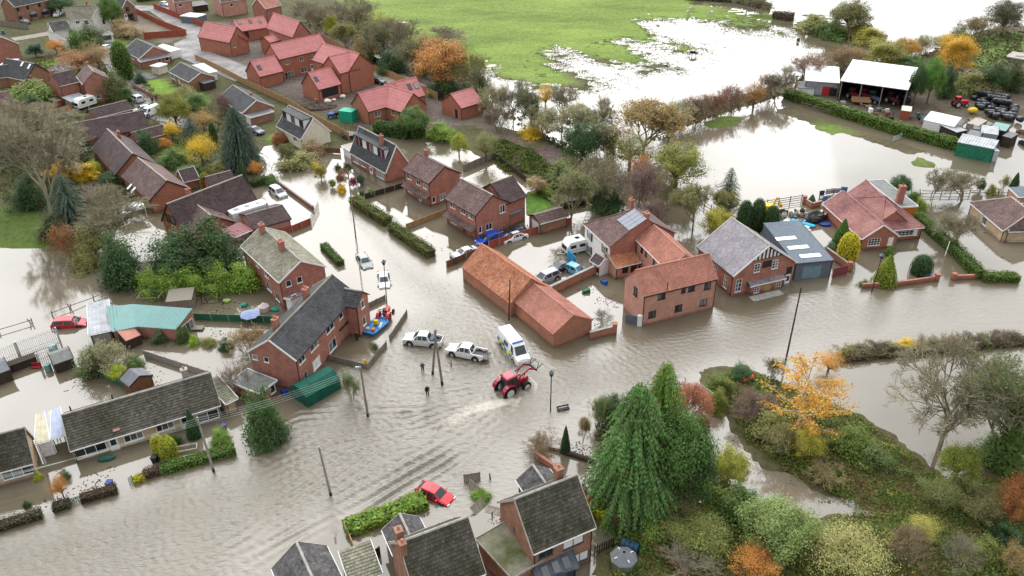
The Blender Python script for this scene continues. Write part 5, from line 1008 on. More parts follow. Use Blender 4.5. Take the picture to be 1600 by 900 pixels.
for i, (A, B, D, he, wm, rm, lb) in enumerate((((1494,207),(1512,203),4,2.2, 'wood_dark', 'metal_grey', 'low dark shed with orange end beside the clipped hedge'),((1510,210),(1531,214),3,2.4, 'wood_grey', 'felt', 'brown grey box shed in front of the flooded shed cluster'),((1532,207),(1560,211),4.5,2.6, 'metal_grey', 'metal_grey', 'grey metal shed in the middle of the flooded shed cluster'),((1547,200),(1572,205),4,2.4, 'wood_dark', 'metal_teal', 'green roofed shed at the back of the shed cluster'),((1566,212),(1581,216),3,2.2, 'wood_dark', 'lead', 'dark box shed at the water edge of the shed cluster'),((1535,197),(1555,194),4,1.8, 'wood_grey', 'wood_grey', 'slumped brown tarpaulin shelter by the black bales'),((1510,192),(1530,197),4,2.6, 'stone', 'stone', 'pale box trailer with yellow drum before it'),((1520,201),(1534,203),2.4,2.4, 'wood_dark', 'felt', 'dark flat shed beside the pale box trailer'))):
    shed(lb, A, B, D, he, .2, wm, rm, 'mono')
shed('rusty red lorry box with cream curved roof by the hedge', (1408,172),(1424,174),3.4,2.4,.3, 'wood_red', 'cream', name='lorry_box', cat='box')
shed('open teal lined trailer box behind the pale shed', (1440,178),(1456,181),4,2.3,.1, 'metal_teal', 'wood_dark', 'mono', name='trailer_box', cat='trailer')
h = house('stable_block', 'pale flat slab with dark openings at the right edge of the grass paddock', 'slab', (1590,88)); f = mkframe(P(1573,88,1.2), P(1610,94,1.2), P(1580,76,1.2),6,1.2,0); block(h, f, 'flat', roof='stone', wall='wood_grey', tiles='felt')
mb = MB(); [mb.box(f.L*(.3+.25*k),1.2+k*.9,1.2, f.L*(.3+.25*k)+1.6,2.6+k*.9,1.215) for k in range(2)]; add_part(h, f, mb, 'roof_opening_shade', 'black')  # thin black plates painted as the shade inside openings
# ================================================================ vehicles
def wheel(par, x, y, z, r, w, rimr=.6, rimmat='steel', rimc=None):
    mb = MB(); mb.loft([[(x+rr*math.cos(6.283*k/14), y+yy, z+rr*math.sin(6.283*k/14)) for k in range(14)] for yy, rr in ((-w/2, r*.6),(-w/2, r*.92),(-w*.3, r),(w*.3, r),(w/2, r*.92),(w/2, r*.6))]); o = mb.obj('wheel', 'rubber', par)
    rb = MB(); rb.tube((x, y-w/2-.012, z),(x, y+w/2+.012, z), r*rimr, r*rimr, 12); rb.tube((x, y-w/2-.03, z),(x, y+w/2+.03, z), r*.16, r*.16,8); rb.obj('rim', rimmat, o, color=rimc); return o
SHAPES = {  # x, belt z, top z, top half width ; which spans are cabin
 'hatch': (4.1,.87, [(0,.55,.60,.70),(.14,.68,.74,.78),(1.05,.88,.95,.78),(1.75,.93,1.42,.62),(2.6,.94,1.48,.65),(3.45,.94,1.42,.62),(3.95,.92,1.02,.70),(4.1,.6,.72,.76)], 2,6),
 'saloon': (4.6,.9, [(0,.55,.60,.72),(.14,.66,.72,.8),(1.25,.86,.93,.8),(2.0,.92,1.38,.62),(2.8,.93,1.42,.64),(3.3,.93,1.36,.62),(3.95,.93,1.0,.74),(4.45,.9,.97,.78),(4.6,.6,.72,.78)], 2,6),
 'mpv': (4.6,.92, [(0,.6,.66,.74),(.14,.76,.82,.82),(.95,.98,1.06,.82),(1.75,1.05,1.62,.68),(2.8,1.06,1.70,.70),(4.1,1.06,1.66,.68),(4.5,1.02,1.12,.78),(4.6,.6,.8,.82)], 2,6),
 'van': (5.0,.98, [(0,.6,.7,.8),(.15,.95,1.0,.88),(.75,1.12,1.2,.9),(1.45,1.2,1.92,.8),(2.0,1.2,2.0,.84),(4.9,1.2,2.0,.84),(5.0,.7,1.9,.84)], 2,4),
 'bigvan': (6.2,1.05, [(0,.7,.8,.86),(.16,1.05,1.12,.94),(.8,1.3,1.4,.95),(1.5,1.5,2.35,.86),(1.95,1.5,2.62,.9),(6.1,1.5,2.66,.9),(6.2,.8,2.55,.88)], 2,4),
 'pickup': (5.25,.93, [(0,.68,.74,.76),(.14,.9,.96,.84),(1.35,1.08,1.14,.84),(2.05,1.14,1.70,.68),(2.7,1.15,1.78,.7),(3.35,1.15,1.74,.68),(3.6,1.12,1.2,.84),(3.62,.9,1.05,.86)], 2,6)}
def car(label, rear, front, kind='hatch', color=(.5,.5,.5), sink=.45, cat='car', name='parked_car', tilt=0, group=None):
    L, wb, st_, c0, c1 = SHAPES[kind]; a = P(*rear); b_ = P(*front); d = b_-a; rz = math.atan2(d.y, d.x); mid = (a+b_)/2; g = ground_z(mid.x, mid.y)
    t = thing(name, label, cat, (mid.x, mid.y, (g+.02 if g > .1 else -sink)), rz, group); t.rotation_euler.y = tilt
    zl = .28; X = lambda x: L/2-x; rings = []
    for x, zb_, zt, wt_ in st_:
        w = wb*(1 if .05 < x/L < .97 else .9); rings.append([(X(x),-w*.96, zl),(X(x),-w, (zl+zb_)*.52),(X(x),-w*.985, zb_),(X(x),-wt_*.97, zt-.03),(X(x),-wt_*.82, zt),(X(x), wt_*.82, zt),(X(x), wt_*.97, zt-.03),(X(x), w*.985, zb_),(X(x), w, (zl+zb_)*.52),(X(x), w*.96, zl)])
    mb = MB(); mb.loft(rings); body = mb.obj('body', 'gloss', t, smooth=False, color=color)
    bv = body.modifiers.new('bevel', 'BEVEL'); bv.width = .035; bv.segments = 2; bv.limit_method = 'ANGLE'; bv.angle_limit = R(25)
    def pane(nm, q, s_=.84, off=.012):
        c = sum((Vector(p) for p in q), Vector())/len(q); n = (Vector(q[1])-Vector(q[0])).cross(Vector(q[2])-Vector(q[0])).normalized()
        if n.dot(c-Vector((0,0,.9))) < 0: n = -n
        g_ = MB(); g_.poly([c+(Vector(p)-c)*s_+n*off for p in q]); g_.obj(nm, 'carglass', t)
    pane('windscreen', [rings[c0][4], rings[c0][5], rings[c0+1][5], rings[c0+1][4]], .97,.02)
    if kind not in ('van', 'bigvan'): pane('rear_window', [rings[c1-1][4], rings[c1-1][5], rings[c1][5], rings[c1][4]], .92,.02)
    for s_ in (2,7):
        o_ = 3 if s_ == 2 else 6
        for j in range(c0, c1):
            q = [rings[j][s_], rings[j+1][s_], rings[j+1][o_], rings[j][o_]]
            if j == c0: q = [Vector(rings[j][s_]).lerp(Vector(rings[j+1][s_]),.35), rings[j+1][s_], rings[j+1][o_]]
            if j == c1-1 and kind not in ('van', 'bigvan'): q = [rings[j][s_], Vector(rings[j][s_]).lerp(Vector(rings[j+1][s_]),.7), rings[j][o_]]
            pane('side_window', q, .86,.018)
    rw = .33 if kind in ('hatch', 'saloon') else (.38 if kind != 'bigvan' else .36)
    for x in (L*.19, L*.80):
        for s_ in (-1,1):
            wheel(t, X(x), s_*(wb-.07), rw, rw, .22); ab = MB(); ab.tube((X(x), s_*(wb-.2), rw+.06),(X(x), s_*(wb+.012), rw+.06), rw*1.28, rw*1.28,16); ab.obj('wheel_arch_shade', 'black', t)  # black disc stands in for the shade of an uncut wheel arch
    for s_ in (-1,1):
        hb = MB(); hb.cbox(L/2-.10, s_*wb*.66, st_[1][1]-.04,.16,.34,.14); hb.obj('headlight', 'headlamp', t)
        tl_ = MB(); tl_.cbox(-L/2+.07, s_*wb*.78,.95 if kind != 'bigvan' else 1.2,.12,.16,.3); tl_.obj('tail_light', 'red_light', t)
        mr = MB(); xm = X(st_[c0][0]+.25); mr.cbox(xm, s_*(wb+.09), st_[c0][1]+.1,.12,.2,.14); mr.obj('wing_mirror', 'gloss', t, color=color)
    pb = MB(); pb.cbox(-L/2-.012,0,.62,.02,.5,.11); pb.obj('number_plate', 'any', t, color=(.7,.55,.05)); pb = MB(); pb.cbox(L/2+.012,0,.45,.02,.5,.11); pb.obj('number_plate', 'any', t, color=(.8,.8,.8))
    if kind == 'pickup':
        bb = MB(); x0, x1 = L/2-3.64,-L/2
        bb.box(x1,-wb*.95,.55, x0, wb*.95,.72); bb.box(x1,-wb*.95,.72, x0,-wb*.95+.09,1.12); bb.box(x1, wb*.95-.09,.72, x0, wb*.95,1.12); bb.box(x0-.06,-wb*.95+.09,.72, x0, wb*.95-.09,1.12); bb.box(x1+.3,-wb*.98,.3, x0-.2, wb*.98,.55)
        bb.obj('load_bed', 'gloss', t, color=color); lb = MB(); lb.box(x1+.02,-wb*.95+.1,.722, x0-.08, wb*.95-.1,.74); lb.obj('bed_liner', 'black', t)
    return t
white, silver = (.78,.79,.80),(.48,.49,.50)
p1 = car('silver pickup truck standing in the flood behind the pair of poles', (690,539),(634,533), 'pickup', (.62,.63,.64),.16, 'pickup', 'pickup_truck'); mb = MB(); mb.box(-2.6,-.88,.74,-2.52,.88,1.12); mb.obj('tailgate', 'gloss', p1, color=(.62,.63,.64))
mb = MB(); mb.box(-1.5,-.7,.76,-1.05,.7,1.3); tag(mb.obj('tool_box', 'any', None, color=(.05,.09,.16), loc=p1.location, rz=p1.rotation_euler.z), 'dark blue box in the bed of the silver pickup', 'box')
p2 = car('white pickup truck with its tailgate down in the flood', (758,561),(700,549), 'pickup', white, .12, 'pickup', 'pickup_truck'); mb = MB(); mb.box(-3.15,-.86,.66,-2.63,.86,.72); mb.obj('tailgate', 'black', p2)
am = car('white emergency van with blue and yellow checks beside the long barn', (785,527),(822,573), 'bigvan', (.8,.81,.82),.42, 'van', 'emergency_van')
for s_ in (-1,1):
    for i in range(7):
        for j in range(2):
            mb = MB(); x0 = -2.9+i*.72; mb.box(x0, s_*1.052-.006,.62+j*.42, x0+.71, s_*1.052+.006,1.03+j*.42)
            if (i, j) not in ((3,1),(4,1)): mb.obj('check_panel', 'any', am, color=(.02,.16,.55) if (i+j) % 2 else (.72,.78,.03))
    mb = MB(); mb.poly([(-.9, s_*1.04,1.52),(.3, s_*1.04,1.52),(.3, s_*.965,2.15),(-.9, s_*.965,2.15)]); mb.obj('side_window', 'carglass', am)
mb = MB(); mb.box(1.05,-.75,2.63,1.3,.75,2.76); mb.obj('light_bar', 'any', am, color=(.03,.12,.5)); mb = MB(); mb.blob((-.6,0,2.68),.1,.1,.08); mb.obj('roof_light', 'any', am, color=(.75,.35,.05))
car('bright red hatchback nosing out of the hedge, half sunk', (656,764),(704,784), 'hatch', (.55,.012,.03),.48, tilt=.05)
car('red estate car at the far left beside the palisade fence', (88,509),(132,506), 'mpv', (.50,.01,.03),.55)
car('silver people carrier on the flooded driveway', (424,296),(445,310), 'mpv', silver, .4)
car('grey green car alone in the flooded street', (566,404),(573,416), 'saloon', (.24,.27,.26),.45); car('silver car behind the street lantern', (599,430),(601,448), 'saloon', (.55,.55,.54),.5)
car('bright blue estate car beside the brick house', (781,372),(748,382), 'mpv', (.012,.06,.42),.25); car('dark blue car behind the panel fence', (818,362),(796,366), 'saloon', (.02,.035,.06),.3); car('white car behind the panel fence beside bright blue car', (817,369),(790,377), 'saloon', white, .35); car('white saloon at the flooded gate', (742,392),(710,403), 'saloon', white, .35)
car('black saloon in the flooded yard', (895,415),(861,425), 'saloon', (.02,.025,.035),.2); car('silver blue estate car nearest the barn in the yard', (867,432),(839,443), 'mpv', (.33,.36,.42),.25); car('light blue hatchback in the flooded yard', (889,421),(911,431), 'hatch', (.12,.42,.62),.2)
car('silver hatchback parked on the village street', (222,164),(208,157), 'mpv', silver, 0); car('white panel van parked on the village street', (248,178),(225,187), 'van', white, 0, 'van', 'parked_van'); car('grey car half hidden behind the white van', (230,176),(218,178), 'hatch', (.35,.38,.4),0)
car('white car parked beside the tall ivy column', (162,82),(176,76), 'hatch', white, 0); car('silver car before the long brick house', (88,29),(96,24), 'saloon', (.6,.65,.7),0); car('dark car under the bay windows', (46,40),(33,37), 'saloon', (.12,.14,.16),0); car('dark blue car at the chalet drive', (388,206),(412,214), 'saloon', (.03,.05,.1),0)
car('dark van parked by the estate fence', (586,99),(600,106), 'van', (.02,.02,.03),0, 'van', 'parked_van'); car('dark car at the end of the estate drive', (586,131),(597,133), 'hatch', (.03,.03,.03),0); car('pale blue car at the top of the estate road', (254,10),(264,12), 'hatch', (.5,.58,.65),0); car('dark car beyond the estate wall', (276,14),(284,19), 'hatch', (.05,.06,.07),0)
car('dark car half sunk at the right edge below the bales', (1600,225),(1612,232), 'hatch', (.06,.06,.07),.5); car('brown car half sunk at the right edge', (1598,208),(1612,212), 'hatch', (.2,.1,.06),.5)
def caravan(label, c0, c1, sink=.3, stripe=(.5,.5,.5)):
    a, b_ = P(*c0), P(*c1); d = b_-a; m_ = (a+b_)/2; g = ground_z(m_.x, m_.y); t = thing('touring_caravan', label, 'caravan', (m_.x, m_.y, g if g > .1 else -sink), math.atan2(d.y, d.x)); L = d.length*.95; W2 = 1.08
    pr = [(-L/2,.5),(-L/2,1.9),(-L/2+.5,2.5),(L/2-.7,2.5),(L/2-.12,1.75),(L/2,.9),(L/2-.1,.5)]; mb = MB(); mb.loft([[(x, y, z) for x, z in pr] for y in (-W2, W2)]); o = mb.obj('body', 'gloss', t, color=(.8,.8,.79)); bv = o.modifiers.new('bevel', 'BEVEL'); bv.width = .1; bv.segments = 3
    for s_ in (-1,1):
        for x in (-L*.22, L*.2): mb = MB(); mb.box(x-.5, s_*W2-.015,1.35, x+.5, s_*W2+.015,1.9); mb.obj('side_window', 'carglass', t)
        mb = MB(); mb.box(-L/2+.15, s_*(W2+.004)-.008,.95, L/2-.25, s_*(W2+.004)+.008,1.08); mb.obj('stripe', 'any', t, color=stripe); wheel(t, 0, s_*.95,.32,.32,.2)
    mb = MB(); mb.quadbox([(L/2+.0,-.75,1.05),(L/2+.02,.75,1.05),(L/2-.02,.75,1.05),(L/2-.04,-.75,1.05),(L/2-.09,-.7,1.7),(L/2-.07,.7,1.7),(L/2-.11,.7,1.7),(L/2-.13,-.7,1.7)]); mb.obj('front_window', 'carglass', t)
    mb = MB(); mb.bar((L/2-.1,.5,.45),(L/2+1.2,0,.45),.08,.08); mb.bar((L/2-.1,-.5,.45),(L/2+1.2,0,.45),.08,.08); mb.obj('drawbar', 'metal_galv', t); mb = MB(); mb.cbox(-L*.1,0,2.53,.7,.6,.08); mb.obj('roof_hatch', 'carglass', t); return t
caravan('white touring caravan standing against the white cottage', (915,388),(880,396),.25); caravan('white touring caravan beside the two storey brick house', (150,165),(120,175),0)
t = thing('lorry_trailer', 'long white box trailer beside the brown bungalow', 'trailer', (P(362,352)+P(418,334))/2,0); dd = P(418,334)-P(362,352); t.rotation_euler.z = math.atan2(dd.y, dd.x); L = dd.length; mb = MB(); mb.box(-L/2,-1.2,.5, L/2,1.2,2.5); o = mb.obj('body', 'white', t); bv = o.modifiers.new('bevel', 'BEVEL'); bv.width = .08
for x in (-L*.3,0, L*.3): mb = MB(); mb.box(x-.35,-.35,2.5, x+.35,.35,2.58); mb.obj('roof_hatch', 'metal_grey', t)
for x in (-.6,.6):
    for s_ in (-1,1): wheel(t, x, s_*1.05,.1,.4,.22)
# ---- tractor with loader
a, b_ = P(790,612), P(824,596); dd = b_-a; c_ = P(801,606); t = thing('loader_tractor', 'red tractor with raised front loader ploughing through the flood', 'tractor', (c_.x, c_.y, -.55), math.atan2(dd.y, dd.x)); RED = (.30,.012,.028)
for s_ in (-1,1):
    wheel(t, -1.15, s_*.95,.92,.92,.5,.58, 'any', (.62,.6,.56)); wheel(t, 1.45, s_*.9,.66,.66,.4,.58, 'any', (.62,.6,.56))
    mb = MB(); arc = [(-1.15+1.05*math.cos(q),.92+1.05*math.sin(q)) for q in [R(x) for x in range(20,171,25)]]
    for (x0, z0),(x1, z1) in zip(arc[:-1], arc[1:]): mb.bar((x0, s_*.95, z0),(x1, s_*.95, z1),.06,.56, up=Vector((0,1,0)))
    mb.obj('mudguard', 'gloss', t, color=RED)
    mb = MB(); pts = [(.35,1.75),(.9,2.35),(2.1,2.85),(3.1,2.3)]
    for (x0, z0),(x1, z1) in zip(pts[:-1], pts[1:]): mb.bar((x0, s_*.58, z0),(x1, s_*.58, z1),.12,.2)
    mb.bar((.5, s_*.58,1.0),(.35, s_*.58,1.85),.14,.22); mb.bar((.6, s_*.58,1.2),(1.5, s_*.58,2.45),.08,.08); mb.obj('loader_arm', 'gloss', t, color=RED)
    mb = MB(); mb.cbox(2.2, s_*.3,1.42,.06,.2,.14); mb.obj('headlight', 'headlamp', t)
mb = MB(); mb.loft([[(.35,-.42,.9),(.35,.42,.9),(.35,.42,1.62),(.35,.3,1.75),(.35,-.3,1.75),(.35,-.42,1.62)], [(2.0,-.36,.85),(2.0,.36,.85),(2.0,.36,1.45),(2.0,.25,1.55),(2.0,-.25,1.55),(2.0,-.36,1.45)], [(2.2,-.3,.9),(2.2,.3,.9),(2.2,.3,1.3),(2.2,.2,1.4),(2.2,-.2,1.4),(2.2,-.3,1.3)]]); mb.obj('bonnet', 'gloss', t, color=RED)
mb = MB(); mb.box(-1.5,-.35,.6,2.0,.35,.95); mb.obj('chassis', 'black', t)
mb = MB(); mb.loft([[(-1.35,-.72,1.15),(.35,-.72,1.15),(.35,.72,1.15),(-1.35,.72,1.15)], [(-1.3,-.74,1.7),(.38,-.7,1.7),(.38,.7,1.7),(-1.3,.74,1.7)], [(-1.15,-.66,2.62),(.15,-.62,2.62),(.15,.62,2.62),(-1.15,.66,2.62)]]); mb.obj('cab_glass', 'carglass', t)
mb = MB()
for s_ in (-1,1):
    for x0, x1 in ((-1.33,-1.15),(.37,.15),(-.5,-.5)): mb.bar((x0, s_*.74,1.15),(x1, s_*.66,2.65),.08,.08)
mb.obj('cab_frame', 'black', t)
mb = MB(); mb.loft([[(-1.35,-.78,2.62),(.4,-.74,2.62),(.4,.74,2.62),(-1.35,.78,2.62)], [(-1.3,-.74,2.78),(.32,-.7,2.78),(.32,.7,2.78),(-1.3,.74,2.78)], [(-1.1,-.55,2.84),(.15,-.5,2.84),(.15,.5,2.84),(-1.1,.55,2.84)]]); o = mb.obj('cab_roof', 'gloss', t, color=(.40,.03,.05)); mb = MB(); mb.box(-.1,-.45,2.8,.36,.45,2.845); mb.obj('roof_window', 'carglass', o)
mb = MB(); mb.bar((3.1,-.75,2.3),(3.1,.75,2.3),.16,.3); mb.obj('headstock', 'black', t)
for y in (-.65,.65): mb = MB(); mb.bar((3.12, y, 2.3),(4.1, y, 2.75),.1,.06); mb.obj('fork', 'black', t)
mb = MB(); mb.bar((3.12,-.7,2.3),(3.5,-.7,3.1),.06,.06); mb.bar((3.12,.7,2.3),(3.5,.7,3.1),.06,.06); mb.bar((3.5,-.7,3.1),(3.5,.7,3.1),.06,.06); mb.obj('fork_frame', 'black', t)
mb = MB(); mb.tube((.55,-.48,1.6),(.55,-.48,2.75),.05,.05,8); mb.obj('exhaust', 'steel', t); mb = MB(); mb.blob((-1.2,.5,2.9),.08,.08,.1); mb.obj('beacon', 'any', t, color=(.7,.3,.02))
# ---- vintage red tractor and blue raft
a, b_ = P(597,502), P(609,482); dd = b_-a; c_ = P(603,494); t = thing('vintage_tractor', 'small old red tractor with roll bar beside the brick semis', 'tractor', (c_.x, c_.y, -.35), math.atan2(dd.y, dd.x))
for s_ in (-1,1):
    wheel(t, -.75, s_*.72,.68,.68,.34,.5, 'any', (.4,.02,.03)); wheel(t, 1.15, s_*.68,.42,.42,.2,.5, 'any', (.4,.02,.03)); mb = MB(); arc = [(-.75+.8*math.cos(R(x)),.68+.8*math.sin(R(x))) for x in range(20,171,30)]
    for (x0, z0),(x1, z1) in zip(arc[:-1], arc[1:]): mb.bar((x0, s_*.72, z0),(x1, s_*.72, z1),.05,.4, up=Vector((0,1,0)))
    mb.obj('mudguard', 'gloss', t, color=(.45,.03,.04))
mb = MB(); mb.loft([[(0,-.28,.75),(0,.28,.75),(0,.28,1.2),(0,0,1.36),(0,-.28,1.2)], [(1.35,-.26,.7),(1.35,.26,.7),(1.35,.26,1.15),(1.35,0,1.3),(1.35,-.26,1.15)]]); mb.obj('bonnet', 'gloss', t, color=(.52,.03,.04)); mb = MB(); mb.box(-1.0,-.2,.5,1.3,.2,.75); mb.obj('chassis', 'any', t, color=(.25,.02,.02))
mb = MB(); [mb.bar((-1.0, s_*.5,.9),(-1.0, s_*.5,2.05),.07,.07) for s_ in (-1,1)]; mb.bar((-1.0,-.53,2.05),(-1.0,.53,2.05),.07,.07); mb.obj('roll_bar', 'black', t); mb = MB(); mb.box(-.75,-.22,.95,-.35,.22,1.05); mb.box(-.8,-.22,1.05,-.72,.22,1.35); mb.obj('seat', 'black', t); mb = MB(); mb.ring((-.12,0,1.5),(-.7,0,1),.2,.02); mb.tube((0,0,1.25),(-.12,0,1.5),.02); mb.obj('steering_wheel', 'black', t); mb = MB(); mb.tube((.6,.2,1.2),(.6,.2,1.95),.035,.035); mb.obj('exhaust', 'steel', t)
c_ = P(587,513); dd = P(601,500)-P(573,524); t = thing('flat_boat', 'blue flat bottomed workboat loaded with belongings', 'boat', (c_.x, c_.y, 0), math.atan2(dd.y, dd.x)); out = [(-1.9,-.75),(-1.6,-1.05),(1.5,-1.05),(2.0,-.55),(2.0,.55),(1.5,1.05),(-1.6,1.05),(-1.9,.75)]
mb = MB(); mb.loft([[(x*.92, y*.9,-.15) for x, y in out], [(x, y, .42) for x, y in out]]); mb.obj('hull', 'any', t, color=(.03,.16,.42)); mb = MB(); n = len(out)
for i in range(n): (x0, y0),(x1, y1) = out[i], out[(i+1) % n]; mb.bar((x0, y0,.48),(x1, y1,.48),.16,.18)
mb.obj('rim', 'any', t, color=(.05,.22,.5))
for nm, lb, dx, dy, sz, c in (('storage_box', 'yellow box on the blue boat', .3,.1,(.5,.6,.7),(.75,.5,.01)),('holdall', 'orange bag on the blue boat', -1.1,-.4,(.5,.45,.35),(.75,.25,.04)),('sack', 'white sack on the blue boat beside the yellow box', .75,.35,(.5,.4,.3),(.7,.68,.65)),('board', 'grey board lying on the blue boat', .35,-.6,(1.3,.35,.1),(.5,.5,.48)),('crate', 'pale crate at the stern of the blue boat', -1.2,.4,(.5,.5,.3),(.45,.5,.42))):
    mb = MB(); mb.cbox(0,0, sz[2]/2, *sz); o = mb.obj(nm, 'fabric', None, color=c, loc=t.matrix_basis @ Vector((dx, dy, .44)), rz=t.rotation_euler.z+dx); tag(o, lb, 'luggage'); bv = o.modifiers.new('bevel', 'BEVEL'); bv.width = .08; bv.segments = 2
# ================================================================ people and animals
def person(label, base, hgt_, facing, coat, legs, arms='down', dip=.35):
    me = bpy.data.meshes.new('body'); k = hgt_/1.75
    V = [(0,0,.95),(0,0,1.2),(0,0,1.42),(0,0,1.52),(0,.02,1.66),(0,.01,1.74),(.1,0,.9),(.11,.02,.5),(.11,0,.08),(.11,.14,.03),(-.1,0,.9),(-.12,.03,.5),(-.12,-.02,.08),(-.12,.12,.03),(.2,0,1.4),(.25,.02,1.14),(-.2,0,1.4),(-.25,.02,1.14)]
    if arms == 'up': V += [(.12,.25,1.35),(.06,.3,1.42),(-.12,.25,1.35),(-.06,.3,1.42)]
    else: V += [(.24,.16,.95),(.2,.24,.92),(-.24,.14,.95),(-.2,.22,.92)]
    E = [(0,1),(1,2),(2,3),(3,4),(4,5),(0,6),(6,7),(7,8),(8,9),(0,10),(10,11),(11,12),(12,13),(2,14),(14,15),(15,18),(18,19),(2,16),(16,17),(17,20),(20,21)]
    r_ = [.15,.17,.16,.06,.10,.09,.10,.08,.055,.05,.10,.08,.055,.05,.075,.06,.075,.06,.045,.04,.045,.04]
    me.from_pydata([tuple(c*k for c in v) for v in V], E, []); p = P(*base)
    t = thing('person', label, 'person', (p.x, p.y, -dip), facing); o = link('body', me, t)
    sk = o.modifiers.new('skin', 'SKIN'); [setattr(me.skin_vertices[0].data[i], 'radius', (q*k, q*k*.9)) for i, q in enumerate(r_)]; me.skin_vertices[0].data[0].use_root = True
    o.modifiers.new('sub', 'SUBSURF').render_levels = 2
    nm = 'clothed_%s' % label[:12]; m, nt, b = _bsdf(nm, .85,.15); N, Lk = nt.nodes, nt.links; tcn = N.new('ShaderNodeTexCoord'); sp = N.new('ShaderNodeSeparateXYZ'); Lk.new(tcn.outputs['Object'], sp.inputs[0]); cr = N.new('ShaderNodeValToRGB'); cr.color_ramp.interpolation = 'CONSTANT'; mr = N.new('ShaderNodeMath'); mr.operation = 'DIVIDE'; mr.inputs[1].default_value = 1.9*k; Lk.new(sp.outputs[2], mr.inputs[0]); Lk.new(mr.outputs[0], cr.inputs[0])
    e = cr.color_ramp.elements; e[0].color = rgba(legs); e[1].position = .47; e[1].color = rgba(coat); x = e.new(.795); x.color = (.42,.25,.18,1); x = e.new(.905); x.color = (.05,.035,.025,1); Lk.new(cr.outputs[0], b.inputs['Base Color']); me.materials.append(m); return t
person('person in grey overalls standing in the flood, farther from the camera', (661,583),1.8, R(20),(.07,.08,.10),(.09,.10,.11), 'up', .12); person('person in black standing in the flood, nearer to the camera', (668,617),1.75, R(200),(.02,.022,.028),(.025,.025,.03), 'down', .3)
q = person('person in dark clothes in the bed of the white pickup', (738,559),1.6, R(250),(.03,.05,.10),(.03,.03,.035), 'down', 0); q.location.z = -.05
person('person in dark jacket at the porch of the brick semis', (558,532),1.7, R(-30),(.02,.025,.035),(.03,.03,.04), 'down', .25)
for lb, b_, c in (('person in black on the village street, left of the pair', (240,165),(.03,.03,.035)),('person in maroon on the village street, right of the pair', (246,161),(.12,.03,.05))): q = person(lb, b_, 1.7,1, c, (.03,.03,.04), 'down', 0); q.location.z = .4
def horse_mesh():
    V = [(0,0,1.15),(.45,0,1.2),(.75,0,1.25),(1.05,0,.95),(1.3,0,.45),(1.42,0,.22),(-.45,0,1.2),(-.75,0,1.1),(-.9,0,.6)]; E = [(0,1),(1,2),(2,3),(3,4),(4,5),(0,6),(6,7),(7,8)]; r_ = [.34,.34,.28,.2,.13,.08,.34,.2,.05]
    for x, y, b in ((.5,.17,1),(.55,-.17,1),(-.55,.17,6),(-.5,-.17,6)):
        i = len(V); dx = 0 if x > 0 else -.1; V += [(x, y, .85),(x+(-.02 if x > 0 else .06), y, .5),(x+dx, y, .28),(x+dx*.6, y, -.05)]; E += [(b, i),(i, i+1),(i+1, i+2),(i+2, i+3)]; r_ += [.13,.085,.055,.06]
    me = bpy.data.meshes.new('horse_body'); me.from_pydata(V, E, []); o = bpy.data.objects.new('body', me); COL.objects.link(o); o.modifiers.new('skin', 'SKIN'); [setattr(me.skin_vertices[0].data[i], 'radius', (q, q*.8)) for i, q in enumerate(r_)]; me.skin_vertices[0].data[0].use_root = True; o.modifiers.new('sub', 'SUBSURF').render_levels = 1; me.materials.append(M['fabric']); return o
hp = horse_mesh(); first = True
for lb, b_, c, rz, z in (('black and white grazing horse alone in the shallow flood', (1084,88),(.03,.025,.025),2.9,-.1),('piebald white pony on the far grass, left of three', (1074,24),(.55,.5,.45),1.0,.1),('small white pony on the far grass, middle of three', (1080,18),(.6,.56,.5),.3,.1),('white and brown pony on the far grass, right of three', (1111,25),(.6,.55,.48),2.8,.1),('black pony wading beside the far hedge', (1247,66),(.02,.02,.02),1.5,-.4),('white pony wading beside the black one', (1259,62),(.62,.6,.52),1.2,-.4)):
    p = P(*b_); t = thing('horse', lb, 'horse', (p.x, p.y, z), rz)
    o = hp if first else hp.copy()
    if not first: COL.objects.link(o)
    first = False; o.parent = t; o.color = (*c, 1)
    mb = MB(); mb.bar((.5,0,1.52),(1.05,0,1.12),.05,.12); mb.obj('mane', 'fabric', t, color=(.02,.02,.02))
    if c[0] < .04 and b_[0] < 1100:
        for x in (-.15,.4): mb = MB(); mb.blob((x, 0,.95),.16,.31,.3); mb.obj('white_patch', 'fabric', t, color=(.6,.58,.55))
# ================================================================ poles, lamps, wires
def pole(label, base, top, h, r=.13, mt='wood_grey', name='utility_pole', band=True):
    a = P(*base); b_ = P(*top, h); t = thing(name, label, 'pole', (a.x, a.y, 0)); mb = MB(); e = b_-Vector((a.x, a.y, 0)); mb.tube(e*-.08, e, r*1.15, r*.75,8); mb.obj('shaft', mt, t)
    if band: mb = MB(); mb.tube(e*.0+Vector((0,0,.01)), e*.07, r*1.2, r*1.18,8); mb.obj('dark_base', 'black', t)
    return t, b_
_, tA = pole('concrete pole beside the left bungalow hedge', (334,737),(308,652),7.9,.13, 'concrete'); t1, tB = pole('wooden pole with box at its top beside the green marquee', (575,651),(563,573),7.4); mb = MB(); mb.cbox(*(tB-t1.location+Vector((-.35,0,-.1))),.45,.2,.2); mb.obj('junction_box', 'metal_grey', t1)
pole('lone concrete pole in the flooded road, bottom left', (517,774),(498,698),6.9,.14, 'concrete'); pole('leaning wooden pole, left of the joined pair', (676,584),(681,515),7.6,.14, 'wood_grey', band=True); pole('wooden pole, right of the joined pair', (691,601),(679,516),8.2,.15, 'wood_grey')
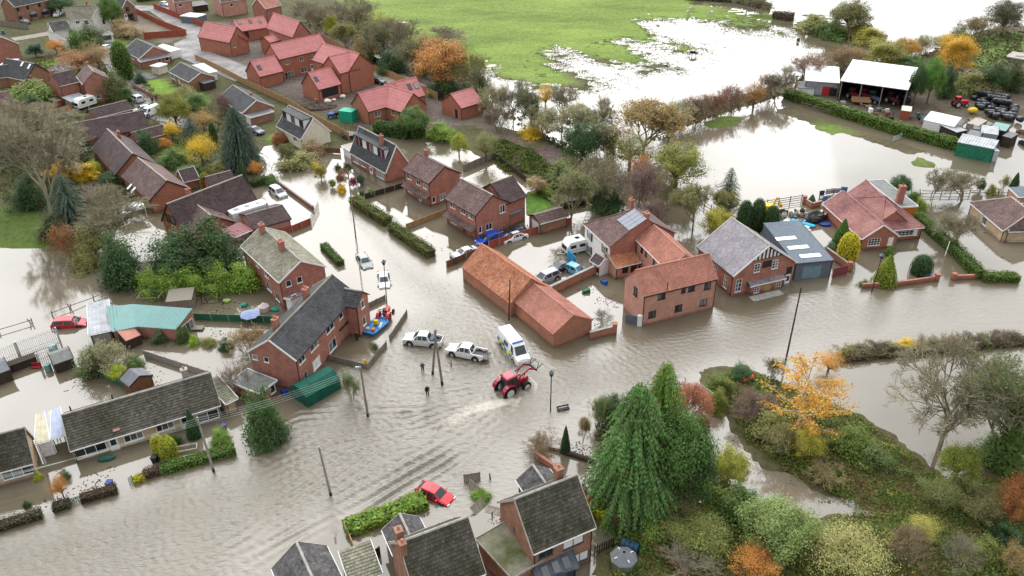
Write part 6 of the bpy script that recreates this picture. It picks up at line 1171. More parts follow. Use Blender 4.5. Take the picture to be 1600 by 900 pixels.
pole('tall dark leaning pole beside the right road', (1228,562),(1252,449),11,.11, 'wood_dark'); pole('tall pole beside the clipped street hedge', (556,372),(543,262),12.3,.11, 'wood_grey', band=False); pole('dark pole in front of the long barn', (795,500),(797,437),6.6,.1, 'wood_dark', band=False); pole('grey pole behind the brown garage', (424,352),(416,316),4.6,.1, 'concrete', band=False); pole('short white leaning post beside the long right hedge', (1477,399),(1484,377),2.4,.09, 'white', band=False); pole('thin dark stub post in the flood beside the joined poles', (705,573),(705,563),1.0,.06, 'wood_dark', band=False)
pole('stub post in the flood beside the collapsed panels', (766,749),(765,740),.8,.08, 'wood_dark', band=False); pole('thin dead trunk beside the red leaved sapling', (1066,640),(1071,590),4.5,.05, 'wood_dark', band=False)
for lb, b_, tp_ in (('left far electricity pole with crossarms in the flood', (1322,86),(1328,48)),('right far electricity pole with crossarm in the flood', (1340,96),(1346,61))):
    t, e = pole(lb, b_, tp_, 7.5 if b_[0] < 1330 else 7.0,.12, 'wood_grey', band=False); mb = MB(); c_ = e-t.location; mb.bar(c_+Vector((-1.1,.2,-.2)), c_+Vector((1.1,-.2,-.2)),.1,.12); mb.obj('crossarm', 'wood_dark', t)
def lamp(label, base, top, h, style='lantern'):
    t, e = pole(label, base, top, h, .07, 'black', 'street_lamp', band=True); t['category'] = 'lamp'; c_ = e-t.location; mb = MB(); sq = lambda s_, z: [(c_.x+s_*i, c_.y+s_*j, c_.z+z) for i, j in ((-1,-1),(1,-1),(1,1),(-1,1))]
    mb.loft([sq(.12,0), sq(.24,.5)]); mb.obj('lantern_glass', 'carglass', t); mb = MB(); mb.loft([sq(.3,.5), sq(.12,.72), sq(.03,.85)]); mb.obj('lantern_cap', 'metal_blue', t)
lamp('black lantern street lamp near the flooded bench', (860,643),(861.5,588),5.3); lamp('black lantern street lamp in front of the silver car', (605,482),(600,414),6.2); lamp('black lantern street lamp at the low brick wall', (1362,456),(1377,404),5.5)
def wire(label, a, b_, sag=.6, r=.012):
    mb = MB(); prev = None
    for k in range(13):
        s_ = k/12; p = a.lerp(b_, s_)-Vector((0,0,4*sag*s_*(1-s_)))
        if prev: mb.tube(prev, p, r, r, 4, cap=False)
        prev = p
    tag(mb.obj('overhead_wire', mat('wire_pale', (.36,.42,.36),.6,.3, var=.1), None), label, 'wire', 'overhead wires across the left street')
for k in range(4):
    wire('overhead wire strung from the junction box pole to the concrete pole', tB+Vector((-.4,0,-.1-.28*k)), tA+Vector((0,0,-.1-.28*k)),.5); wire('overhead wire running from the concrete pole off the left edge', tA+Vector((0,0,-.1-.28*k)), P(-260,810-6*k, 6.2-.28*k),.8)
# ================================================================ fences, walls, gates
def fence(label, pts, h=1.2, mt='wood', post='concrete', plen=1.83, name='panel_fence', z=None, ph=.08, gap=0, pw=.1, cat='fence'):
    q = [P(x, y, max(0, z or 0)) for x, y in pts]; g = z if z is not None else -.3; t = thing(name, label, cat, (q[0].x, q[0].y, g))
    for si, (a, b_) in enumerate(zip(q[:-1], q[1:])):
        d = b_-a; d.z = 0; L = d.length; n = max(1, round(L/plen)); st_ = L/n; rz = math.atan2(d.y, d.x); hh = h+(0 if z is not None else .3); pm = MB()
        nb = max(3, int(st_/.15)); w = (st_-pw)/nb
        for k in range(nb): pm.quadbox([(pw/2+w*k, -.022,0),(pw/2+w*(k+1),-.008,0),(pw/2+w*(k+1),.02,0),(pw/2+w*k, .02,0),(pw/2+w*k, -.022, hh-.06),(pw/2+w*(k+1),-.008, hh-.06),(pw/2+w*(k+1),.02, hh-.06),(pw/2+w*k, .02, hh-.06)])
        pm.box(pw/2,-.035, hh-.06, st_-pw/2,.035, hh); me = pm.mesh('panel', mt); po = MB(); po.box(-pw/2,-pw/2,-.6, pw/2, pw/2, hh+ph); pme = po.mesh('post', post)
        for k in range(n+1):
            loc = a+d*(k/n)-q[0]; loc.z = 0
            if k < n: link('panel', me, t, None, loc, rz+random.uniform(-.01,.01))
            if k > 0 or si == 0: link('post', pme, t, None, loc, rz)
    return t
def rails(label, pts, h=1.1, mt='wood_dark', n=3, plen=2.4, name='rail_fence', z=None, lean=0):
    q = [P(x, y) for x, y in pts]; t = thing(name, label, 'fence', (q[0].x, q[0].y, z if z is not None else 0)); random.seed(3)
    for si, (a, b_) in enumerate(zip(q[:-1], q[1:])):
        d = b_-a; L = d.length; m_ = max(1, round(L/plen))
        for k in range(m_+1):
            p = a+d*(k/m_)-q[0]; lx = Vector((random.uniform(-lean, lean), random.uniform(-lean, lean),0)); mb = MB(); mb.bar(p-Vector((0,0,.6)), p+lx+Vector((0,0, h+.1)),.11,.11, up=Vector((1,0,0))); mb.obj('post', mt, t)
            if k < m_:
                p2 = a+d*((k+1)/m_)-q[0]
                for j in range(n):
                    if lean and random.random() < .25: continue
                    mb = MB(); zz = h*(j+.6)/n; mb.bar(p+Vector((0,0, zz+random.uniform(-lean, lean)*.4)), p2+Vector((0,0, zz+random.uniform(-lean, lean)*.4)),.05,.1); mb.obj('rail', mt, t)
    return t
def bwall(label, pts, h=1.3, mt='brick', w=.24, coping='concrete', z=None, name='brick_wall', pier=None):
    q = [P(x, y) for x, y in pts]; t = thing(name, label, 'wall', (q[0].x, q[0].y, 0)); zb = -.7
    for a, b_ in zip(q[:-1], q[1:]):
        a = a-q[0]; b_ = b_-q[0]; mb = MB(); mb.bar(a+Vector((0,0,(h+zb)/2)), b_+Vector((0,0,(h+zb)/2)), w, h-zb); mb.obj('wall', mt, t)
        if coping: mb = MB(); mb.bar(a+Vector((0,0, h+.045)), b_+Vector((0,0, h+.045)), w+.08,.085); mb.obj('coping', coping, t)
    for k in (pier or []):
        p = q[k]-q[0]; mb = MB(); mb.box(p.x-.28, p.y-.28, zb, p.x+.28, p.y+.28, h+.35); mb.box(p.x-.34, p.y-.34, h+.35, p.x+.34, p.y+.34, h+.45); mb.obj('pier', mt, t)
    return t
fence('low weathered fence round the flooded front garden of the brick semis', [(508,560),(574,577),(604,540)], .75, 'wood_grey', 'wood_grey'); fence('low weathered fence beside the silver pickup', [(609,532),(636,492)], .8, 'wood_grey', 'wood_grey'); fence('low weathered fence behind the old red tractor', [(575,481),(602,468)], .75, 'wood_grey', 'wood_grey')
fence('dark panel fence with pale posts in front of the maroon dormer chalet', [(570,311),(632,293)], 1.0, 'wood_dark', 'concrete'); fence('light tan fence between the two brown roofed brick houses', [(635,358),(697,334)], .95, 'wood_new', 'wood_new'); fence('brown panel fence with concrete posts beside the parked cars', [(764,388),(828,368),(893,350)], 1.25, 'wood_red', 'concrete'); fence('short dark panel fence at the barn gable', [(698,418),(744,398)], 1.1, 'wood', 'concrete'); fence('orange brown panel fence beside the flooded driveway entrance', [(430,368),(457,362),(486,350)], 1.1, 'wood_red', 'concrete')
fence('long tan fence behind the new red houses', [(489,56),(530,77),(575,108),(610,122),(650,141),(684,157)], 1.9, 'wood_new', 'wood_new', 2.6, z=.3); fence('tan fence in front of the new red houses', [(306,94),(345,112),(378,130),(450,164),(480,182),(546,218)], 1.6, 'wood_new', 'wood_new', 2.4, z=.3); fence('red boarded wall round the waste ground by the estate road', [(214,22),(250,40),(292,56),(226,61)], 1.9, 'wood_red', 'wood_red', 3.0, z=.3); fence('red boarded wall along the far side of the estate road', [(241,14),(280,30),(322,45)], 1.9, 'wood_red', 'wood_red', 3.0, z=.3)
fence('brown panel fence beside the bottom brick house', [(905,770),(925,800)], 1.5, 'wood_red', 'wood_red'); fence('brown panel fence between lime hedge and blue tank', [(955,822),(982,838)], 1.4, 'wood_red', 'wood'); fence('weathered fence running to the bottom edge beside the scrub', [(1000,846),(1040,880),(1075,915)], 1.3, 'wood', 'wood')
fence('low concrete panel fence behind the long left bungalow', [(226,556),(330,590)], .9, 'concrete', 'concrete'); fence('green topped fence beside the garden shed', [(134,575),(165,590),(208,615)], .9, 'wood_green', 'wood_green'); fence('green mesh fence behind the blue parasol', [(304,500),(440,505)], 1.1, 'wood_green', 'concrete', 2.4)
fence('tan board fence beside the bottom left roofs', [(537,822),(566,885)], .8, 'wood_new', 'wood'); fence('black board fence at the back of the bottom brick house', [(566,886),(594,868)], 1.2, 'wood_dark', 'wood_dark'); fence('olive board fence round the flooded back garden', [(724,268),(770,248)], 1.3, 'wood_grey', 'wood_grey'); fence('dark board fence behind the brick house with rear wing', [(772,247),(822,285)], 1.2, 'wood_dark', 'wood_dark'); fence('brown fence at the flooded street corner garden', [(470,248),(500,238),(532,240)], 1.1, 'wood', 'wood', z=.1); fence('grey fence behind the small garage', [(876,328),(965,310)], 1.3, 'wood_dark', 'wood_dark')
fence('pale board fence at the top left drive', [(0,40),(45,46)], 1.6, 'wood_grey', 'wood_grey', z=.3); fence('brown fence along the village street lawn', [(210,138),(252,160)], 1.0, 'brick', 'brick', 2.4, z=.3); fence('low brown fence under the far left houses', [(30,140),(80,128)], 1.5, 'wood_red', 'wood_red', z=.3)
rails('black post and rail fence behind the dark cypresses', [(1180,325),(1252,314)], 1.2); rails('black post and rail fence with washing hung on it', [(1280,310),(1322,303)], 1.2); rails('ragged broken fence along the right floodwater', [(1424,305),(1500,305),(1560,303),(1600,304)], 1.0, 'wood_grey', 2,1.6, lean=.35); rails('grey rail fence below the farm hedge', [(1252,166),(1315,184),(1385,204)], 1.1, 'wood_grey', 2,3.0); rails('broken grey rails at the back of the flooded paddock', [(1080,310),(1110,330)], 1.2, 'wood_grey', 2,2.0, lean=.2); rails('old wire fence posts in the left floodwater', [(0,520),(50,505),(110,483),(180,455)], .8, 'wood_grey', 1,3.4, lean=.3); rails('iron railings beside the octagonal summerhouse', [(929,868),(958,855)], 1.3, 'black', 2,.25, name='iron_railings')
# palisade: pales too thin to pick apart are one part per bay
t = thing('palisade_fence', 'white steel palisade fence round the left yard', 'fence', P(0,572)); 
for i, (a, b_) in enumerate((((-60,590),(0,568)),((0,568),(28,556)),((30,555),(92,532)),((62,573),(88,560)))):
    a, b_ = P(*a)-t.location, P(*b_)-t.location; n = int((b_-a).length/.22); mb = MB(); [mb.bar(a.lerp(b_, k/n)+Vector((0,0,-.3)), a.lerp(b_, k/n)+Vector((0,0,2.1)),.07,.03, up=Vector((1,0,0))) for k in range(n+1)]; o = mb.obj('pales', 'white', t); o['kind'] = 'stuff'
    for z in (.4,1.7): mb = MB(); mb.bar(a+Vector((0,.06, z)), b_+Vector((0,.06, z)),.05,.06); mb.obj('rail', 'metal_galv', t)
    for e in (a, b_): mb = MB(); mb.box(e.x-.08, e.y+.1,-.5, e.x+.08, e.y+.26,2.0); mb.obj('post', 'metal_galv', t)
bwall('old brick yard wall between barn and pantiled annexe', [(857,463),(952,418)], 1.5, 'brick_old', .35); bwall('low brick wall running on from the barn gable', [(921,531),(960,521)], 1.2, 'brick_old', .3, pier=[1]); bwall('long low brick wall in front of the red roofed bungalow', [(1346,450),(1400,447),(1463,438)], .65, 'brick_new', .25, 'brick', pier=[2]); bwall('short low brick wall at the right drive entrance', [(1489,437),(1535,435)], .65, 'brick_new', .25, 'brick', pier=[0]); bwall('brick garden wall between workshop and golden conifer', [(1290,398),(1326,424)], 1.2, 'brick_new', .25, pier=[1]); bwall('low brown wall edging the flooded driveway', [(438,290),(490,328)], .7, 'brick', .25); bwall('orange brick garden wall behind the bottom house', [(836,716),(868,738)], .9, 'brick_new', .25, 'brick'); bwall('brick pier wall with small conifer beside the rail fence', [(1256,318),(1268,326),(1282,322)], 1.0, 'brick_new', .25, pier=[0]); bwall('red brick wall stub beside the red roofed bungalow', [(1286,345),(1296,333)], 1.0, 'brick_new', .25)
t = thing('board_gate', 'dark maroon board gate between workshop and brick pier', 'gate', P(1300,434)); a, b_ = Vector(), P(1323,428)-t.location; n = 12
for k in range(n): p, q = a.lerp(b_, k/n), a.lerp(b_, (k+.93)/n); mb = MB(); mb.bar(p+Vector((0,0,.6)), q+Vector((0,0,.6)),.05,1.9); mb.obj('board', 'metal_maroon', t)
def bars(label, a, b_, h, n, mt, name='steel_gate', rails_=4):
    t = thing(name, label, 'gate', P(*a)); e = P(*b_)-t.location; mb = MB()
    for k in range(n+1): mb.tube(e*(k/n)+Vector((0,0,0)), e*(k/n)+Vector((0,0, h)),.03,.03,5)
    for j in range(rails_): mb.tube(Vector((0,0, h*(j+.5)/rails_)), e+Vector((0,0, h*(j+.5)/rails_)),.035,.035,5)
    mb.obj('frame', mt, t); return t
bars('grey steel field gate standing in the flooded path', (1093,612),(1120,632),1.3,8, 'metal_galv'); bars('open metal gate at the flooded driveway', (487,347),(498,325),1.3,7, 'black', 'metal_gate'); bars('black iron gate beside the barn gable', (703,405),(715,413),1.2,8, 'black', 'metal_gate'); bars('white barred gate beside the upper clipped hedge', (614,345),(622,350),1.2,5, 'white', 'metal_gate'); bars('small green gate between brown clipped hedges', (111,787),(126,782),.7,5, 'wood_green', 'garden_gate'); bars('green gate post frame beside the yellow clipped hedge', (203,757),(208,752),.9,2, 'wood_green', 'garden_gate'); bars('grey sheep hurdle at the flooded paddock', (1394,222),(1408,216),1.2,4, 'metal_galv', 'hurdle')
# ================================================================ smaller things
def simple(name, label, cat, px, build, mats, color=None, z=0.0, rz=0.0, group=None, smooth=False):
    p = P(*px, max(z, 0)); mb = MB(); build(mb); o = mb.obj(name, mats, None, smooth, color, (p.x, p.y, z), rz); return tag(o, label, cat, group)
t = thing('marquee', 'dark green ridge marquee tent standing in the flood', 'tent', (P(468,628)+P(520,598))/2); dd = P(520,598)-P(468,628); t.rotation_euler.z = math.atan2(dd.y, dd.x); L = dd.length*1.0; mb = MB()
M['canvas'] = mat('green_canvas', (0.012,0.10,0.07),0.75,0.2, var=0.2, scale=1.0)
prf = lambda s_: [(-1.7*s_, -.3),(-1.65*s_, 1.5),(-.6*s_, 2.25),(.6*s_, 2.25),(1.65*s_, 1.5),(1.7*s_, -.3)]
mb.loft([[(x, y, z) for y, z in prf(s_)] for x, s_ in ((-L/2,.98),(-L/6,1.0),(L/6,1.01),(L/2,.98))]); mb.obj('canvas', 'canvas', t)
for k in range(4): mb = MB(); x = -L/2+L*k/3; pts = prf(1.012); [mb.tube((x, *pts[i]),(x, *pts[i+1]),.03,.03,5) for i in range(5)]; mb.obj('pole_frame', 'wood_green', t)
def bin_(label, px, c, lay=0, z=-.15):
    t = thing('wheelie_bin', label, 'bin', (*P(*px)[:2], z)); mb = MB(); mb.loft([[(x*.22, y*.26,0) for x, y in ((-1,-1),(1,-1),(1,1),(-1,1))], [(x*.28, y*.34,.95) for x, y in ((-1,-1),(1,-1),(1,1),(-1,1))]]); mb.obj('body', 'any', t, color=c); mb = MB(); mb.box(-.31,-.37,.95,.31,.37,1.03); mb.obj('lid', 'any', t, color=c)
    for s_ in (-1,1): mb = MB(); mb.tube((s_*.25-.03,.3,.1),(s_*.25+.03,.3,.1),.1,.1,8); mb.obj('wheel', 'rubber', t)
    if lay: t.rotation_euler = (1.4,0, lay); t.location.z = .05
bin_('blue wheelie bin behind the brown clipped hedge', (173,762),(.03,.06,.25)); bin_('blue bin lid floating beside the brown clipped hedge', (165,766),(.06,.12,.4),1.2); bin_('black wheelie bin beside the green leafy hedge', (243,722),(.03,.03,.035)); bin_('blue bin floating in the yard behind the barn', (940,441),(.02,.08,.4),.6); bin_('green wheelie bin fallen in the yard behind the barn', (911,458),(.02,.12,.06),2.0); bin_('blue bin on the top left drive', (6,55),(.03,.08,.25),0,.35); bin_('dark green bin at the white cottage wall', (930,425),(.02,.09,.05)); bin_('blue bin beside the green marquee', (441,612),(.02,.06,.4),.8); bin_('purple bin beside the round green shrub', (349,664),(.12,.08,.3),.4)
t = thing('parasol', 'pale blue and white garden parasol behind the brick semis', 'parasol', P(394,508)); mb = MB(); [mb.poly([(0,0,2.3),(1.35*math.cos(6.283*k/8),1.35*math.sin(6.283*k/8),1.75),(1.35*math.cos(6.283*(k+1)/8),1.35*math.sin(6.283*(k+1)/8),1.75)]) for k in range(8)]; mb.obj('canopy', 'fabric', t, color=(.26,.32,.5)); mb = MB(); mb.tube((0,0,-.4),(0,0,2.35),.03); mb.obj('pole', 'white', t)
simple('play_house', 'pale pink domed play tent in the flooded back garden', 'tent', (413,485), lambda m: (m.loft([[(.75*math.cos(6.283*k/6),.75*math.sin(6.283*k/6), z) for k in range(6)] for z in (-.2,.7)]), m.loft([[(s_*math.cos(6.283*k/6), s_*math.sin(6.283*k/6), z) for k in range(6)] for s_, z in ((.82,.7),(.1,1.25))])), 'fabric', (.62,.5,.5))
t = thing('trampoline', 'netted trampoline behind the white garage', 'trampoline', (*P(545,215)[:2], .2)); mb = MB(); mb.ring((0,0,.7),(0,0,1),1.6,.06,18); mb.obj('frame', 'black', t); mb = MB(); mb.tube((0,0,.69),(0,0,.71),1.55,1.55,18); mb.obj('mat', 'black', t)
for k in range(6): mb = MB(); a = 6.283*k/6; mb.tube((1.65*math.cos(a),1.65*math.sin(a),0),(1.65*math.cos(a),1.65*math.sin(a),2.4),.03); mb.obj('net_pole', 'black', t)
t = thing('park_bench', 'black bench nearly drowned beside the street lamp', 'bench', P(880,640), R(18)); mb = MB(); mb.box(-.75,-.2,.12,.75,.2,.18); mb.obj('seat', 'black', t); mb = MB(); mb.box(-.75,.2,.3,.75,.25,.5); mb.obj('backrest', 'black', t)
for x in (-.65,.65): mb = MB(); mb.box(x-.04,-.2,-.35, x+.04,.25,.3); mb.obj('leg', 'black', t)
t = thing('summerhouse', 'grey green octagonal summerhouse with white roof bars', 'summerhouse', P(973,887)); rg = lambda r, z: [(r*math.cos(math.pi*(k+.5)/4), r*math.sin(math.pi*(k+.5)/4), z) for k in range(8)]; mb = MB(); mb.loft([rg(1.15,-.5), rg(1.15,1.45)]); mb.obj('wall', 'any', t, color=(.14,.19,.15)); mb = MB(); mb.loft([rg(1.3,1.45), rg(.1,2.1)]); mb.obj('roof', 'lead', t)
for a in (.4,2.0): mb = MB(); mb.bar((-1.0*math.cos(a),-1.0*math.sin(a),1.75),(1.0*math.cos(a),1.0*math.sin(a),1.75),.08,.05); mb.bar((-.1,0,2.12),(.1,0,2.12),.2,.05); mb.obj('roof_bar', 'white', t)
t = thing('oil_tank', 'dark blue ribbed oil tank beside the garden fence', 'tank', P(983,862), R(-28)); mb = MB()
for k in range(4): mb.loft([[(x+k*.42-.8,.6*math.cos(6.283*j/12),.75+.6*math.sin(6.283*j/12)) for j in range(12)] for x in (0,.03,.34,.38)])
mb.obj('shell', 'any', t, True, (.015,.05,.09)); mb = MB(); mb.tube((0,0,1.3),(0,0,1.45),.15); mb.obj('cap', 'black', t)
simple('fallen_log', 'dark fallen log lying in the flood left of the conifers', 'log', (895,712), lambda m: (m.tube((-2.9,1.1,.15),(0,0,.2),.22,.3,8), m.tube((0,0,.2),(2.4,-1.3,.25),.3,.26,8)), 'wood_dark'); simple('oil_drum', 'orange barrel lying in the rubbish by the flooded path', 'barrel', (1168,597), lambda m: m.tube((-.7,-.25,.45),(.7,.3,.55),.34,.34,12), 'any', (.72,.06,.015))
t = thing('rubbish_heap', 'heap of broken planks and pipes beside the orange barrel', 'rubbish', P(1182,610)); random.seed(4)
for k in range(22): mb = MB(); a = Vector((random.gauss(0,1.3), random.gauss(0,1.3), random.uniform(.1,.6))); d = rdir() if 'rdir' in globals() else Vector((random.uniform(-1,1), random.uniform(-1,1), random.uniform(-.3,.3))).normalized(); d.z *= .3; mb.bar(a, a+d*random.uniform(.6,1.8), random.uniform(.08,.3),.05); mb.obj('plank', random.choice(['wood_dark', 'metal_blue', 'wood_grey', 'wood']), t)
t = thing('collapsed_fence', 'collapsed grey fence panels drifting beside the bottom house', 'fence', P(745,778))
for (x, y), rz, tl in (((739,768),-.9,1.2),((752,797),.9,.7),((770,804),-.35,.12),((738,752),.2,1.4)): mb = MB(); [mb.box(-.9+k*.2,-.02,0,-.72+k*.2,.02,1.0) for k in range(9)]; mb.box(-.9,-.05,.8,.9,-.021,.9); o = mb.obj('panel', 'wood_grey', t); o.location = P(x, y)-t.location; o.rotation_euler = (tl-1.57,0, rz)
for lb, px in (('sunken dark stump post beside the drifting panels', (769,807)),('dark stake near the iron gate of the bottom house', (652,797))): simple('stake', lb, 'post', px, lambda m: m.box(-.06,-.06,-.4,.06,.06,.6), 'wood_dark')
for i, (x, y, l, rz, c) in enumerate(((1228,352,4.2,-.75,(.03,.25,.55)),(1236,356,4.0,-.7,(.05,.35,.68)),(1244,352,4.4,-.72,(.7,.7,.68)),(1254,350,4.0,-.7,(.04,.42,.72)),(1238,362,3.6,-.65,(.55,.22,.1)),(1250,358,3.4,-.72,(.6,.55,.48)))):
    simple('sheeted_board', ['dark blue sheet strip at the left of the workshop pile', 'blue sheet strip second from the left in the workshop pile', 'white plank in the middle of the workshop pile', 'bright blue sheet strip at the right of the workshop pile', 'orange brown plank at the front of the workshop pile', 'pale plank at the right front of the workshop pile'][i], 'board', (x, y), lambda m: m.box(-l/2,-.4,.1, l/2,.4,.3), 'fabric', c, .05, rz)
t = thing('rubble_heap', 'grey heap of brushwood and rubble behind the workshop pile', 'rubble', P(1240,338)); random.seed(9)
for k in range(40): mb = MB(); mb.blob((random.gauss(0,3.0), random.gauss(0,1.4), random.uniform(0,.5)), *[random.uniform(.2,.55) for _ in range(3)], 6,4,.25); mb.obj('lump', random.choice(['concrete', 'wood_grey', 'dirt', 'stone']), t)
simple('tarpaulin_heap', 'black tarpaulin heap beside the brick stub wall', 'heap', (1273,345), lambda m: m.blob((0,0,.5),1.6,1.3,1.2,12,8,.18), 'black', None, 0); t = thing('mini_digger', 'yellow mini digger behind the dark cypresses', 'digger', P(1198,331)); mb = MB(); mb.box(-1,-.7,.5,1,.7,1.4); mb.obj('body', 'any', t, color=(.7,.48,.02)); mb = MB(); mb.bar((.9,0,1.2),(1.4,0,2.7),.2,.25); mb.bar((1.4,0,2.7),(2.2,0,1.5),.18,.2); mb.obj('boom', 'any', t, color=(.7,.48,.02)); mb = MB(); mb.box(-1.1,-.8,-.1,1.1,-.4,.5); mb.box(-1.1,.4,-.1,1.1,.8,.5); mb.obj('tracks', 'rubber', t); mb = MB(); mb.box(1.95,-.35,1.0,2.4,.35,1.5); mb.obj('bucket', 'any', t, color=(.5,.33,.02))
for i, (x, y, c) in enumerate(((1283,308,(.03,.06,.16)),(1288,317,(.1,.18,.5)),(1300,304,(.45,.5,.6)),(1308,304,(.5,.45,.5)),(1317,302,(.02,.3,.5)),(1293,305,(.6,.6,.62)))): simple('washing', ['dark navy garment at the left of the rail fence', 'blue garment hanging low beside the path', 'pale blue garment on the rail fence', 'lilac garment on the rail fence', 'turquoise garment at the right of the rail fence', 'white garment on the rail fence'][i], 'washing', (x, y), lambda m: m.quadbox([(-.4,-.05,.3),(.4,-.08,.25),(.4,.08,.25),(-.4,.05,.3),(-.5,-.04,1.25),(.5,-.04,1.25),(.5,.04,1.25),(-.5,.04,1.25)]), 'fabric', c, 0, random.uniform(-.3,.3))
simple('paddling_pool', 'dark blue tub beside the red roofed bungalow path', 'tub', (1289,352), lambda m: m.loft([[(s_*math.cos(6.283*k/10),.6*s_*math.sin(6.283*k/10), z) for k in range(10)] for s_, z in ((.8,-.1),(1.0,.35))]), 'any', (.03,.06,.3)); simple('sack', 'blue plastic sack on the low brick wall', 'sack', (1447,433), lambda m: m.blob((0,0,.3),.6,.4,.35,8,6,.15), 'any', (.04,.08,.4))
# black wrapped bales in the farmyard
random.seed(21); k = 0; GRP = 'black wrapped silage bales'
bm = MB(); bm.loft([[(x, r_*math.cos(6.283*j/12), r_*math.sin(6.283*j/12)+.62) for j in range(12)] for x, r_ in ((-.62,.42),(-.56,.6),(-.2,.64),(.25,.63),(.57,.6),(.62,.4))]); bme = bm.mesh('bale', mat('bale_wrap', (.018,.022,.03),.28,.5, var=.4, scale=2.5, bump=.4), True)
for row in range(6):
    for c_ in range(9):
        x = 1525+c_*6.9+row*1.5; y = 157+row*4.6+c_*1.1
        if row > 3 and c_ < 2: continue
        p = P(x, y, .3); o = link('silage_bale', bme, None, None, (p.x+random.uniform(-.55,.55), p.y+random.uniform(-.5,.5),.22), random.uniform(0,3.1)); tag(o, 'black plastic wrapped silage bale on the ground in the farmyard', 'bale', GRP)
        if row < 3 and c_ < 7 and random.random() < .6: o = link('silage_bale', bme, None, None, (p.x+.6, p.y+.3,1.4), random.uniform(0,3.1)); tag(o, 'black plastic wrapped silage bale in the upper layer of the stack', 'bale', GRP)
# farm machinery in and near the barn
def fm(label, px, c, rz=1.2, s_=1.0):
    t = thing('farm_tractor', label, 'tractor', (*P(*px, .3)[:2], .3), rz); mb = MB(); mb.box(-.2*s_, -.35,.8,1.8*s_, .35,1.5); mb.obj('bonnet', 'any', t, color=c); mb = MB(); mb.box(-1.2,-.55,.9,-.1,.55,1.5); mb.obj('cab_base', 'any', t, color=c); mb = MB(); mb.box(-1.1,-.5,1.5,-.2,.5,2.3); mb.obj('cab_glass', 'carglass', t); mb = MB(); mb.box(-1.2,-.58,2.3,-.1,.58,2.42); mb.obj('cab_roof', 'any', t, color=c)
    for q in (-1,1): wheel(t, -.8, q*.75,.75,.75,.4); wheel(t, 1.3, q*.65,.5,.5,.25)
for lb, px, c in (('red tractor in the left bay of the open barn', (1332,155),(.35,.02,.03)),('red tractor beside the first barn post', (1350,156),(.4,.02,.03)),('blue grey tractor in the middle bay of the open barn', (1364,160),(.12,.16,.24)),('maroon machine in the right bay of the open barn', (1393,162),(.22,.03,.06)),('dark blue machine against the right barn post', (1410,158),(.04,.06,.16)),('bright red tractor beside the black bales', (1498,167),(.5,.01,.04))): fm(lb, px, c, -1.2 if px[0] < 1450 else .1)
t = thing('farm_trailer', 'tan wooden tipping trailer in front of the open barn', 'trailer', (*P(1344,163,.3)[:2], .35),-.25); mb = MB(); mb.box(-2,-1,.7,2,1,.85); mb.box(-2,-1,.85,2,-.92,1.4); mb.box(-2,.92,.85,2,1,1.4); mb.box(-2,-.92,.85,-1.92,.92,1.4); mb.obj('bed', 'wood_new', t); [wheel(t, 0, q*.9,.4,.4,.25) for q in (-1,1)]
simple('drum', 'yellow drum beside the black bales', 'drum', (1519,176), lambda m: m.blob((0,0,.6),1.1,.8,.6,10,7), 'any', (.72,.47,.02),.3); simple('drum', 'yellow tank in front of the pale box trailer', 'drum', (1520,200), lambda m: m.blob((0,0,.6),.8,.6,.7,10,7), 'any', (.6,.45,.05),.2)
random.seed(31); t = thing('scrap_heap', 'long scatter of scrap metal and timber along the farm hedge', 'scrap', (*P(1410,185,.3)[:2], .3))
for k in range(60): mb = MB(); x = random.uniform(1310,1500); y = 160+(x-1310)*.16+random.uniform(0,14); p = P(x, y, .3)-t.location; p.z = 0; mb.cbox(p.x, p.y, random.uniform(.1,.5), *[random.uniform(.2,1.1) for _ in range(3)]); o = mb.obj('scrap', random.choice(['metal_grey', 'wood_dark', 'wood', 'metal_blue', 'wood_grey', 'metal_white']), t)
# building site
simple('site_container', 'green site welfare container in the muddy plot', 'container', (545,188), lambda m: (m.box(-1.6,-1.2,.0,1.6,1.2,2.3), m.box(-1.65,-1.25,2.3,1.65,1.25,2.42)), 'any', (.01,.36,.22),.3,-.35)
t = thing('dumper', 'blue site dumper beside the green container', 'dumper', (*P(521,184,.3)[:2], .35),.4); mb = MB(); mb.box(-1.2,-.6,.4,.3,.6,1.1); mb.obj('body', 'any', t, color=(.03,.07,.28)); mb = MB(); mb.loft([[(x, y, .6) for x, y in ((.4,-.6),(1.4,-.6),(1.4,.6),(.4,.6))], [(x, y, 1.3) for x, y in ((.3,-.85),(1.9,-.85),(1.9,.85),(.3,.85))]]); mb.obj('skip', 'wood_dark', t); [wheel(t, x, q*.7,.4,.4,.3) for x in (-.8,.9) for q in (-1,1)]; mb = MB(); mb.bar((-1,-.5,1.1),(-1,-.5,2.1),.06,.06); mb.bar((-1,.5,1.1),(-1,.5,2.1),.06,.06); mb.bar((-1,-.5,2.1),(-1,.5,2.1),.06,.06); mb.obj('roll_bar', 'black', t)
random.seed(41); t = thing('soil_heap', 'dark soil heap in the muddy building plot', 'heap', (*P(495,168,.3)[:2], .2)); mb = MB(); mb.blob((0,0,0),4.5,2.4,1.2,18,8,.14); mb.obj('soil', 'dirt', t)
for lb, px, w in (('white builder bags heap at the open garage', (512,160),1.0),('white builder bag beside the tall new red house', (536,152),.8),('pallet of bricks beside the white builder bags', (495,157),.6),('white builder bag left of the pallet', (505,163),.6),('white bag in the middle of the muddy plot', (522,157),.6)): simple('builder_bag', lb, 'bag', px, lambda m: m.blob((0,0,.35*w),.9*w, .8*w, .5*w, 8,6,.15), 'fabric', (.7,.69,.66) if 'bricks' not in lb else (.5,.2,.12),.35)
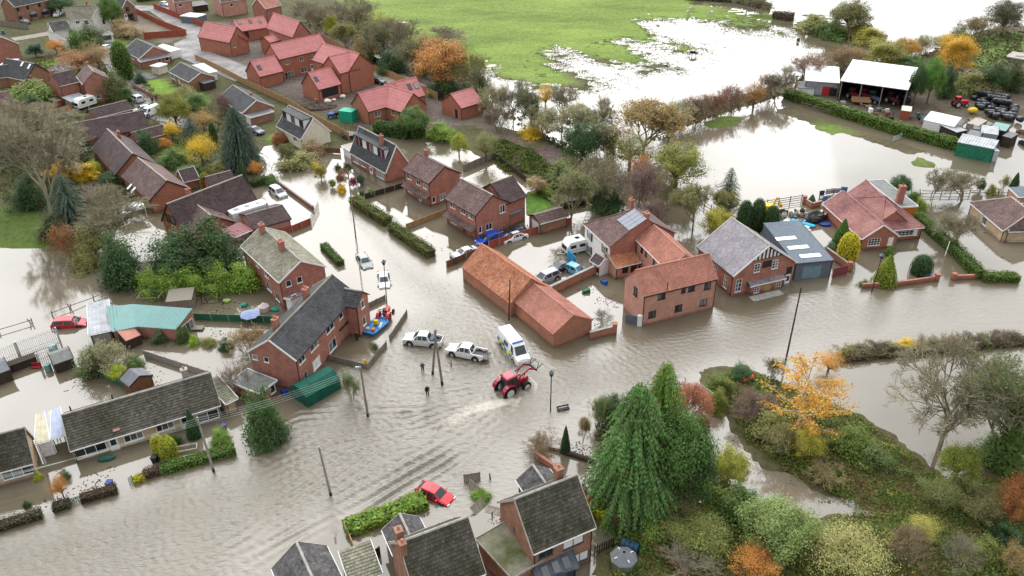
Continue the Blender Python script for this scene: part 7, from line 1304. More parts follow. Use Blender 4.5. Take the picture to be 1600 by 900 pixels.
t = thing('site_barrier', 'yellow site barriers at the end of the estate drive', 'barrier', (*P(675,152,.3)[:2], .3)); [(lambda m: (m.box(x, -.1,0, x+.25,.1,1.5), m.obj('barrier_post', 'any', t, color=(.7,.45,.03))))(MB()) for x in (-1.2,0,3.2)]; mb = MB(); mb.box(-1.2,-.04,1.1,3.4,.04,1.3); mb.obj('barrier_rail', 'any', t, color=(.7,.45,.03))
simple('hoarding', 'black gate leaf in the long tan estate fence', 'gate', (689,156), lambda m: m.box(-.9,-.08,0,.9,.08,2.2), 'black', None, .3,-.5); simple('rubble', 'grey flat rubble by the estate fence', 'rubble', (610,113), lambda m: m.blob((0,0,0),2.2,.7,.25,10,5,.2), 'stone', None, .35)
# left yards
simple('green_cabinet', 'tall pale green box beside the dark green shed', 'box', (87,556), lambda m: m.box(-.4,-.4,-.4,.4,.4,1.7), 'metal_teal'); simple('water_butt', 'pale teal water butt beside the dark green shed', 'butt', (76,578), lambda m: m.tube((0,0,-.3),(0,0,.9),.42,.42,12), 'metal_teal'); simple('garden_chair', 'red garden seat in the flooded left yard', 'seat', (57,575), lambda m: (m.box(-.6,-.2,.1,.6,.2,.2), m.box(-.6,.2,.2,.6,.25,.7)), 'any', (.3,.02,.03)); simple('greenhouse_frame', 'bare timber cage frame behind the turquoise building', 'frame', (238,474), lambda m: [m.bar(a, b_, .07,.07) for a, b_ in (((-1.5,-1,0),(-1.5,-1,1.5)),((1.5,-1,0),(1.5,-1,1.5)),((-1.5,1,0),(-1.5,1,1.5)),((1.5,1,0),(1.5,1,1.5)),((-1.5,-1,1.5),(1.5,-1,1.5)),((-1.5,1,1.5),(1.5,1,1.5)),((-1.5,-1,1.5),(-1.5,1,1.5)),((1.5,-1,1.5),(1.5,1,1.5)))], 'wood_grey')
simple('garden_table', 'grey table top in the water beside the turquoise building', 'table', (309,514), lambda m: (m.box(-.8,-.5,.15,.8,.5,.25), m.box(-.7,-.4,-.3,-.6,.4,.15), m.box(.6,-.4,-.3,.7,.4,.15)), 'wood_grey'); simple('trough', 'pale stone trough in front of the bungalow', 'trough', (291,703), lambda m: (m.box(-1.2,-.5,-.3,1.2,-.4,.35), m.box(-1.2,.4,-.3,1.2,.5,.35), m.box(-1.2,-.4,-.3,-1.1,.4,.35), m.box(1.1,-.4,-.3,1.2,.4,.35)), 'stone', None, 0,.28); simple('oil_tank', 'dark green tank lying before the bungalow door', 'tank', (167,718), lambda m: m.blob((0,0,.1),.95,.4,.4,12,8), 'any', (.01,.08,.06),0,.3); simple('kayak', 'grey dinghy leaning at the red roofed dark shed', 'dinghy', (225,526), lambda m: m.blob((0,0,.5),.3,.25,.8,8,8), 'any', (.4,.4,.4))
simple('water_tank', 'pale round roofed tank beside the bamboo clumps', 'tank', (366,412), lambda m: m.loft([[(x, .8*math.cos(math.pi*j/8),.2+.8*math.sin(math.pi*j/8)) for j in range(9)] for x in (-1.4,1.4)]), 'metal_grey', None, 0,.5); simple('boat_cover', 'pale silver covered boat below the white caravan', 'boat', (105,183), lambda m: m.blob((0,0,.7),1.6,.9,.5,10,6,.1), 'metal_grey', None, .35); simple('orange_tarpaulin', 'orange tarpaulin beside the white caravan', 'tarpaulin', (109,175), lambda m: m.blob((0,0,.6),.4,.3,.9,8,6,.2), 'fabric', (.7,.2,.06),.35); simple('blue_tarpaulin', 'bright blue tarpaulin propped beside the caravan', 'tarpaulin', (894,408), lambda m: m.quadbox([(-.9,-.3,-.2),(.9,-.1,-.2),(.9,.1,-.2),(-.9,-.1,-.2),(-.9,-.2,1.7),(.8,.0,1.0),(.8,.1,1.0),(-.9,-.1,1.7)]), 'fabric', (.02,.33,.62),0,-.9)
for i, (x, y, c) in enumerate(((430,485,(.02,.3,.22)),(382,478,(.02,.25,.18)),(354,472,(.3,.45,.1)))): simple('garden_toy', ['green plastic toy nearest the lichen roofed semi', 'green plastic toy in the middle of the flooded back garden', 'lime plastic toy beside the dark playframe'][i], 'toy', (x, y), lambda m: m.blob((0,0,.2),.6,.4,.3,8,5,.2), 'any', c)
simple('climbing_swing', 'dark collapsed play frame in the flooded back garden', 'frame', (332,475), lambda m: [m.bar(a, b_, .08,.08) for a, b_ in (((-1.6,0,0),(-1.2,0,2)),((-.8,.4,0),(-1.2,0,2)),((1.6,0,0),(1.2,0,2)),((.8,.4,0),(1.2,0,2)),((-1.2,0,2),(1.2,0,2)))]+[m.ring((0,0,.5),(0,.3,1),1.4,.05)], 'black')
# ================================================================ vegetation
def leaf(mb, c, nrm, s, asp=0.6):
    n = nrm.normalized(); a = n.orthogonal().normalized(); a = (Matrix.Rotation(random.uniform(0,6.28),3, n) @ a); b_ = n.cross(a)*s*asp; a = a*s
    mb.poly([c-a, c-b_*.9+n*s*.12, c+a, c+b_*.9+n*s*.12])
def rdir():
    while True:
        v = Vector((random.uniform(-1,1), random.uniform(-1,1), random.uniform(-1,1)))
        if .05 < v.length < 1: return v.normalized()
def unit(*mbs):
    P_ = mbs[0].v if len(mbs[0].v) > 400 else [v for m in mbs for v in m.v]; qx = sorted(p[0] for p in P_); qy = sorted(p[1] for p in P_); qz = sorted(p[2] for p in P_); k = len(P_)//70; x0, x1, y0, y1, z1 = qx[k], qx[-1-k], qy[k], qy[-1-k], qz[-1-k//2]
    for m in mbs: m.v = [((p[0]-(x0+x1)/2)/(x1-x0),(p[1]-(y0+y1)/2)/(y1-y0), p[2]/z1) for p in m.v]
def grow(mb, p, d, l, r, lev, kids, spread, up=.12, tips=None, minr=.0016):
    q = p+d*l; mid = p.lerp(q, .5)+rdir()*l*.06
    n = 5 if lev > 3 else 3
    mb.tube(p, mid, r, r*.85, n, cap=False); mb.tube(mid, q, r*.85, r*.68, n, cap=False)
    if lev == 0:
        if tips is not None: tips.append((q, d))
        return
    for k in range(kids[lev-1]):
        t = random.uniform(.45,1) if k else 1.0; s_ = mid.lerp(q, max(0,(t-.5)*2)) if t > .5 else p.lerp(mid, t*2)
        dd = (d*1.0+rdir()*spread+Vector((0,0, up))).normalized()
        grow(mb, s_, dd, l*random.uniform(.55,.82), max(minr, r*random.uniform(.5,.68)), lev-1, kids, spread, up, tips, minr)
PROTO = {}
def p_round(seed, nc=120, per=140, ls=.0135, rz=.47, sig=.055, cz=.50, hollow=.45):
    random.seed(seed); cr = MB(); tr = MB(); cs = []
    for i in range(nc):
        d = rdir()
        if d.z < -.55: d.z *= -.5
        k = random.uniform(hollow, 1)**.6*(0.82+.55*noise.noise(d*1.9+Vector((seed, 0,0))))
        c = Vector((d.x*.46*k, d.y*.46*k, cz+d.z*rz*k)); cs.append(c); sg = sig*random.uniform(.7,1.35)
        for j in range(int(per*random.uniform(.6,1.4))):
            o = Vector((random.gauss(0, sg), random.gauss(0, sg), random.gauss(0, sg*.75))); out = (c+o-Vector((0,0, cz-.1))).normalized()
            leaf(cr, c+o, out*.7+o.normalized()*.6+rdir()*.7+Vector((0,0,.35)), ls*random.uniform(.65,1.35))
    tr.tube((0,0,-.05),(0,0,.3),.035,.026,7)
    for c in random.sample(cs, min(22, nc)):
        m = Vector((c.x*.35, c.y*.35,.28+.5*(c.z-.28))); tr.tube((0,0,.24), m, .018,.011,5, cap=False); tr.tube(m, c, .011,.004,4, cap=False)
    unit(cr, tr); return cr, tr
def p_bush(seed, nc=80, per=110, ls=.020, sig=.07):
    random.seed(seed); cr = MB(); tr = MB()
    for i in range(nc):
        d = rdir(); d.z = abs(d.z); k = random.uniform(.5,1)*(.85+.7*noise.noise(d*2.2+Vector((seed, 3,0)))); c = Vector((d.x*.42*k, d.y*.42*k, .08+d.z*.75*k)); sg = sig*random.uniform(.7,1.3)
        for j in range(per):
            o = Vector((random.gauss(0, sg), random.gauss(0, sg), random.gauss(0, sg)))
            if c.z+o.z < 0: o.z = -c.z+.01
            leaf(cr, c+o, d*.8+o.normalized()*.5+rdir()*.7+Vector((0,0,.3)), ls*random.uniform(.6,1.4))
        if i % 3 == 0: tr.tube((0,0,-.08), c, .014,.004,4, cap=False)
    unit(cr, tr); return cr, tr
def p_bare(seed, leaves=0, ls=.02, levels=(5,5,4,4,4,5), spread=.72, ivy=False):
    random.seed(seed); tr = MB(); cr = MB(); tips = []
    grow(tr, Vector((0,0,-.05)), Vector((random.uniform(-.1,.1), random.uniform(-.1,.1),1)).normalized(),.28,.0145,6, levels, spread, .10, tips, .0011)
    tops = MB(); keep = []
    for q, d in tips: keep.append(q)
    for q in keep:
        for j in range(leaves):
            leaf(cr, q+rdir()*random.uniform(0,.03), rdir()+Vector((0,0,.5)), ls*random.uniform(.6,1.3))
    if ivy:
        for i in range(1500):
            z = random.uniform(0,.5); a = random.uniform(0,6.28); r_ = .045+.05*random.random()*(1-z); leaf(cr, Vector((r_*math.cos(a), r_*math.sin(a), z)), Vector((math.cos(a), math.sin(a),.3))+rdir()*.4,.018)
    unit(*( [tr, cr] if cr.v else [tr])); return cr, tr
def p_shrubbare(seed, leaves=1):
    random.seed(seed); tr = MB(); cr = MB(); tips = []
    for k in range(16):
        a = random.uniform(0,6.28); d = Vector((math.cos(a)*random.uniform(.2,.9), math.sin(a)*random.uniform(.2,.9),1)).normalized()
        grow(tr, Vector((random.gauss(0,.06), random.gauss(0,.06),-.03)), d, .28,.0065,4,(4,4,3,3),.62,.08, tips, .0013)
    for q, d in tips:
        for j in range(leaves): leaf(cr, q+rdir()*.02, rdir()+Vector((0,0,.6)),.0125*random.uniform(.6,1.3))
    unit(tr, cr); return cr, tr
def p_spruce(seed, droop=.35, levels=34, dens=1.0):
    random.seed(seed); cr = MB(); tr = MB(); tr.tube((0,0,-.04),(0,0,.97),.028,.004,7)
    for i in range(levels):
        z = .05+.93*(i/(levels-1))**1.05; Rr = .5*(1-z)**.55*random.uniform(.82,1.12)+.015; nb = max(5, int((17-10*z)*dens)); a0 = random.uniform(0,6.28)
        for k in range(nb):
            a = a0+6.283*k/nb+random.uniform(-.2,.2); rr = Rr*random.uniform(.75,1.12); st_ = max(3, int(rr/.021)); h = Vector((math.cos(a), math.sin(a),0))
            tr.tube((0,0, z), h*rr+Vector((0,0, z+.04-droop*rr*.75)),.005,.0015,3, cap=False)
            for j in range(st_):
                t = (j+.6)/st_; c = h*rr*t+Vector((0,0, z+.05*math.sin(t*3)-droop*rr*t*t)); sd_ = Vector((-h.y, h.x, 0))
                for s_ in (-1,1,0):
                    w = (.014+.022*(1-t))*random.uniform(.6,1.4); tip = c+h*.02+sd_*s_*w+Vector((0,0,-.012-random.uniform(0,.028)*droop*2.2)); b_ = (tip-c).cross(Vector((0,0,1))+rdir()*.5).normalized()*.0062
                    cr.poly([c-b_*.5, c+b_*.5, c.lerp(tip, .55)+b_, tip, c.lerp(tip, .55)-b_])
    unit(cr, tr); return cr, tr
def p_shape(seed, prof, n=2600, ls=.03, jit=.02):
    """dense clipped or naturally close crown: prof(z) gives the radius"""
    random.seed(seed); cr = MB(); tr = MB(); k = 12; rings = []
    for i in range(k+1):
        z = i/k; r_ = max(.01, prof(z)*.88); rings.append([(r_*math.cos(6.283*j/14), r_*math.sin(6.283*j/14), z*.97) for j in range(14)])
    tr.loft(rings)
    for i in range(n):
        z = random.random()**.85; r_ = prof(z)*(1+random.gauss(0, jit*2)+.12*noise.noise(Vector((z*5, i % 7, seed)))); a = random.uniform(0,6.28); dz = (prof(min(1, z+.02))-prof(max(0, z-.02)))/.04
        nn = Vector((math.cos(a), math.sin(a),-dz)); leaf(cr, Vector((r_*math.cos(a), r_*math.sin(a), z)), nn+rdir()*.7, ls*random.uniform(.6,1.3))
    unit(cr, tr); return cr, tr
def reg(kind, k, fn):
    cr, tr = fn; PROTO.setdefault(kind, []).append((cr.mesh(kind+'_crown', 'leaf') if cr.v else None, tr.mesh(kind+'_trunk', 'twig')))
for k in range(3): reg('round', k, p_round(11+k))
for k in range(2): reg('loose', k, p_round(31+k, 85,105,.0105, sig=.07, hollow=.25))
for k in range(3): reg('bush', k, p_bush(51+k))
for k in range(2): reg('bare', k, p_bare(71+k))
for k in range(2): reg('sparse', k, p_bare(81+k, 3,.008,(4,4,4,4,4,4)))
reg('ivied', 0, p_bare(91,1,.008,(4,4,4,4,4,5), ivy=True))
for k in range(3): reg('thicket', k, p_shrubbare(101+k, 2))
for k in range(2): reg('scrub', k, p_shrubbare(106+k, 0))
reg('spruce', 0, p_spruce(111,.38,50,1.25)); reg('spruce', 1, p_spruce(112,.3,46,1.2)); reg('fir', 0, p_spruce(113,.15,22,.8))
reg('cone', 0, p_shape(121, lambda z: .5*(1-z)**.75*min(1,.55+z*4)))
reg('column', 0, p_shape(122, lambda z: .5*min(1,(.7+1.2*z))*max(0,1-max(0, z-.45)**2*3.1)**.5))
reg('dome', 0, p_shape(123, lambda z: .5*max(0,1-max(0,(z-.25)/.76)**2.6)**.5,3200,.022,.008))
def p_birch(seed):
    random.seed(seed); cr = MB(); tr = MB(); tr.tube((0,0,-.03),(.02,0,.5),.014,.010,6); tr.tube((.02,0,.5),(0,.01,.98),.010,.002,5); tips = []
    for i in range(46):
        z = random.uniform(.18,.96); a = random.uniform(0,6.28); l = .44*(1-z)**.5*random.uniform(.55,1.05)+.04; e = Vector((math.cos(a)*l, math.sin(a)*l, z+l*.45-.05)); s_ = Vector((.01,0, z-.06)); tr.tube(s_, e, .005,.0015,3, cap=False)
        for j in range(110):
            t = random.uniform(.3,1.1); leaf(cr, s_.lerp(e, t)+rdir()*random.uniform(0,.06)+Vector((0,0,-.02)), rdir()+Vector((0,0,.4)),.0105*random.uniform(.6,1.4))
    unit(cr, tr); return cr, tr
reg('birch', 0, p_birch(131))
GREYB = (.32,.29,.20); BRN = (.16,.12,.09)
NAMES = dict(round='broadleaf_tree', loose='broadleaf_tree', bush='shrub', bare='bare_tree', sparse='sparse_tree', ivied='ivy_clad_tree', thicket='bare_shrub', scrub='bare_shrub', spruce='conifer_tree', fir='fir_tree', cone='conical_conifer', column='columnar_conifer', dome='clipped_evergreen', birch='birch_tree')
TREEN = [0]
def boost(c): return (min(.8, c[0]*1.65), min(.8, c[1]*1.75), c[2]*1.55) if c[1] > c[0]*.85 else tuple(min(.75, x*1.35) for x in c)
def tree(kind, cx, cy, w, h, color, label, group=None, bark=None, cat=None, zg=None):
    """cx, cy, w, h: the box its outline fills in the photograph; gives real place, width and height"""
    TREEN[0] += 1; random.seed(1000+TREEN[0]); pr = PROTO[kind]; crm_, trm = pr[TREEN[0] % len(pr)]
    zz = 2.0
    for _ in range(4):
        s_ = mscale(cx, cy, zz); q = ray(cx, cy).normalized(); sn = -q.z; cs_ = math.sqrt(1-sn*sn); wm = w/s_; hh = (h/s_)**2-(wm*sn)**2*.8
        hm = max(math.sqrt(max(hh, 0))/cs_, .45*h/s_/cs_); zz = hm/2+(zg if zg is not None else .1)
    p = P(cx, cy, zz); g = ground_z(p.x, p.y) if zg is None else zg
    t = thing(NAMES[kind], label, cat or ('shrub' if 'shrub' in NAMES[kind] else 'tree'),(p.x, p.y, max(g, -.35)-.05), random.uniform(0,6.28), group)
    wm *= .98; t.scale = (wm, wm, hm+(.35 if g < 0 else 0))
    if crm_: link('crown', crm_, t, boost(color))
    link('trunk', trm, t, bark or (BRN if kind in ('bush', 'round', 'loose') else (tuple(c*.35 for c in color) if kind in ('cone', 'column', 'dome') else tuple(.5*c+.5*g_ for c, g_ in zip(color, GREYB)) if kind in ('thicket', 'scrub', 'sparse') else (.5,.47,.42) if kind == 'birch' else GREYB if kind in ('bare', 'ivied') else BRN)))  # cone, column, dome: inner core, leaf colour darkened as shade within the crown
    return t
DKG = (.04,.078,.032); MIDG = (.075,.125,.035); BRG = (.15,.22,.04); OLV = (.19,.18,.07); YEL = (.60,.40,.035); GOLD = (.52,.33,.05); ORG = (.50,.24,.06); RUST = (.30,.13,.05); YG = (.30,.31,.04); BLUG = (.06,.095,.08); GRB = (.27,.25,.16); PUR = (.20,.13,.12); TAN = (.33,.25,.14)
T_ = [
 ('bare', 62,250,130,155, GRB, 'huge spreading bare tree above the lawn at the left edge'),('bare', 5,215,90,90, GRB, 'bare tree cut by the left edge beside the huge spreading tree'),('bare', 75,200,90,60, TAN, 'thin leaved tan tree behind the huge spreading bare tree'),
 ('fir', 108,320,66,84, BLUG, 'blue green cedar beside the small brown summerhouse'),('bare', 178,345,100,92, TAN, 'tan willow with bare twigs beside white arched canopy'),('bush', 185,405,62,84, DKG, 'dark green tree at the corner of the flooded left yard'),
 ('bush', 268,398,92,84, DKG, 'big dark evergreen left of the pair above the bright hedge'),('bush', 326,388,88,88, DKG, 'big dark evergreen right of the pair beside the lichen roofed semi'),
 ('loose', 150,375,60,62, OLV, 'olive brown shrub at the edge of the left floodwater'),('thicket', 110,378,50,56, RUST, 'rusty brown shrub beside the lawn on the left'),('bush', 40,300,60,50, DKG, 'dark undergrowth shrub below the huge bare tree'),('bush', 85,355,50,40,(.07,.08,.04), 'low olive shrub between lawn and blue cedar'),('bush', 130,400,46,40, OLV, 'scrubby olive shrub leaning over white floodwater, left'),
 ('bush', 232,443,40,40, BRG, 'bright green bamboo clump, leftmost of the garden row'),('bush', 262,440,42,42, BRG, 'bright green bamboo clump, second from the left in the row'),('bush', 298,437,46,42, BRG, 'bright green bamboo clump, third from the left in the row'),('bush', 338,434,46,44, BRG, 'bright green bamboo clump, fourth from the left in the row'),('bush', 380,430,50,42, BRG, 'bright green bamboo clump nearest the lichen roofed semi'),
 ('sparse', 100,272,50,34, GOLD, 'golden brown small tree left of the brown bungalows'),('bush', 132,268,34,26, YEL, 'yellow shrub left of the brown bungalows'),('bush', 148,262,18,20, YG, 'lime green round shrub left of the brown bungalows'),('bush', 55,310,24,22, GOLD, 'small golden shrub under the huge bare tree'),('bush', 172,282,40,22, DKG, 'dark green shrub at the wall of the brown bungalow'),
 ('loose', 314,236,48,50, YEL, 'bright yellow autumn tree in the middle of the gardens'),('loose', 270,206,26,34, YEL, 'slim bright yellow tree above the low orange brick garage'),('round', 270,174,48,54,(.17,.17,.04), 'green and gold tree beside the white van'),('spruce', 372,218,58,92, BLUG, 'tall blue green pine in front of the grey bungalow'),('loose', 399,262,24,26, ORG, 'small orange tree beside the flooded street'),('fir', 299,204,28,40, BLUG, 'little dark fir between the yellow trees'),('loose', 318,190,46,36,(.33,.22,.08), 'bronze shrubby tree behind the little dark fir'),('bush', 305,158,46,26, MIDG, 'green shrubs beside the grey bungalow lawn'),('thicket', 345,165,30,32, PUR, 'purple brown bare shrub at the grey bungalow front'),('bush', 288,145,34,20, OLV, 'olive shrub at the edge of the bright lawn'),('column', 333,210,12,34, DKG, 'slim dark cypress between yellow tree and blue pine'),('bush', 230,222,34,36, DKG, 'dark green shrub beside the low orange brick garage'),('bush', 258,224,22,14, ORG, 'low orange shrub in front of the orange brick garage'),('bush', 270,248,44,28, MIDG, 'green shrub group behind the twin window bungalow'),('bush', 295,268,40,22, MIDG, 'low green shrub below the bright yellow tree'),('column', 321,284,18,30,(.26,.22,.04), 'yellowing conifer between the two brown garages'),('cone', 378,270,16,36, DKG, 'narrow dark conifer beside the blue green pine trunk'),('bush', 355,250,40,24, DKG, 'dark shrub under the blue green pine'),('bush', 423,281,22,14, MIDG, 'shrub at the brick wall end beside the silver car'),('bush', 340,262,30,20, OLV, 'olive shrub right of the bright yellow tree'),
 ('column', 190,96,30,58,(.07,.12,.03), 'tall ivy green column beside the grey bungalow'),('bush', 48,148,74,40,(.12,.16,.03), 'yellow green shrub mass at the far left houses'),('round', 52,172,34,44, DKG, 'dark round evergreen, left of the pair near the caravan'),('cone', 68,186,34,44, MIDG, 'pointed green conifer near the white caravan'),('round', 92,190,34,36, MIDG, 'round green bush touching the long brown roof'),('loose', 122,98,62,42,(.36,.2,.1), 'russet beech tree above the two storey brick house'),('loose', 150,90,50,46,(.30,.21,.11), 'brown thin tree in front of the ivy green column'),('loose', 88,74,28,24, ORG, 'small orange tree beside the white wall'),('round', 55,81,22,20,(.02,.055,.045), 'dark blue green round tree in the far left garden'),('bush', 125,64,44,34, MIDG, 'green shrubs under the white house, left clump'),('bush', 140,56,36,34,(.10,.11,.05), 'olive shrubs under the white house, right clump'),('bush', 178,135,40,44,(.11,.12,.05), 'olive hedge shrub at the village street corner'),('bush', 196,148,26,22, MIDG, 'round green shrub beside the parked silver car'),('bush', 218,122,18,18, BLUG, 'grey green round shrub at the street bend'),('bush', 195,45,46,26, TAN, 'tan shrub beside the waste ground wall'),('round', 172,22,36,52, MIDG, 'ivy covered tree beside the white house'),('round', 95,8,40,28, DKG, 'dark hedge tree behind the long brick house'),('bare', 30,200,110,70, GRB, 'grey bare tree in front of the brown roofed house, left'),('bush', 105,245,60,40,(.08,.085,.04), 'olive undergrowth left of the brown bungalows'),('bush', 125,225,30,26, DKG, 'dark shrub at the end of the long brown roof'),('bare', 95,235,80,60, GRB, 'grey bare tree beside the long brown roof'),
 ('bare', 478,22,50,44, GRB, 'bare grey tree at the top of the estate hedge'),('bare', 497,36,46,48, PUR, 'purple brown bare tree behind the back red house'),('round', 518,42,22,34, YG, 'slim yellow green tree in the estate hedge'),('bare', 552,34,66,64, GRB, 'widest bare grey tree in the estate hedge'),('sparse', 540,62,40,46, OLV, 'thin olive tree behind the estate fence'),('loose', 596,45,50,56,(.24,.22,.07), 'yellow olive tree in the estate hedge'),('ivied', 582,72,50,64,(.06,.09,.03), 'ivy clad tree by the estate fence, left'),('bare', 625,62,56,60, GRB, 'bare grey tree against the green field'),('bush', 568,74,34,26, GOLD, 'golden shrub in the estate hedge'),('ivied', 645,92,46,56,(.055,.085,.03), 'ivy clad tree by the estate fence, right'),('bush', 612,98,46,34, DKG, 'dark undergrowth along the estate fence'),('thicket', 662,85,44,54, TAN, 'tan brush beside the orange autumn tree'),('round', 692,102,84,74,(.42,.22,.07), 'large round orange autumn tree at the edge of the field'),('sparse', 735,116,50,60, OLV, 'olive bare tree right of the orange autumn tree'),('ivied', 752,135,34,60,(.05,.08,.03), 'slender ivy clad tree above the lone red garage'),('bush', 700,135,60,26, DKG, 'low dark shrub under the orange autumn tree'),('bare', 700,60,60,30, GRB, 'distant faint bare tree behind the orange autumn tree'),
 ('thicket', 772,160,40,50, GRB, 'grey brush by the white flood corner of the field'),('bare', 800,160,44,64, PUR, 'thin purple bare tree on the flooded field edge'),('ivied', 826,168,40,66,(.05,.08,.035), 'ivy stemmed tree left of the small gold tree'),('loose', 850,150,30,36, GOLD, 'small gold tree on the flooded field edge'),('bare', 882,166,40,66, GRB, 'tall thin bare tree on the flooded field edge'),('thicket', 845,192,60,50, GRB, 'grey brush thicket above the bramble bank'),('bush', 832,205,40,22, YEL, 'low yellow shrub beside the mud track'),('sparse', 898,198,62,62, GRB, 'grey twiggy tree mass, middle of the wood'),('round', 908,226,54,64, DKG, 'dark ivy covered tree above the bramble bank'),('bare', 942,190,40,66, GRB, 'bare tree with pale trunk in the wood'),('ivied', 945,220,50,60, DKG, 'ivy clad tree left of the large olive tree'),('sparse', 1010,205,104,82,(.30,.22,.09), 'large olive and orange tree at the edge of the flooded field'),('loose', 985,235,70,60, OLV, 'olive tree below the large orange topped tree'),('thicket', 1045,195,50,40, GRB, 'grey brush beside the flooded field hedge'),('thicket', 942,285,86,80,(.17,.145,.10), 'broad grey brown thicket behind the white cottage, left'),('bush', 952,305,60,44, DKG, 'dark ivy shrub under the broad grey brown thicket'),('thicket', 1000,292,70,70, PUR, 'purple grey thicket behind the white cottage, right'),('loose', 1002,258,36,40, ORG, 'small orange leaved tree in the wood'),('round', 1060,262,78,70,(.18,.18,.05), 'big olive green willow standing in the flood'),('sparse', 895,312,58,78,(.17,.17,.09), 'grey green willow behind the small garage'),('sparse', 1078,322,58,66,(.17,.16,.07), 'thin tree standing in water behind the orange roof'),('round', 1122,348,46,44,(.28,.25,.04), 'yellow green shrub behind the slate roof'),('fir', 1140,292,36,56,(.05,.085,.04), 'dark fir at the fence beside the flooded field'),('sparse', 1132,318,36,40, OLV, 'olive shrub below the dark fir'),('column', 1164,338,26,52, DKG, 'dark cypress left of the three behind the slate roof'),('column', 1184,336,26,54, DKG, 'dark cypress in the middle of the three behind the slate roof'),('column', 1206,344,26,48, DKG, 'dark cypress right of the three behind the slate roof'),('round', 838,290,32,26, TAN, 'small tan shrub behind the brick house with rear wing'),('loose', 758,228,40,50,(.17,.17,.08), 'grey green willow beside the brambles'),('round', 718,226,26,34,(.24,.25,.05), 'yellow green shrub at the back garden pond'),('bush', 690,205,44,28, BRG, 'bright green shrub left of the mud track'),('round', 645,192,50,44, MIDG, 'dark green shrub in front of the single storey red house'),('thicket', 780,190,44,40, BRN, 'brown brush beside the lone red garage'),('thicket', 1020,335,50,40, PUR, 'purple twiggy shrub behind the solar panels'),('bush', 885,270,60,40,(.10,.12,.04), 'pale green bramble mound in the wood'),
 ('thicket', 1062,178,46,38, GRB, 'grey bush at the left end of the flooded field hedge'),('thicket', 1090,172,44,40,(.19,.12,.09), 'brown bush second from the left in the field hedge'),('thicket', 1115,164,44,38,(.25,.12,.08), 'red brown bush in the field hedge'),('thicket', 1146,156,40,38,(.20,.10,.08), 'dark red bush in the field hedge'),('loose', 1176,148,40,40,(.30,.16,.06), 'rusty orange bush in the field hedge'),('thicket', 1203,136,34,36, PUR, 'purple grey bush in the field hedge'),('bare', 1222,132,44,48, GRB, 'dark bare tree at the end of the field hedge'),
 ('thicket', 1265,108,60,40,(.22,.14,.10), 'brown hedge bush left of the grey farm shed'),('thicket', 1310,96,60,36,(.24,.16,.09), 'brown hedge bush behind the grey farm shed'),('loose', 1340,92,40,34,(.30,.2,.08), 'tan hedge bush behind the white barn roof'),('round', 1382,90,60,50,(.22,.2,.06), 'olive tree behind the white barn roof'),('round', 1416,78,44,34,(.40,.24,.06), 'orange brown tree behind the barn'),('round', 1420,105,50,34, MIDG, 'green tree above the right end of the barn roof'),('round', 1492,88,56,60, GOLD, 'golden round tree beside the paddock'),('round', 1455,128,36,70,(.09,.17,.04), 'tall bright green tree right of the barn'),('round', 1432,135,26,60, DKG, 'dark evergreen against the barn end'),('bush', 1482,128,30,50, DKG, 'dark shrub between bright green tree and golden tree'),('bush', 1515,130,50,36, OLV, 'olive scrub beside the farmyard'),('round', 1552,124,44,46,(.045,.075,.03), 'dark round shrub above the black bales'),('bush', 1585,120,40,44,(.05,.07,.03), 'dark shrub at the right edge above the bales'),('round', 1330,28,62,54,(.16,.15,.07), 'olive tree in the flooded far hedge'),('bush', 1275,36,50,26,(.2,.19,.07), 'olive bush at the left of the far flooded hedge'),('bush', 1300,45,50,26, MIDG, 'green bush in the far flooded hedge'),('bush', 1362,55,46,26,(.30,.27,.07), 'yellow olive bush at the right of the far hedge'),('bush', 1345,45,40,24,(.28,.24,.06), 'yellow bush in the middle of the far hedge'),('round', 1572,30,56,50,(.085,.08,.055), 'dark bare topped tree in the top right corner'),('thicket', 1530,48,60,36,(.2,.16,.08), 'tan hedge bush leading to the top right corner'),('loose', 1475,68,50,28,(.26,.22,.06), 'yellow green bush left of the paddock'),('bush', 1500,55,40,24, OLV, 'olive bush at the paddock corner'),('thicket', 1445,72,40,28, GRB, 'grey bush behind the golden tree'),
 ('bare', 1160,2,30,26, BRN, 'dark bare tree at the top edge, left of three'),('bare', 1178,8,30,26, BRN, 'dark bare tree at the top edge, middle of three'),('bare', 1196,12,24,24, BRN, 'dark bare tree at the top edge, right of three'),
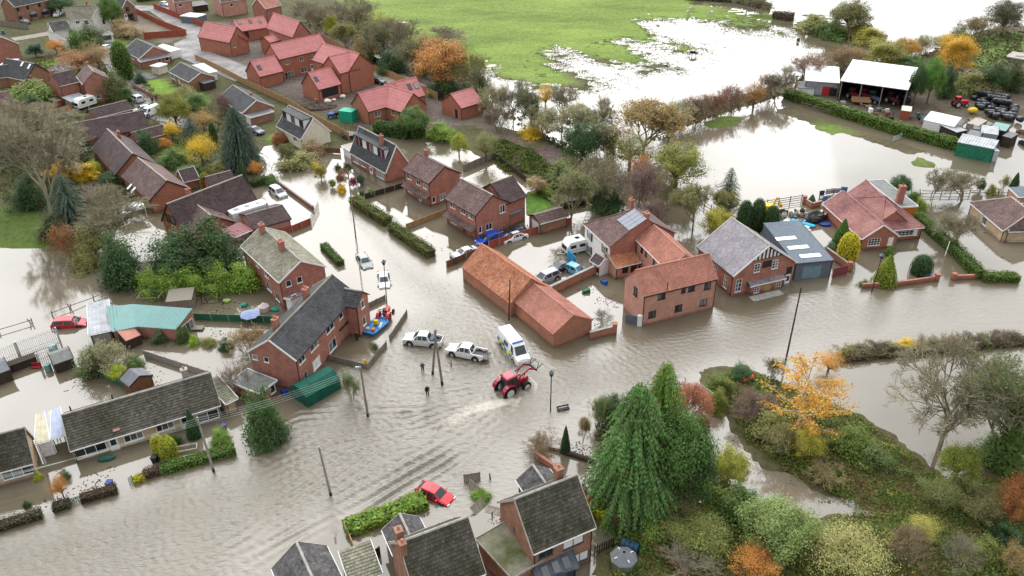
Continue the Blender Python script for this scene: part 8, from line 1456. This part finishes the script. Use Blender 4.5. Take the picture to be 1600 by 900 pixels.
 ('cone', 1317,363,28,46,(.07,.13,.03), 'pointed green conifer beside the red roofed bungalow'),('column', 1327,385,32,48,(.42,.36,.03), 'rounded golden conifer beside the workshop gate'),('cone', 1387,420,36,48,(.17,.21,.03), 'pointed yellow green conifer behind the low brick wall'),('dome', 1442,412,34,32, DKG, 'clipped dome shaped evergreen behind the low brick wall'),('bush', 1351,441,22,12, MIDG, 'low green shrub at the left end of the low brick wall'),('bush', 1390,390,16,16,(.09,.16,.03), 'round green shrub in front of the red bungalow gable'),('round', 1407,288,32,32, DKG, 'dark round shrub behind the orange outbuilding'),('bush', 1428,306,30,20, MIDG, 'green shrub beside the orange outbuilding'),('bush', 1442,318,24,20,(.16,.2,.04), 'lime green shrub at the start of the long hedge'),('bush', 1298,385,18,16,(.1,.12,.08), 'grey green shrub on the workshop wall'),('bare', 1462,290,30,44,(.27,.25,.08), 'thin yellowish tree at the ragged fence'),('bare', 1492,288,56,50, BRN, 'bare tree standing in the ragged fence line'),('round', 1533,288,14,22, DKG, 'tiny lollipop shaped evergreen by the ragged fence'),('bare', 1492,358,52,56, GRB, 'bare tree rising over the long right hedge'),('thicket', 1570,285,14,22, OLV, 'small olive shrub in the ragged fence line'),('cone', 1588,280,14,24, DKG, 'small dark conifer at the right edge'),('bush', 1594,298,20,18, BRG, 'bright green shrub beside the small brick shed'),('bush', 1552,294,16,16,(.2,.22,.05), 'yellow green shrub in the ragged fence line'),('cone', 1269,311,16,18,(.08,.12,.05), 'small conifer at the brick pier of the rail fence'),
 ('thicket', 945,362,1,1, GRB, ''),
 ('spruce', 1032,668,96,176,(.13,.2,.045), 'tall yellow green conifer at the back of the dark clump'),('spruce', 992,704,136,190,(.095,.18,.06), 'large drooping green conifer in front of the dark clump'),('round', 1058,718,104,150,(.065,.12,.035), 'large dark broadleaf evergreen beside the drooping conifer'),('round', 1086,742,60,110, DKG, 'dark evergreen at the right of the big clump'),('round', 955,642,52,52,(.045,.075,.03), 'dark shrub at the left of the tall conifers'),('thicket', 938,648,34,44, OLV, 'yellowing brush left of the tall conifers'),('cone', 884,686,16,40,(.04,.08,.035), 'small dark cypress standing in the flood'),('thicket', 850,695,60,36,(.2,.14,.08), 'brown twigs in the water by the brick wall end'),('sparse', 912,678,18,42, TAN, 'thin tan sapling in the flood left of the conifers'),('sparse', 1075,640,60,80,(.42,.17,.1), 'thin red leaved sapling behind the conifers'),('round', 1142,735,60,64,(.24,.23,.045), 'yellow green shrub right of the big conifer clump'),('bush', 1130,778,70,50,(.10,.13,.03), 'green and yellow shrub below the big conifer clump'),('thicket', 1060,800,90,60,(.20,.20,.07), 'olive brush in front of the big conifer clump'),('bush', 1030,830,70,50,(.10,.14,.03), 'green shrub behind the brown garden fence'),('loose', 1095,835,90,70,(.17,.18,.06), 'olive tree in the lower right scrub'),('scrub', 1075,872,84,60,(.30,.26,.2), 'pale grey bare shrub at the bottom edge'),('round', 1216,828,108,92,(.17,.21,.08), 'pale green willow in the lower right'),('loose', 1322,862,130,96,(.24,.225,.09), 'yellow olive willow at the bottom edge'),('loose', 1178,884,70,56, ORG, 'orange shrub at the bottom edge'),('bush', 1160,790,70,60, MIDG, 'green bramble shrub beside the pale willow'),('thicket', 1420,860,60,60,(.22,.16,.1), 'brown brush at the bottom right'),('loose', 1440,830,50,50,(.30,.27,.08), 'pale yellow shrub at the bottom right'),
 ('birch', 1262,628,118,128,(.58,.33,.06), 'golden birch with slim white trunk'),('loose', 1298,566,44,40,(.58,.32,.08), 'peach orange branchy shrub at the end of the roadside hedge'),('round', 1262,698,42,46,(.30,.26,.05), 'yellow shrub below the golden birch'),('thicket', 1225,690,60,50,(.22,.2,.09), 'olive brush below the golden birch'),('bush', 1205,665,60,46,(.17,.17,.06), 'olive shrub beside the rubbish pile'),('thicket', 1180,640,60,50, PUR, 'purple brown brush beside the steel gate'),('bush', 1128,600,44,34,(.10,.12,.03), 'green and yellow shrub behind the steel gate'),('bush', 1160,582,36,24, DKG, 'dark laurel shrub above the orange barrel'),('bush', 1120,625,34,34,(.15,.16,.04), 'green shrub at the right of the steel gate'),('thicket', 1210,575,30,30,(.1,.1,.07), 'dark twigs at the foot of the leaning pole'),('bush', 1330,690,60,44,(.10,.14,.03), 'green bramble mound with yellow leaves, left'),('bush', 1370,715,60,40,(.09,.12,.04), 'green bramble mound with yellow leaves, right'),('thicket', 1290,740,60,36,(.24,.19,.08), 'brown bracken patch beside the mud path'),
 ('bare', 1475,640,160,170,(.20,.19,.12), 'large bare tree with curving limbs on the right, left of the pair'),('ivied', 1558,640,120,180,(.07,.11,.03), 'large ivy clad bare tree on the right, right of the pair'),('round', 1500,728,60,64,(.17,.19,.04), 'lime green shrub under the large bare trees'),('bush', 1560,700,60,50,(.06,.1,.03), 'ivy mound under the ivy clad bare tree'),('round', 1588,788,50,80, RUST, 'rust brown shrub at the right edge'),('bush', 1575,832,50,40,(.035,.07,.03), 'dark blue green shrub at the right edge'),('thicket', 1530,790,70,60,(.16,.15,.06), 'olive brush below the lime green shrub'),('loose', 1470,770,60,50,(.14,.15,.06), 'thin olive shrub beside the grassy path'),('thicket', 1590,880,50,50,(.33,.24,.1), 'tan brush in the bottom right corner'),('scrub', 1500,870,60,50,(.22,.19,.15), 'grey brush near the bottom right corner'),('bush', 1540,860,50,40,(.13,.14,.04), 'olive green shrub near the bottom right corner'),
 ('bush', 406,648,66,84,(.05,.095,.035), 'dark green laurel beside the green marquee'),('bush', 420,672,46,44, DKG, 'low laurel at the foot of the dark green laurel'),('scrub', 372,592,52,54, PUR, 'purple bare shrub between the bungalow and brick semis'),('thicket', 168,562,62,54, GRB, 'grey bare shrub by the red roofed dark shed'),('bush', 140,562,46,44,(.09,.12,.05), 'grey green shrub beside the dark green shed'),('bush', 205,565,40,26,(.07,.11,.03), 'green shrub in front of the red roofed dark shed'),('round', 182,580,30,28,(.33,.36,.06), 'lime green weeping shrub beside the garden shed'),('column', 246,694,22,36,(.36,.34,.04), 'golden conifer, left of the touching pair by the bungalow'),('column', 261,698,28,40,(.28,.29,.04), 'golden green conifer, right of the touching pair by the bungalow'),('cone', 298,660,22,46,(.03,.075,.035), 'dark green conifer at the bungalow wall'),('bush', 343,680,32,26,(.13,.2,.04), 'round green shrub beside the concrete pole'),('bush', 275,684,18,18, DKG, 'small dark shrub behind the golden green conifer'),('loose', 90,758,26,40,(.42,.2,.04), 'orange leaved shrub between the two left bungalows'),('bush', 40,786,12,12, DKG, 'tiny green tuft in the water before the left bungalow'),('bush', 58,742,14,14,(.3,.3,.04), 'yellow green tuft at the corner of the left bungalow'),('bush', 100,740,16,16,(.06,.12,.06), 'green tuft in the driveway between the left bungalows'),
 ('bush', 492,257,12,10, YEL, 'small yellow bush in the flooded front garden'),('round', 500,268,20,24,(.25,.22,.06), 'olive round bush in the flooded front garden'),('round', 519,286,11,14,(.13,.17,.03), 'small green ball bush in the flooded front garden'),('round', 531,278,12,16,(.24,.1,.06), 'red brown bush in the flooded front garden'),('round', 552,284,12,16,(.22,.03,.06), 'crimson bush in the flooded front garden'),('bush', 533,294,15,12, YEL, 'golden bush in the flooded front garden'),('round', 563,280,12,16,(.03,.09,.05), 'blue green bush in the flooded front garden'),('bush', 527,259,12,10,(.06,.11,.04), 'low green bush near the olive round bush'),('bush', 542,258,14,10,(.04,.08,.04), 'dark low bush beside the garage of the maroon dormer chalet'),('thicket', 537,268,14,12,(.3,.14,.08), 'orange twiggy bush in the flooded front garden'),('round', 565,303,10,14,(.05,.12,.03), 'green ball bush at the end of the dark panel fence'),('round', 579,300,10,12,(.13,.18,.04), 'light green ball bush beside the dark panel fence'),('bush', 465,248,60,26,(.20,.19,.08), 'olive hedge shrub at the flooded street corner'),('round', 448,240,26,30,(.12,.12,.05), 'dull green shrub at the flooded street corner'),('bush', 488,232,40,22, TAN, 'tan garden shrub in front of the cream chalet'),('bush', 436,215,26,16, RUST, 'rusty garden shrub beside the blue car'),
 ('thicket', 385,530,50,44, TAN, 'tan leaved shrub behind the brick semis'),('bush', 352,537,24,20, DKG, 'dark shrub in the strip behind the white pool of water'),('bush', 325,532,26,16, OLV, 'olive shrub in the strip behind the white pool of water'),('bush', 302,530,20,16,(.22,.3,.04), 'lime shrub near the turquoise building'),('bush', 287,521,26,24,(.06,.09,.03), 'green shrub at the corner of the turquoise building, right'),('bush', 249,522,26,22,(.06,.09,.04), 'green shrub against the brick wall of the turquoise building'),('scrub', 945,496,30,26,(.3,.27,.23), 'small bare tree in the flooded yard behind the barn'),('thicket', 585,545,14,20, MIDG, 'shrub inside the front fence of the brick semis'),('bush', 571,565,10,10, YEL, 'yellow flowering plant at the front fence corner'),('thicket', 547,603,26,44,(.1,.14,.05), 'straggling hedge plants standing in the flooded street'),('bush', 752,773,34,20,(.12,.2,.04), 'leafy plant among the collapsed fence panels'),('bush', 597,815,9,12,(.22,.22,.05), 'small potted conifer beside the bright hedge'),('bush', 1098,655,30,30,(.3,.14,.1), 'red leaved twigs in the flooded path'),
]
for r_ in T_:
    if r_[6]: tree(*r_[:7])
for k, (x, y) in enumerate(((1320,548),(1345,545),(1370,543),(1395,540),(1418,538),(1440,537),(1465,535),(1490,533),(1515,531),(1540,529),(1565,527),(1590,525))):
    c_ = [OLV, (.14,.12,.07),(.11,.09,.06),(.15,.13,.07), YEL, (.2,.15,.07),(.15,.13,.06),(.2,.13,.07),(.14,.1,.09),(.10,.11,.05),(.13,.1,.07),(.12,.1,.07)][k]
    tree(['thicket', 'bush'][k % 2 if k != 4 else 1], x, y, 36,22, c_, 'low shrub in the right roadside hedgerow, '+['first', 'second', 'third', 'fourth', '', 'sixth', 'seventh', 'eighth', 'ninth', 'tenth', 'eleventh', 'twelfth'][k]+' from its left end' if k != 4 else 'golden shrub in the roadside hedgerow on the right', 'roadside hedgerow shrubs')
# hedges: clipped lines of foliage
def hedge(label, pts, w, hgt_, color, dens=70, ls=.10, z=None, name='hedge', bumpy=.12):
    q = [P(x, y) for x, y in pts]; o0 = q[0].copy(); g0 = ground_z(o0.x, o0.y) if z is None else z; o0.z = max(g0,-.3)
    t = thing(name, label, 'hedge', o0); cr = MB(); co = MB(); random.seed(int(o0.x*10)+5)
    for a, b_ in zip(q[:-1], q[1:]):
        a = a-Vector((o0.x, o0.y, 0)); b_ = b_-Vector((o0.x, o0.y, 0)); d = b_-a; L_ = d.length; d.normalize(); s_ = Vector((-d.y, d.x, 0)); per = 2*hgt_+w; n = int(L_*per*dens)
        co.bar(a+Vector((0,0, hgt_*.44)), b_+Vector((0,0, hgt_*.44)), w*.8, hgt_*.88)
        for i in range(n):
            u = random.uniform(0, L_); k = random.uniform(0, per); bb = 1+bumpy*2*noise.noise(Vector((u*.7+o0.x, k, 0)))+.22*noise.noise(Vector((u*.45+o0.y, 0,2)))+.1*noise.noise(Vector((u*1.7,4, k)))
            if k < hgt_: c = s_*(-w/2*bb)+Vector((0,0, k)); nn = -s_
            elif k < hgt_+w: c = s_*(k-hgt_-w/2)+Vector((0,0, hgt_*bb)); nn = Vector((0,0,1))
            else: c = s_*(w/2*bb)+Vector((0,0, k-hgt_-w)); nn = s_
            e = u*0
            leaf(cr, a+d*u+c+rdir()*.07, nn+rdir()*.7, ls*random.uniform(.6,1.35))
        for e in (a, b_):
            for i in range(int(w*hgt_*dens)): leaf(cr, e+s_*random.uniform(-w/2, w/2)+Vector((0,0, random.uniform(0, hgt_)))+rdir()*.06+(d*.04 if e is b_ else -d*.04),(d if e is b_ else -d)+rdir()*.7, ls*random.uniform(.6,1.35))
    cr.obj('foliage', 'leaf', t, color=boost(color)); co.obj('shaded_core', 'twig', t, color=tuple(c*.35 for c in color)); return t  # core box in darkened leaf colour, painted as shade inside the hedge
hedge('brown green clipped hedge beside the flooded street, upper of the pair', [(553,318),(607,352)], 1.9,1.8,(.105,.115,.035)); hedge('brown green clipped hedge beside the flooded street, lower of the pair', [(614,360),(674,402)], 1.8,1.7,(.10,.11,.035))
hedge('short dark green hedge standing alone in the flooded street', [(506,387),(533,415)], 1.2,1.2,(.07,.11,.03)); hedge('green leafy hedge in front of the long left bungalow', [(253,737),(367,706)], 1.4,1.2,(.09,.145,.035))
for lb, a, b_, c_ in (('longest brown topped clipped hedge at the left edge', (-20,832),(66,806),(.085,.075,.05)),('shortest brown clipped hedge beside the orange shrub', (84,797),(110,789),(.075,.07,.045)),('brown clipped hedge with blue bin behind it', (128,783),(183,767),(.10,.075,.05)),('brown clipped hedge left of the green leafy hedge', (226,746),(249,738),(.12,.085,.06)),('short yellow clipped hedge beside the brown one', (209,754),(225,747),(.36,.34,.03))):
    hedge(lb, [a, b_], 1.2,1.1 if c_[0] < .3 else .8, c_, ls=.09, dens=60)
hedge('bright green untidy hedge running to the red car', [(541,830),(600,810),(664,785)], 1.9,1.1,(.15,.22,.045), ls=.17, bumpy=.3)
hedge('long green clipped hedge between the two right bungalows', [(1432,345),(1482,388),(1530,436)], 1.7,1.8,(.075,.12,.03)); hedge('bushy green hedge turning the corner at the right road', [(1533,437),(1588,438)], 1.8,1.4,(.09,.14,.03))
hedge('long clipped hedge in front of the farmyard', [(1228,152),(1310,180),(1400,208),(1502,236)], 2.4,2.0,(.085,.135,.03), ls=.2, dens=26); hedge('lime yellow clipped hedge beside the garden fence', [(926,800),(951,822)], 1.3,1.6,(.36,.40,.03), ls=.09, dens=60)
hedge('tall dark green hedge behind the maroon dormer chalet', [(588,208),(640,216),(662,212)], 2.4,2.6,(.05,.09,.03), ls=.2, dens=26); hedge('dark green hedge at the back of the flooded driveway', [(394,292),(428,282)], 1.5,1.5,(.05,.085,.03)); hedge('green hedge at the small back lawn', [(842,300),(868,318)], 1.4,1.6,(.11,.15,.03))
hedge('dark hedge at the top edge beyond the estate wall', [(216,4),(268,-4)], 3,2.5,(.05,.07,.03), ls=.3, dens=12); hedge('far flooded hedge with bare tops', [(1208,28),(1238,32)], 2.5,2.0,(.14,.11,.08), ls=.25, dens=14); hedge('dark hedge bank between far flooded fields', [(1070,-2),(1150,3),(1200,14)], 3,1.6,(.10,.10,.06), ls=.3, dens=12)
# ground cover nobody could count
def cover(name, label, poly, n, cols, ls, hmax, seed, band=None):
    random.seed(seed); pg = pxpoly(poly); x0, y0 = pg.min(0); x1, y1 = pg.max(0); mb = {i: MB() for i in range(len(cols))}; pts = np.random.RandomState(seed).uniform((x0, y0),(x1, y1),(n*3,2)); ok = sdist(pts[:, 0], pts[:, 1], pg) > 0; pts = pts[ok][:n]
    for x, y in pts:
        v = noise.noise(Vector((x*.35, y*.35, seed)))*.9+noise.noise(Vector((x*1.1, y*1.1, seed+4)))*.5; i = min(len(cols)-1, max(0, int((v+.75)/1.5*len(cols)))); hh = max(0,.25+v)*hmax
        g = ground_z(x, y)
        if band:
            if not (band[0] < g < band[1]) or random.random() > math.exp(min(0, g)/.045): continue
            hh = max(0,-g)+.05
        elif g+hh < 0: continue
        for j in range(3): leaf(mb[i], Vector((x+random.gauss(0,.15), y+random.gauss(0,.15), g+hh*random.uniform(.4,1.1)+.03)), Vector((0,0,.7))+rdir(), ls*random.uniform(.5,1.4))
    root = None
    for i, c in enumerate(cols):
        if not mb[i].v: continue
        o = mb[i].obj(name if root is None else 'leaves', 'leaf', root, color=c)
        if root is None: root = o; tag(o, label, 'ground cover')
        o['kind'] = 'stuff'
cover('bramble_cover', 'tangled green brambles covering the bank behind the brick houses', [(755,230),(790,222),(835,240),(860,262),(900,258),(910,300),(870,300),(835,275),(790,268)], 5200, [(.05,.09,.02),(.10,.15,.03),(.13,.17,.04),(.16,.15,.07)], .22,1.2,5)
cover('scrub_cover', 'rough grass and brambles covering the lower right bank', [(1110,590),(1200,590),(1330,645),(1420,705),(1480,755),(1600,745),(1640,1000),(960,1000),(950,850),(1040,800),(1130,800),(1290,815),(1350,800),(1240,745),(1165,690)], 20000, [(.17,.13,.06),(.23,.21,.07),(.17,.2,.05),(.14,.21,.045),(.33,.33,.07)], .14,.9,8)
cover('clump_cover', 'low undergrowth under the big conifer clump', [(930,650),(1000,640),(1100,720),(1110,770),(1020,800),(940,780)], 2500, [(.10,.08,.04),(.07,.1,.03),(.12,.12,.05)], .16,.5,9)
cover('garden_cover', 'mixed low planting filling the dry gardens on the left', [(60,90),(180,80),(250,150),(330,170),(400,220),(385,270),(300,300),(240,320),(170,380),(110,370),(60,330),(0,320),(0,190)], 9000, [(.09,.07,.04),(.06,.08,.03),(.08,.11,.03),(.13,.12,.05),(.2,.16,.06)], .22,.7,12)
cover('hedge_bottom', 'weeds along the foot of the estate tree line', [(470,40),(520,60),(600,95),(680,135),(750,165),(775,190),(790,160),(740,120),(620,50),(520,10)], 3500, [(.08,.07,.04),(.06,.08,.03),(.14,.12,.05)], .3,.9,14)
cover('wood_floor', 'weeds under the trees along the flooded field', [(770,170),(860,175),(960,215),(1050,190),(1060,215),(1000,300),(1050,330),(940,330),(900,300),(900,250),(840,215)], 4500, [(.10,.08,.055),(.07,.08,.035),(.05,.08,.03),(.15,.14,.06)], .28,.9,15)
cover('field_edge_bank', 'weeds along the flooded hedge banks on the right', [(1045,185),(1120,160),(1230,128),(1260,110),(1440,85),(1540,50),(1600,50),(1590,140),(1500,150),(1420,130),(1240,145),(1130,180),(1060,200)], 4500, [(.10,.07,.05),(.08,.08,.035),(.15,.12,.05),(.06,.09,.03)], .3,.9,16)
cover('drowned_grass', 'drowned grass tufts poking through the shallow flood on the field', [(740,115),(860,70),(980,25),(1130,25),(1260,40),(1230,75),(1120,100),(1050,130),(960,150),(860,145)], 60000, [(.09,.11,.04),(.13,.19,.05),(.15,.2,.06)], .10,.3,18,(-.3,.02))
hedge('long thin roadside hedgerow of brown twigs on the right', [(1312,562),(1400,553),(1500,544),(1640,532)], 1.8,1.0,(.15,.12,.07), dens=40, ls=.13, bumpy=.4)
# scraps of leaf and wood afloat where the water is still
def flotsam(label, poly, n, seed):
    random.seed(seed); pg = pxpoly(poly); x0, y0 = pg.min(0); x1, y1 = pg.max(0); mb = MB(); pts = np.random.RandomState(seed).uniform((x0, y0),(x1, y1),(n*4,2)); pts = pts[sdist(pts[:, 0], pts[:, 1], pg) > 0][:n]
    for x, y in pts:
        if noise.noise(Vector((x*.3, y*.3, seed))) < .2 or ground_z(x, y) > -.02: continue
        a = random.uniform(0,3.14); l = random.uniform(.04,.12)*(3 if random.random() < .05 else 1); w = random.uniform(.02,.05); c, s_ = math.cos(a), math.sin(a); mb.quadbox([(x+c*u*l-s_*v*w, y+s_*u*l+c*v*w, z) for z in (-.01,.035) for u, v in ((-1,-1),(1,-1),(1,1),(-1,1))])
    if mb.v: o = mb.obj('flotsam', mat('flotsam', (.08,.06,.035),.95,.05, var=.5, scale=.8, island=.5)); o['kind'] = 'stuff'; tag(o, label, 'debris')
for lb, pg_, n_, s_ in (('floating scraps in the yard behind the long barn', [(865,470),(950,430),(975,500),(930,510)], 260,1),('floating scraps around the collapsed fence panels', [(700,760),(790,740),(800,830),(720,800)], 200,2),('floating scraps in the gardens behind the long left bungalow', [(100,590),(330,560),(330,600),(110,660)], 420,3),('floating scraps in the flooded path on the lower right', [(1100,640),(1140,620),(1260,750),(1350,790),(1200,790)], 500,4),('floating scraps in front of the left bungalows', [(0,790),(60,740),(240,710),(250,735),(60,800)], 300,5),('floating scraps left of the big conifers', [(850,690),(930,690),(950,790),(900,760)], 420,6),('floating scraps in the back garden of the brick semis', [(300,470),(430,470),(380,540),(230,545)], 350,7),('floating scraps in the gardens of the brown roofed brick houses', [(560,300),(640,300),(700,400),(640,370)], 200,8),('floating scraps around the ragged fence on the right', [(1440,320),(1600,310),(1600,420),(1500,380)], 350,9)): flotsam(lb, pg_, n_, s_)
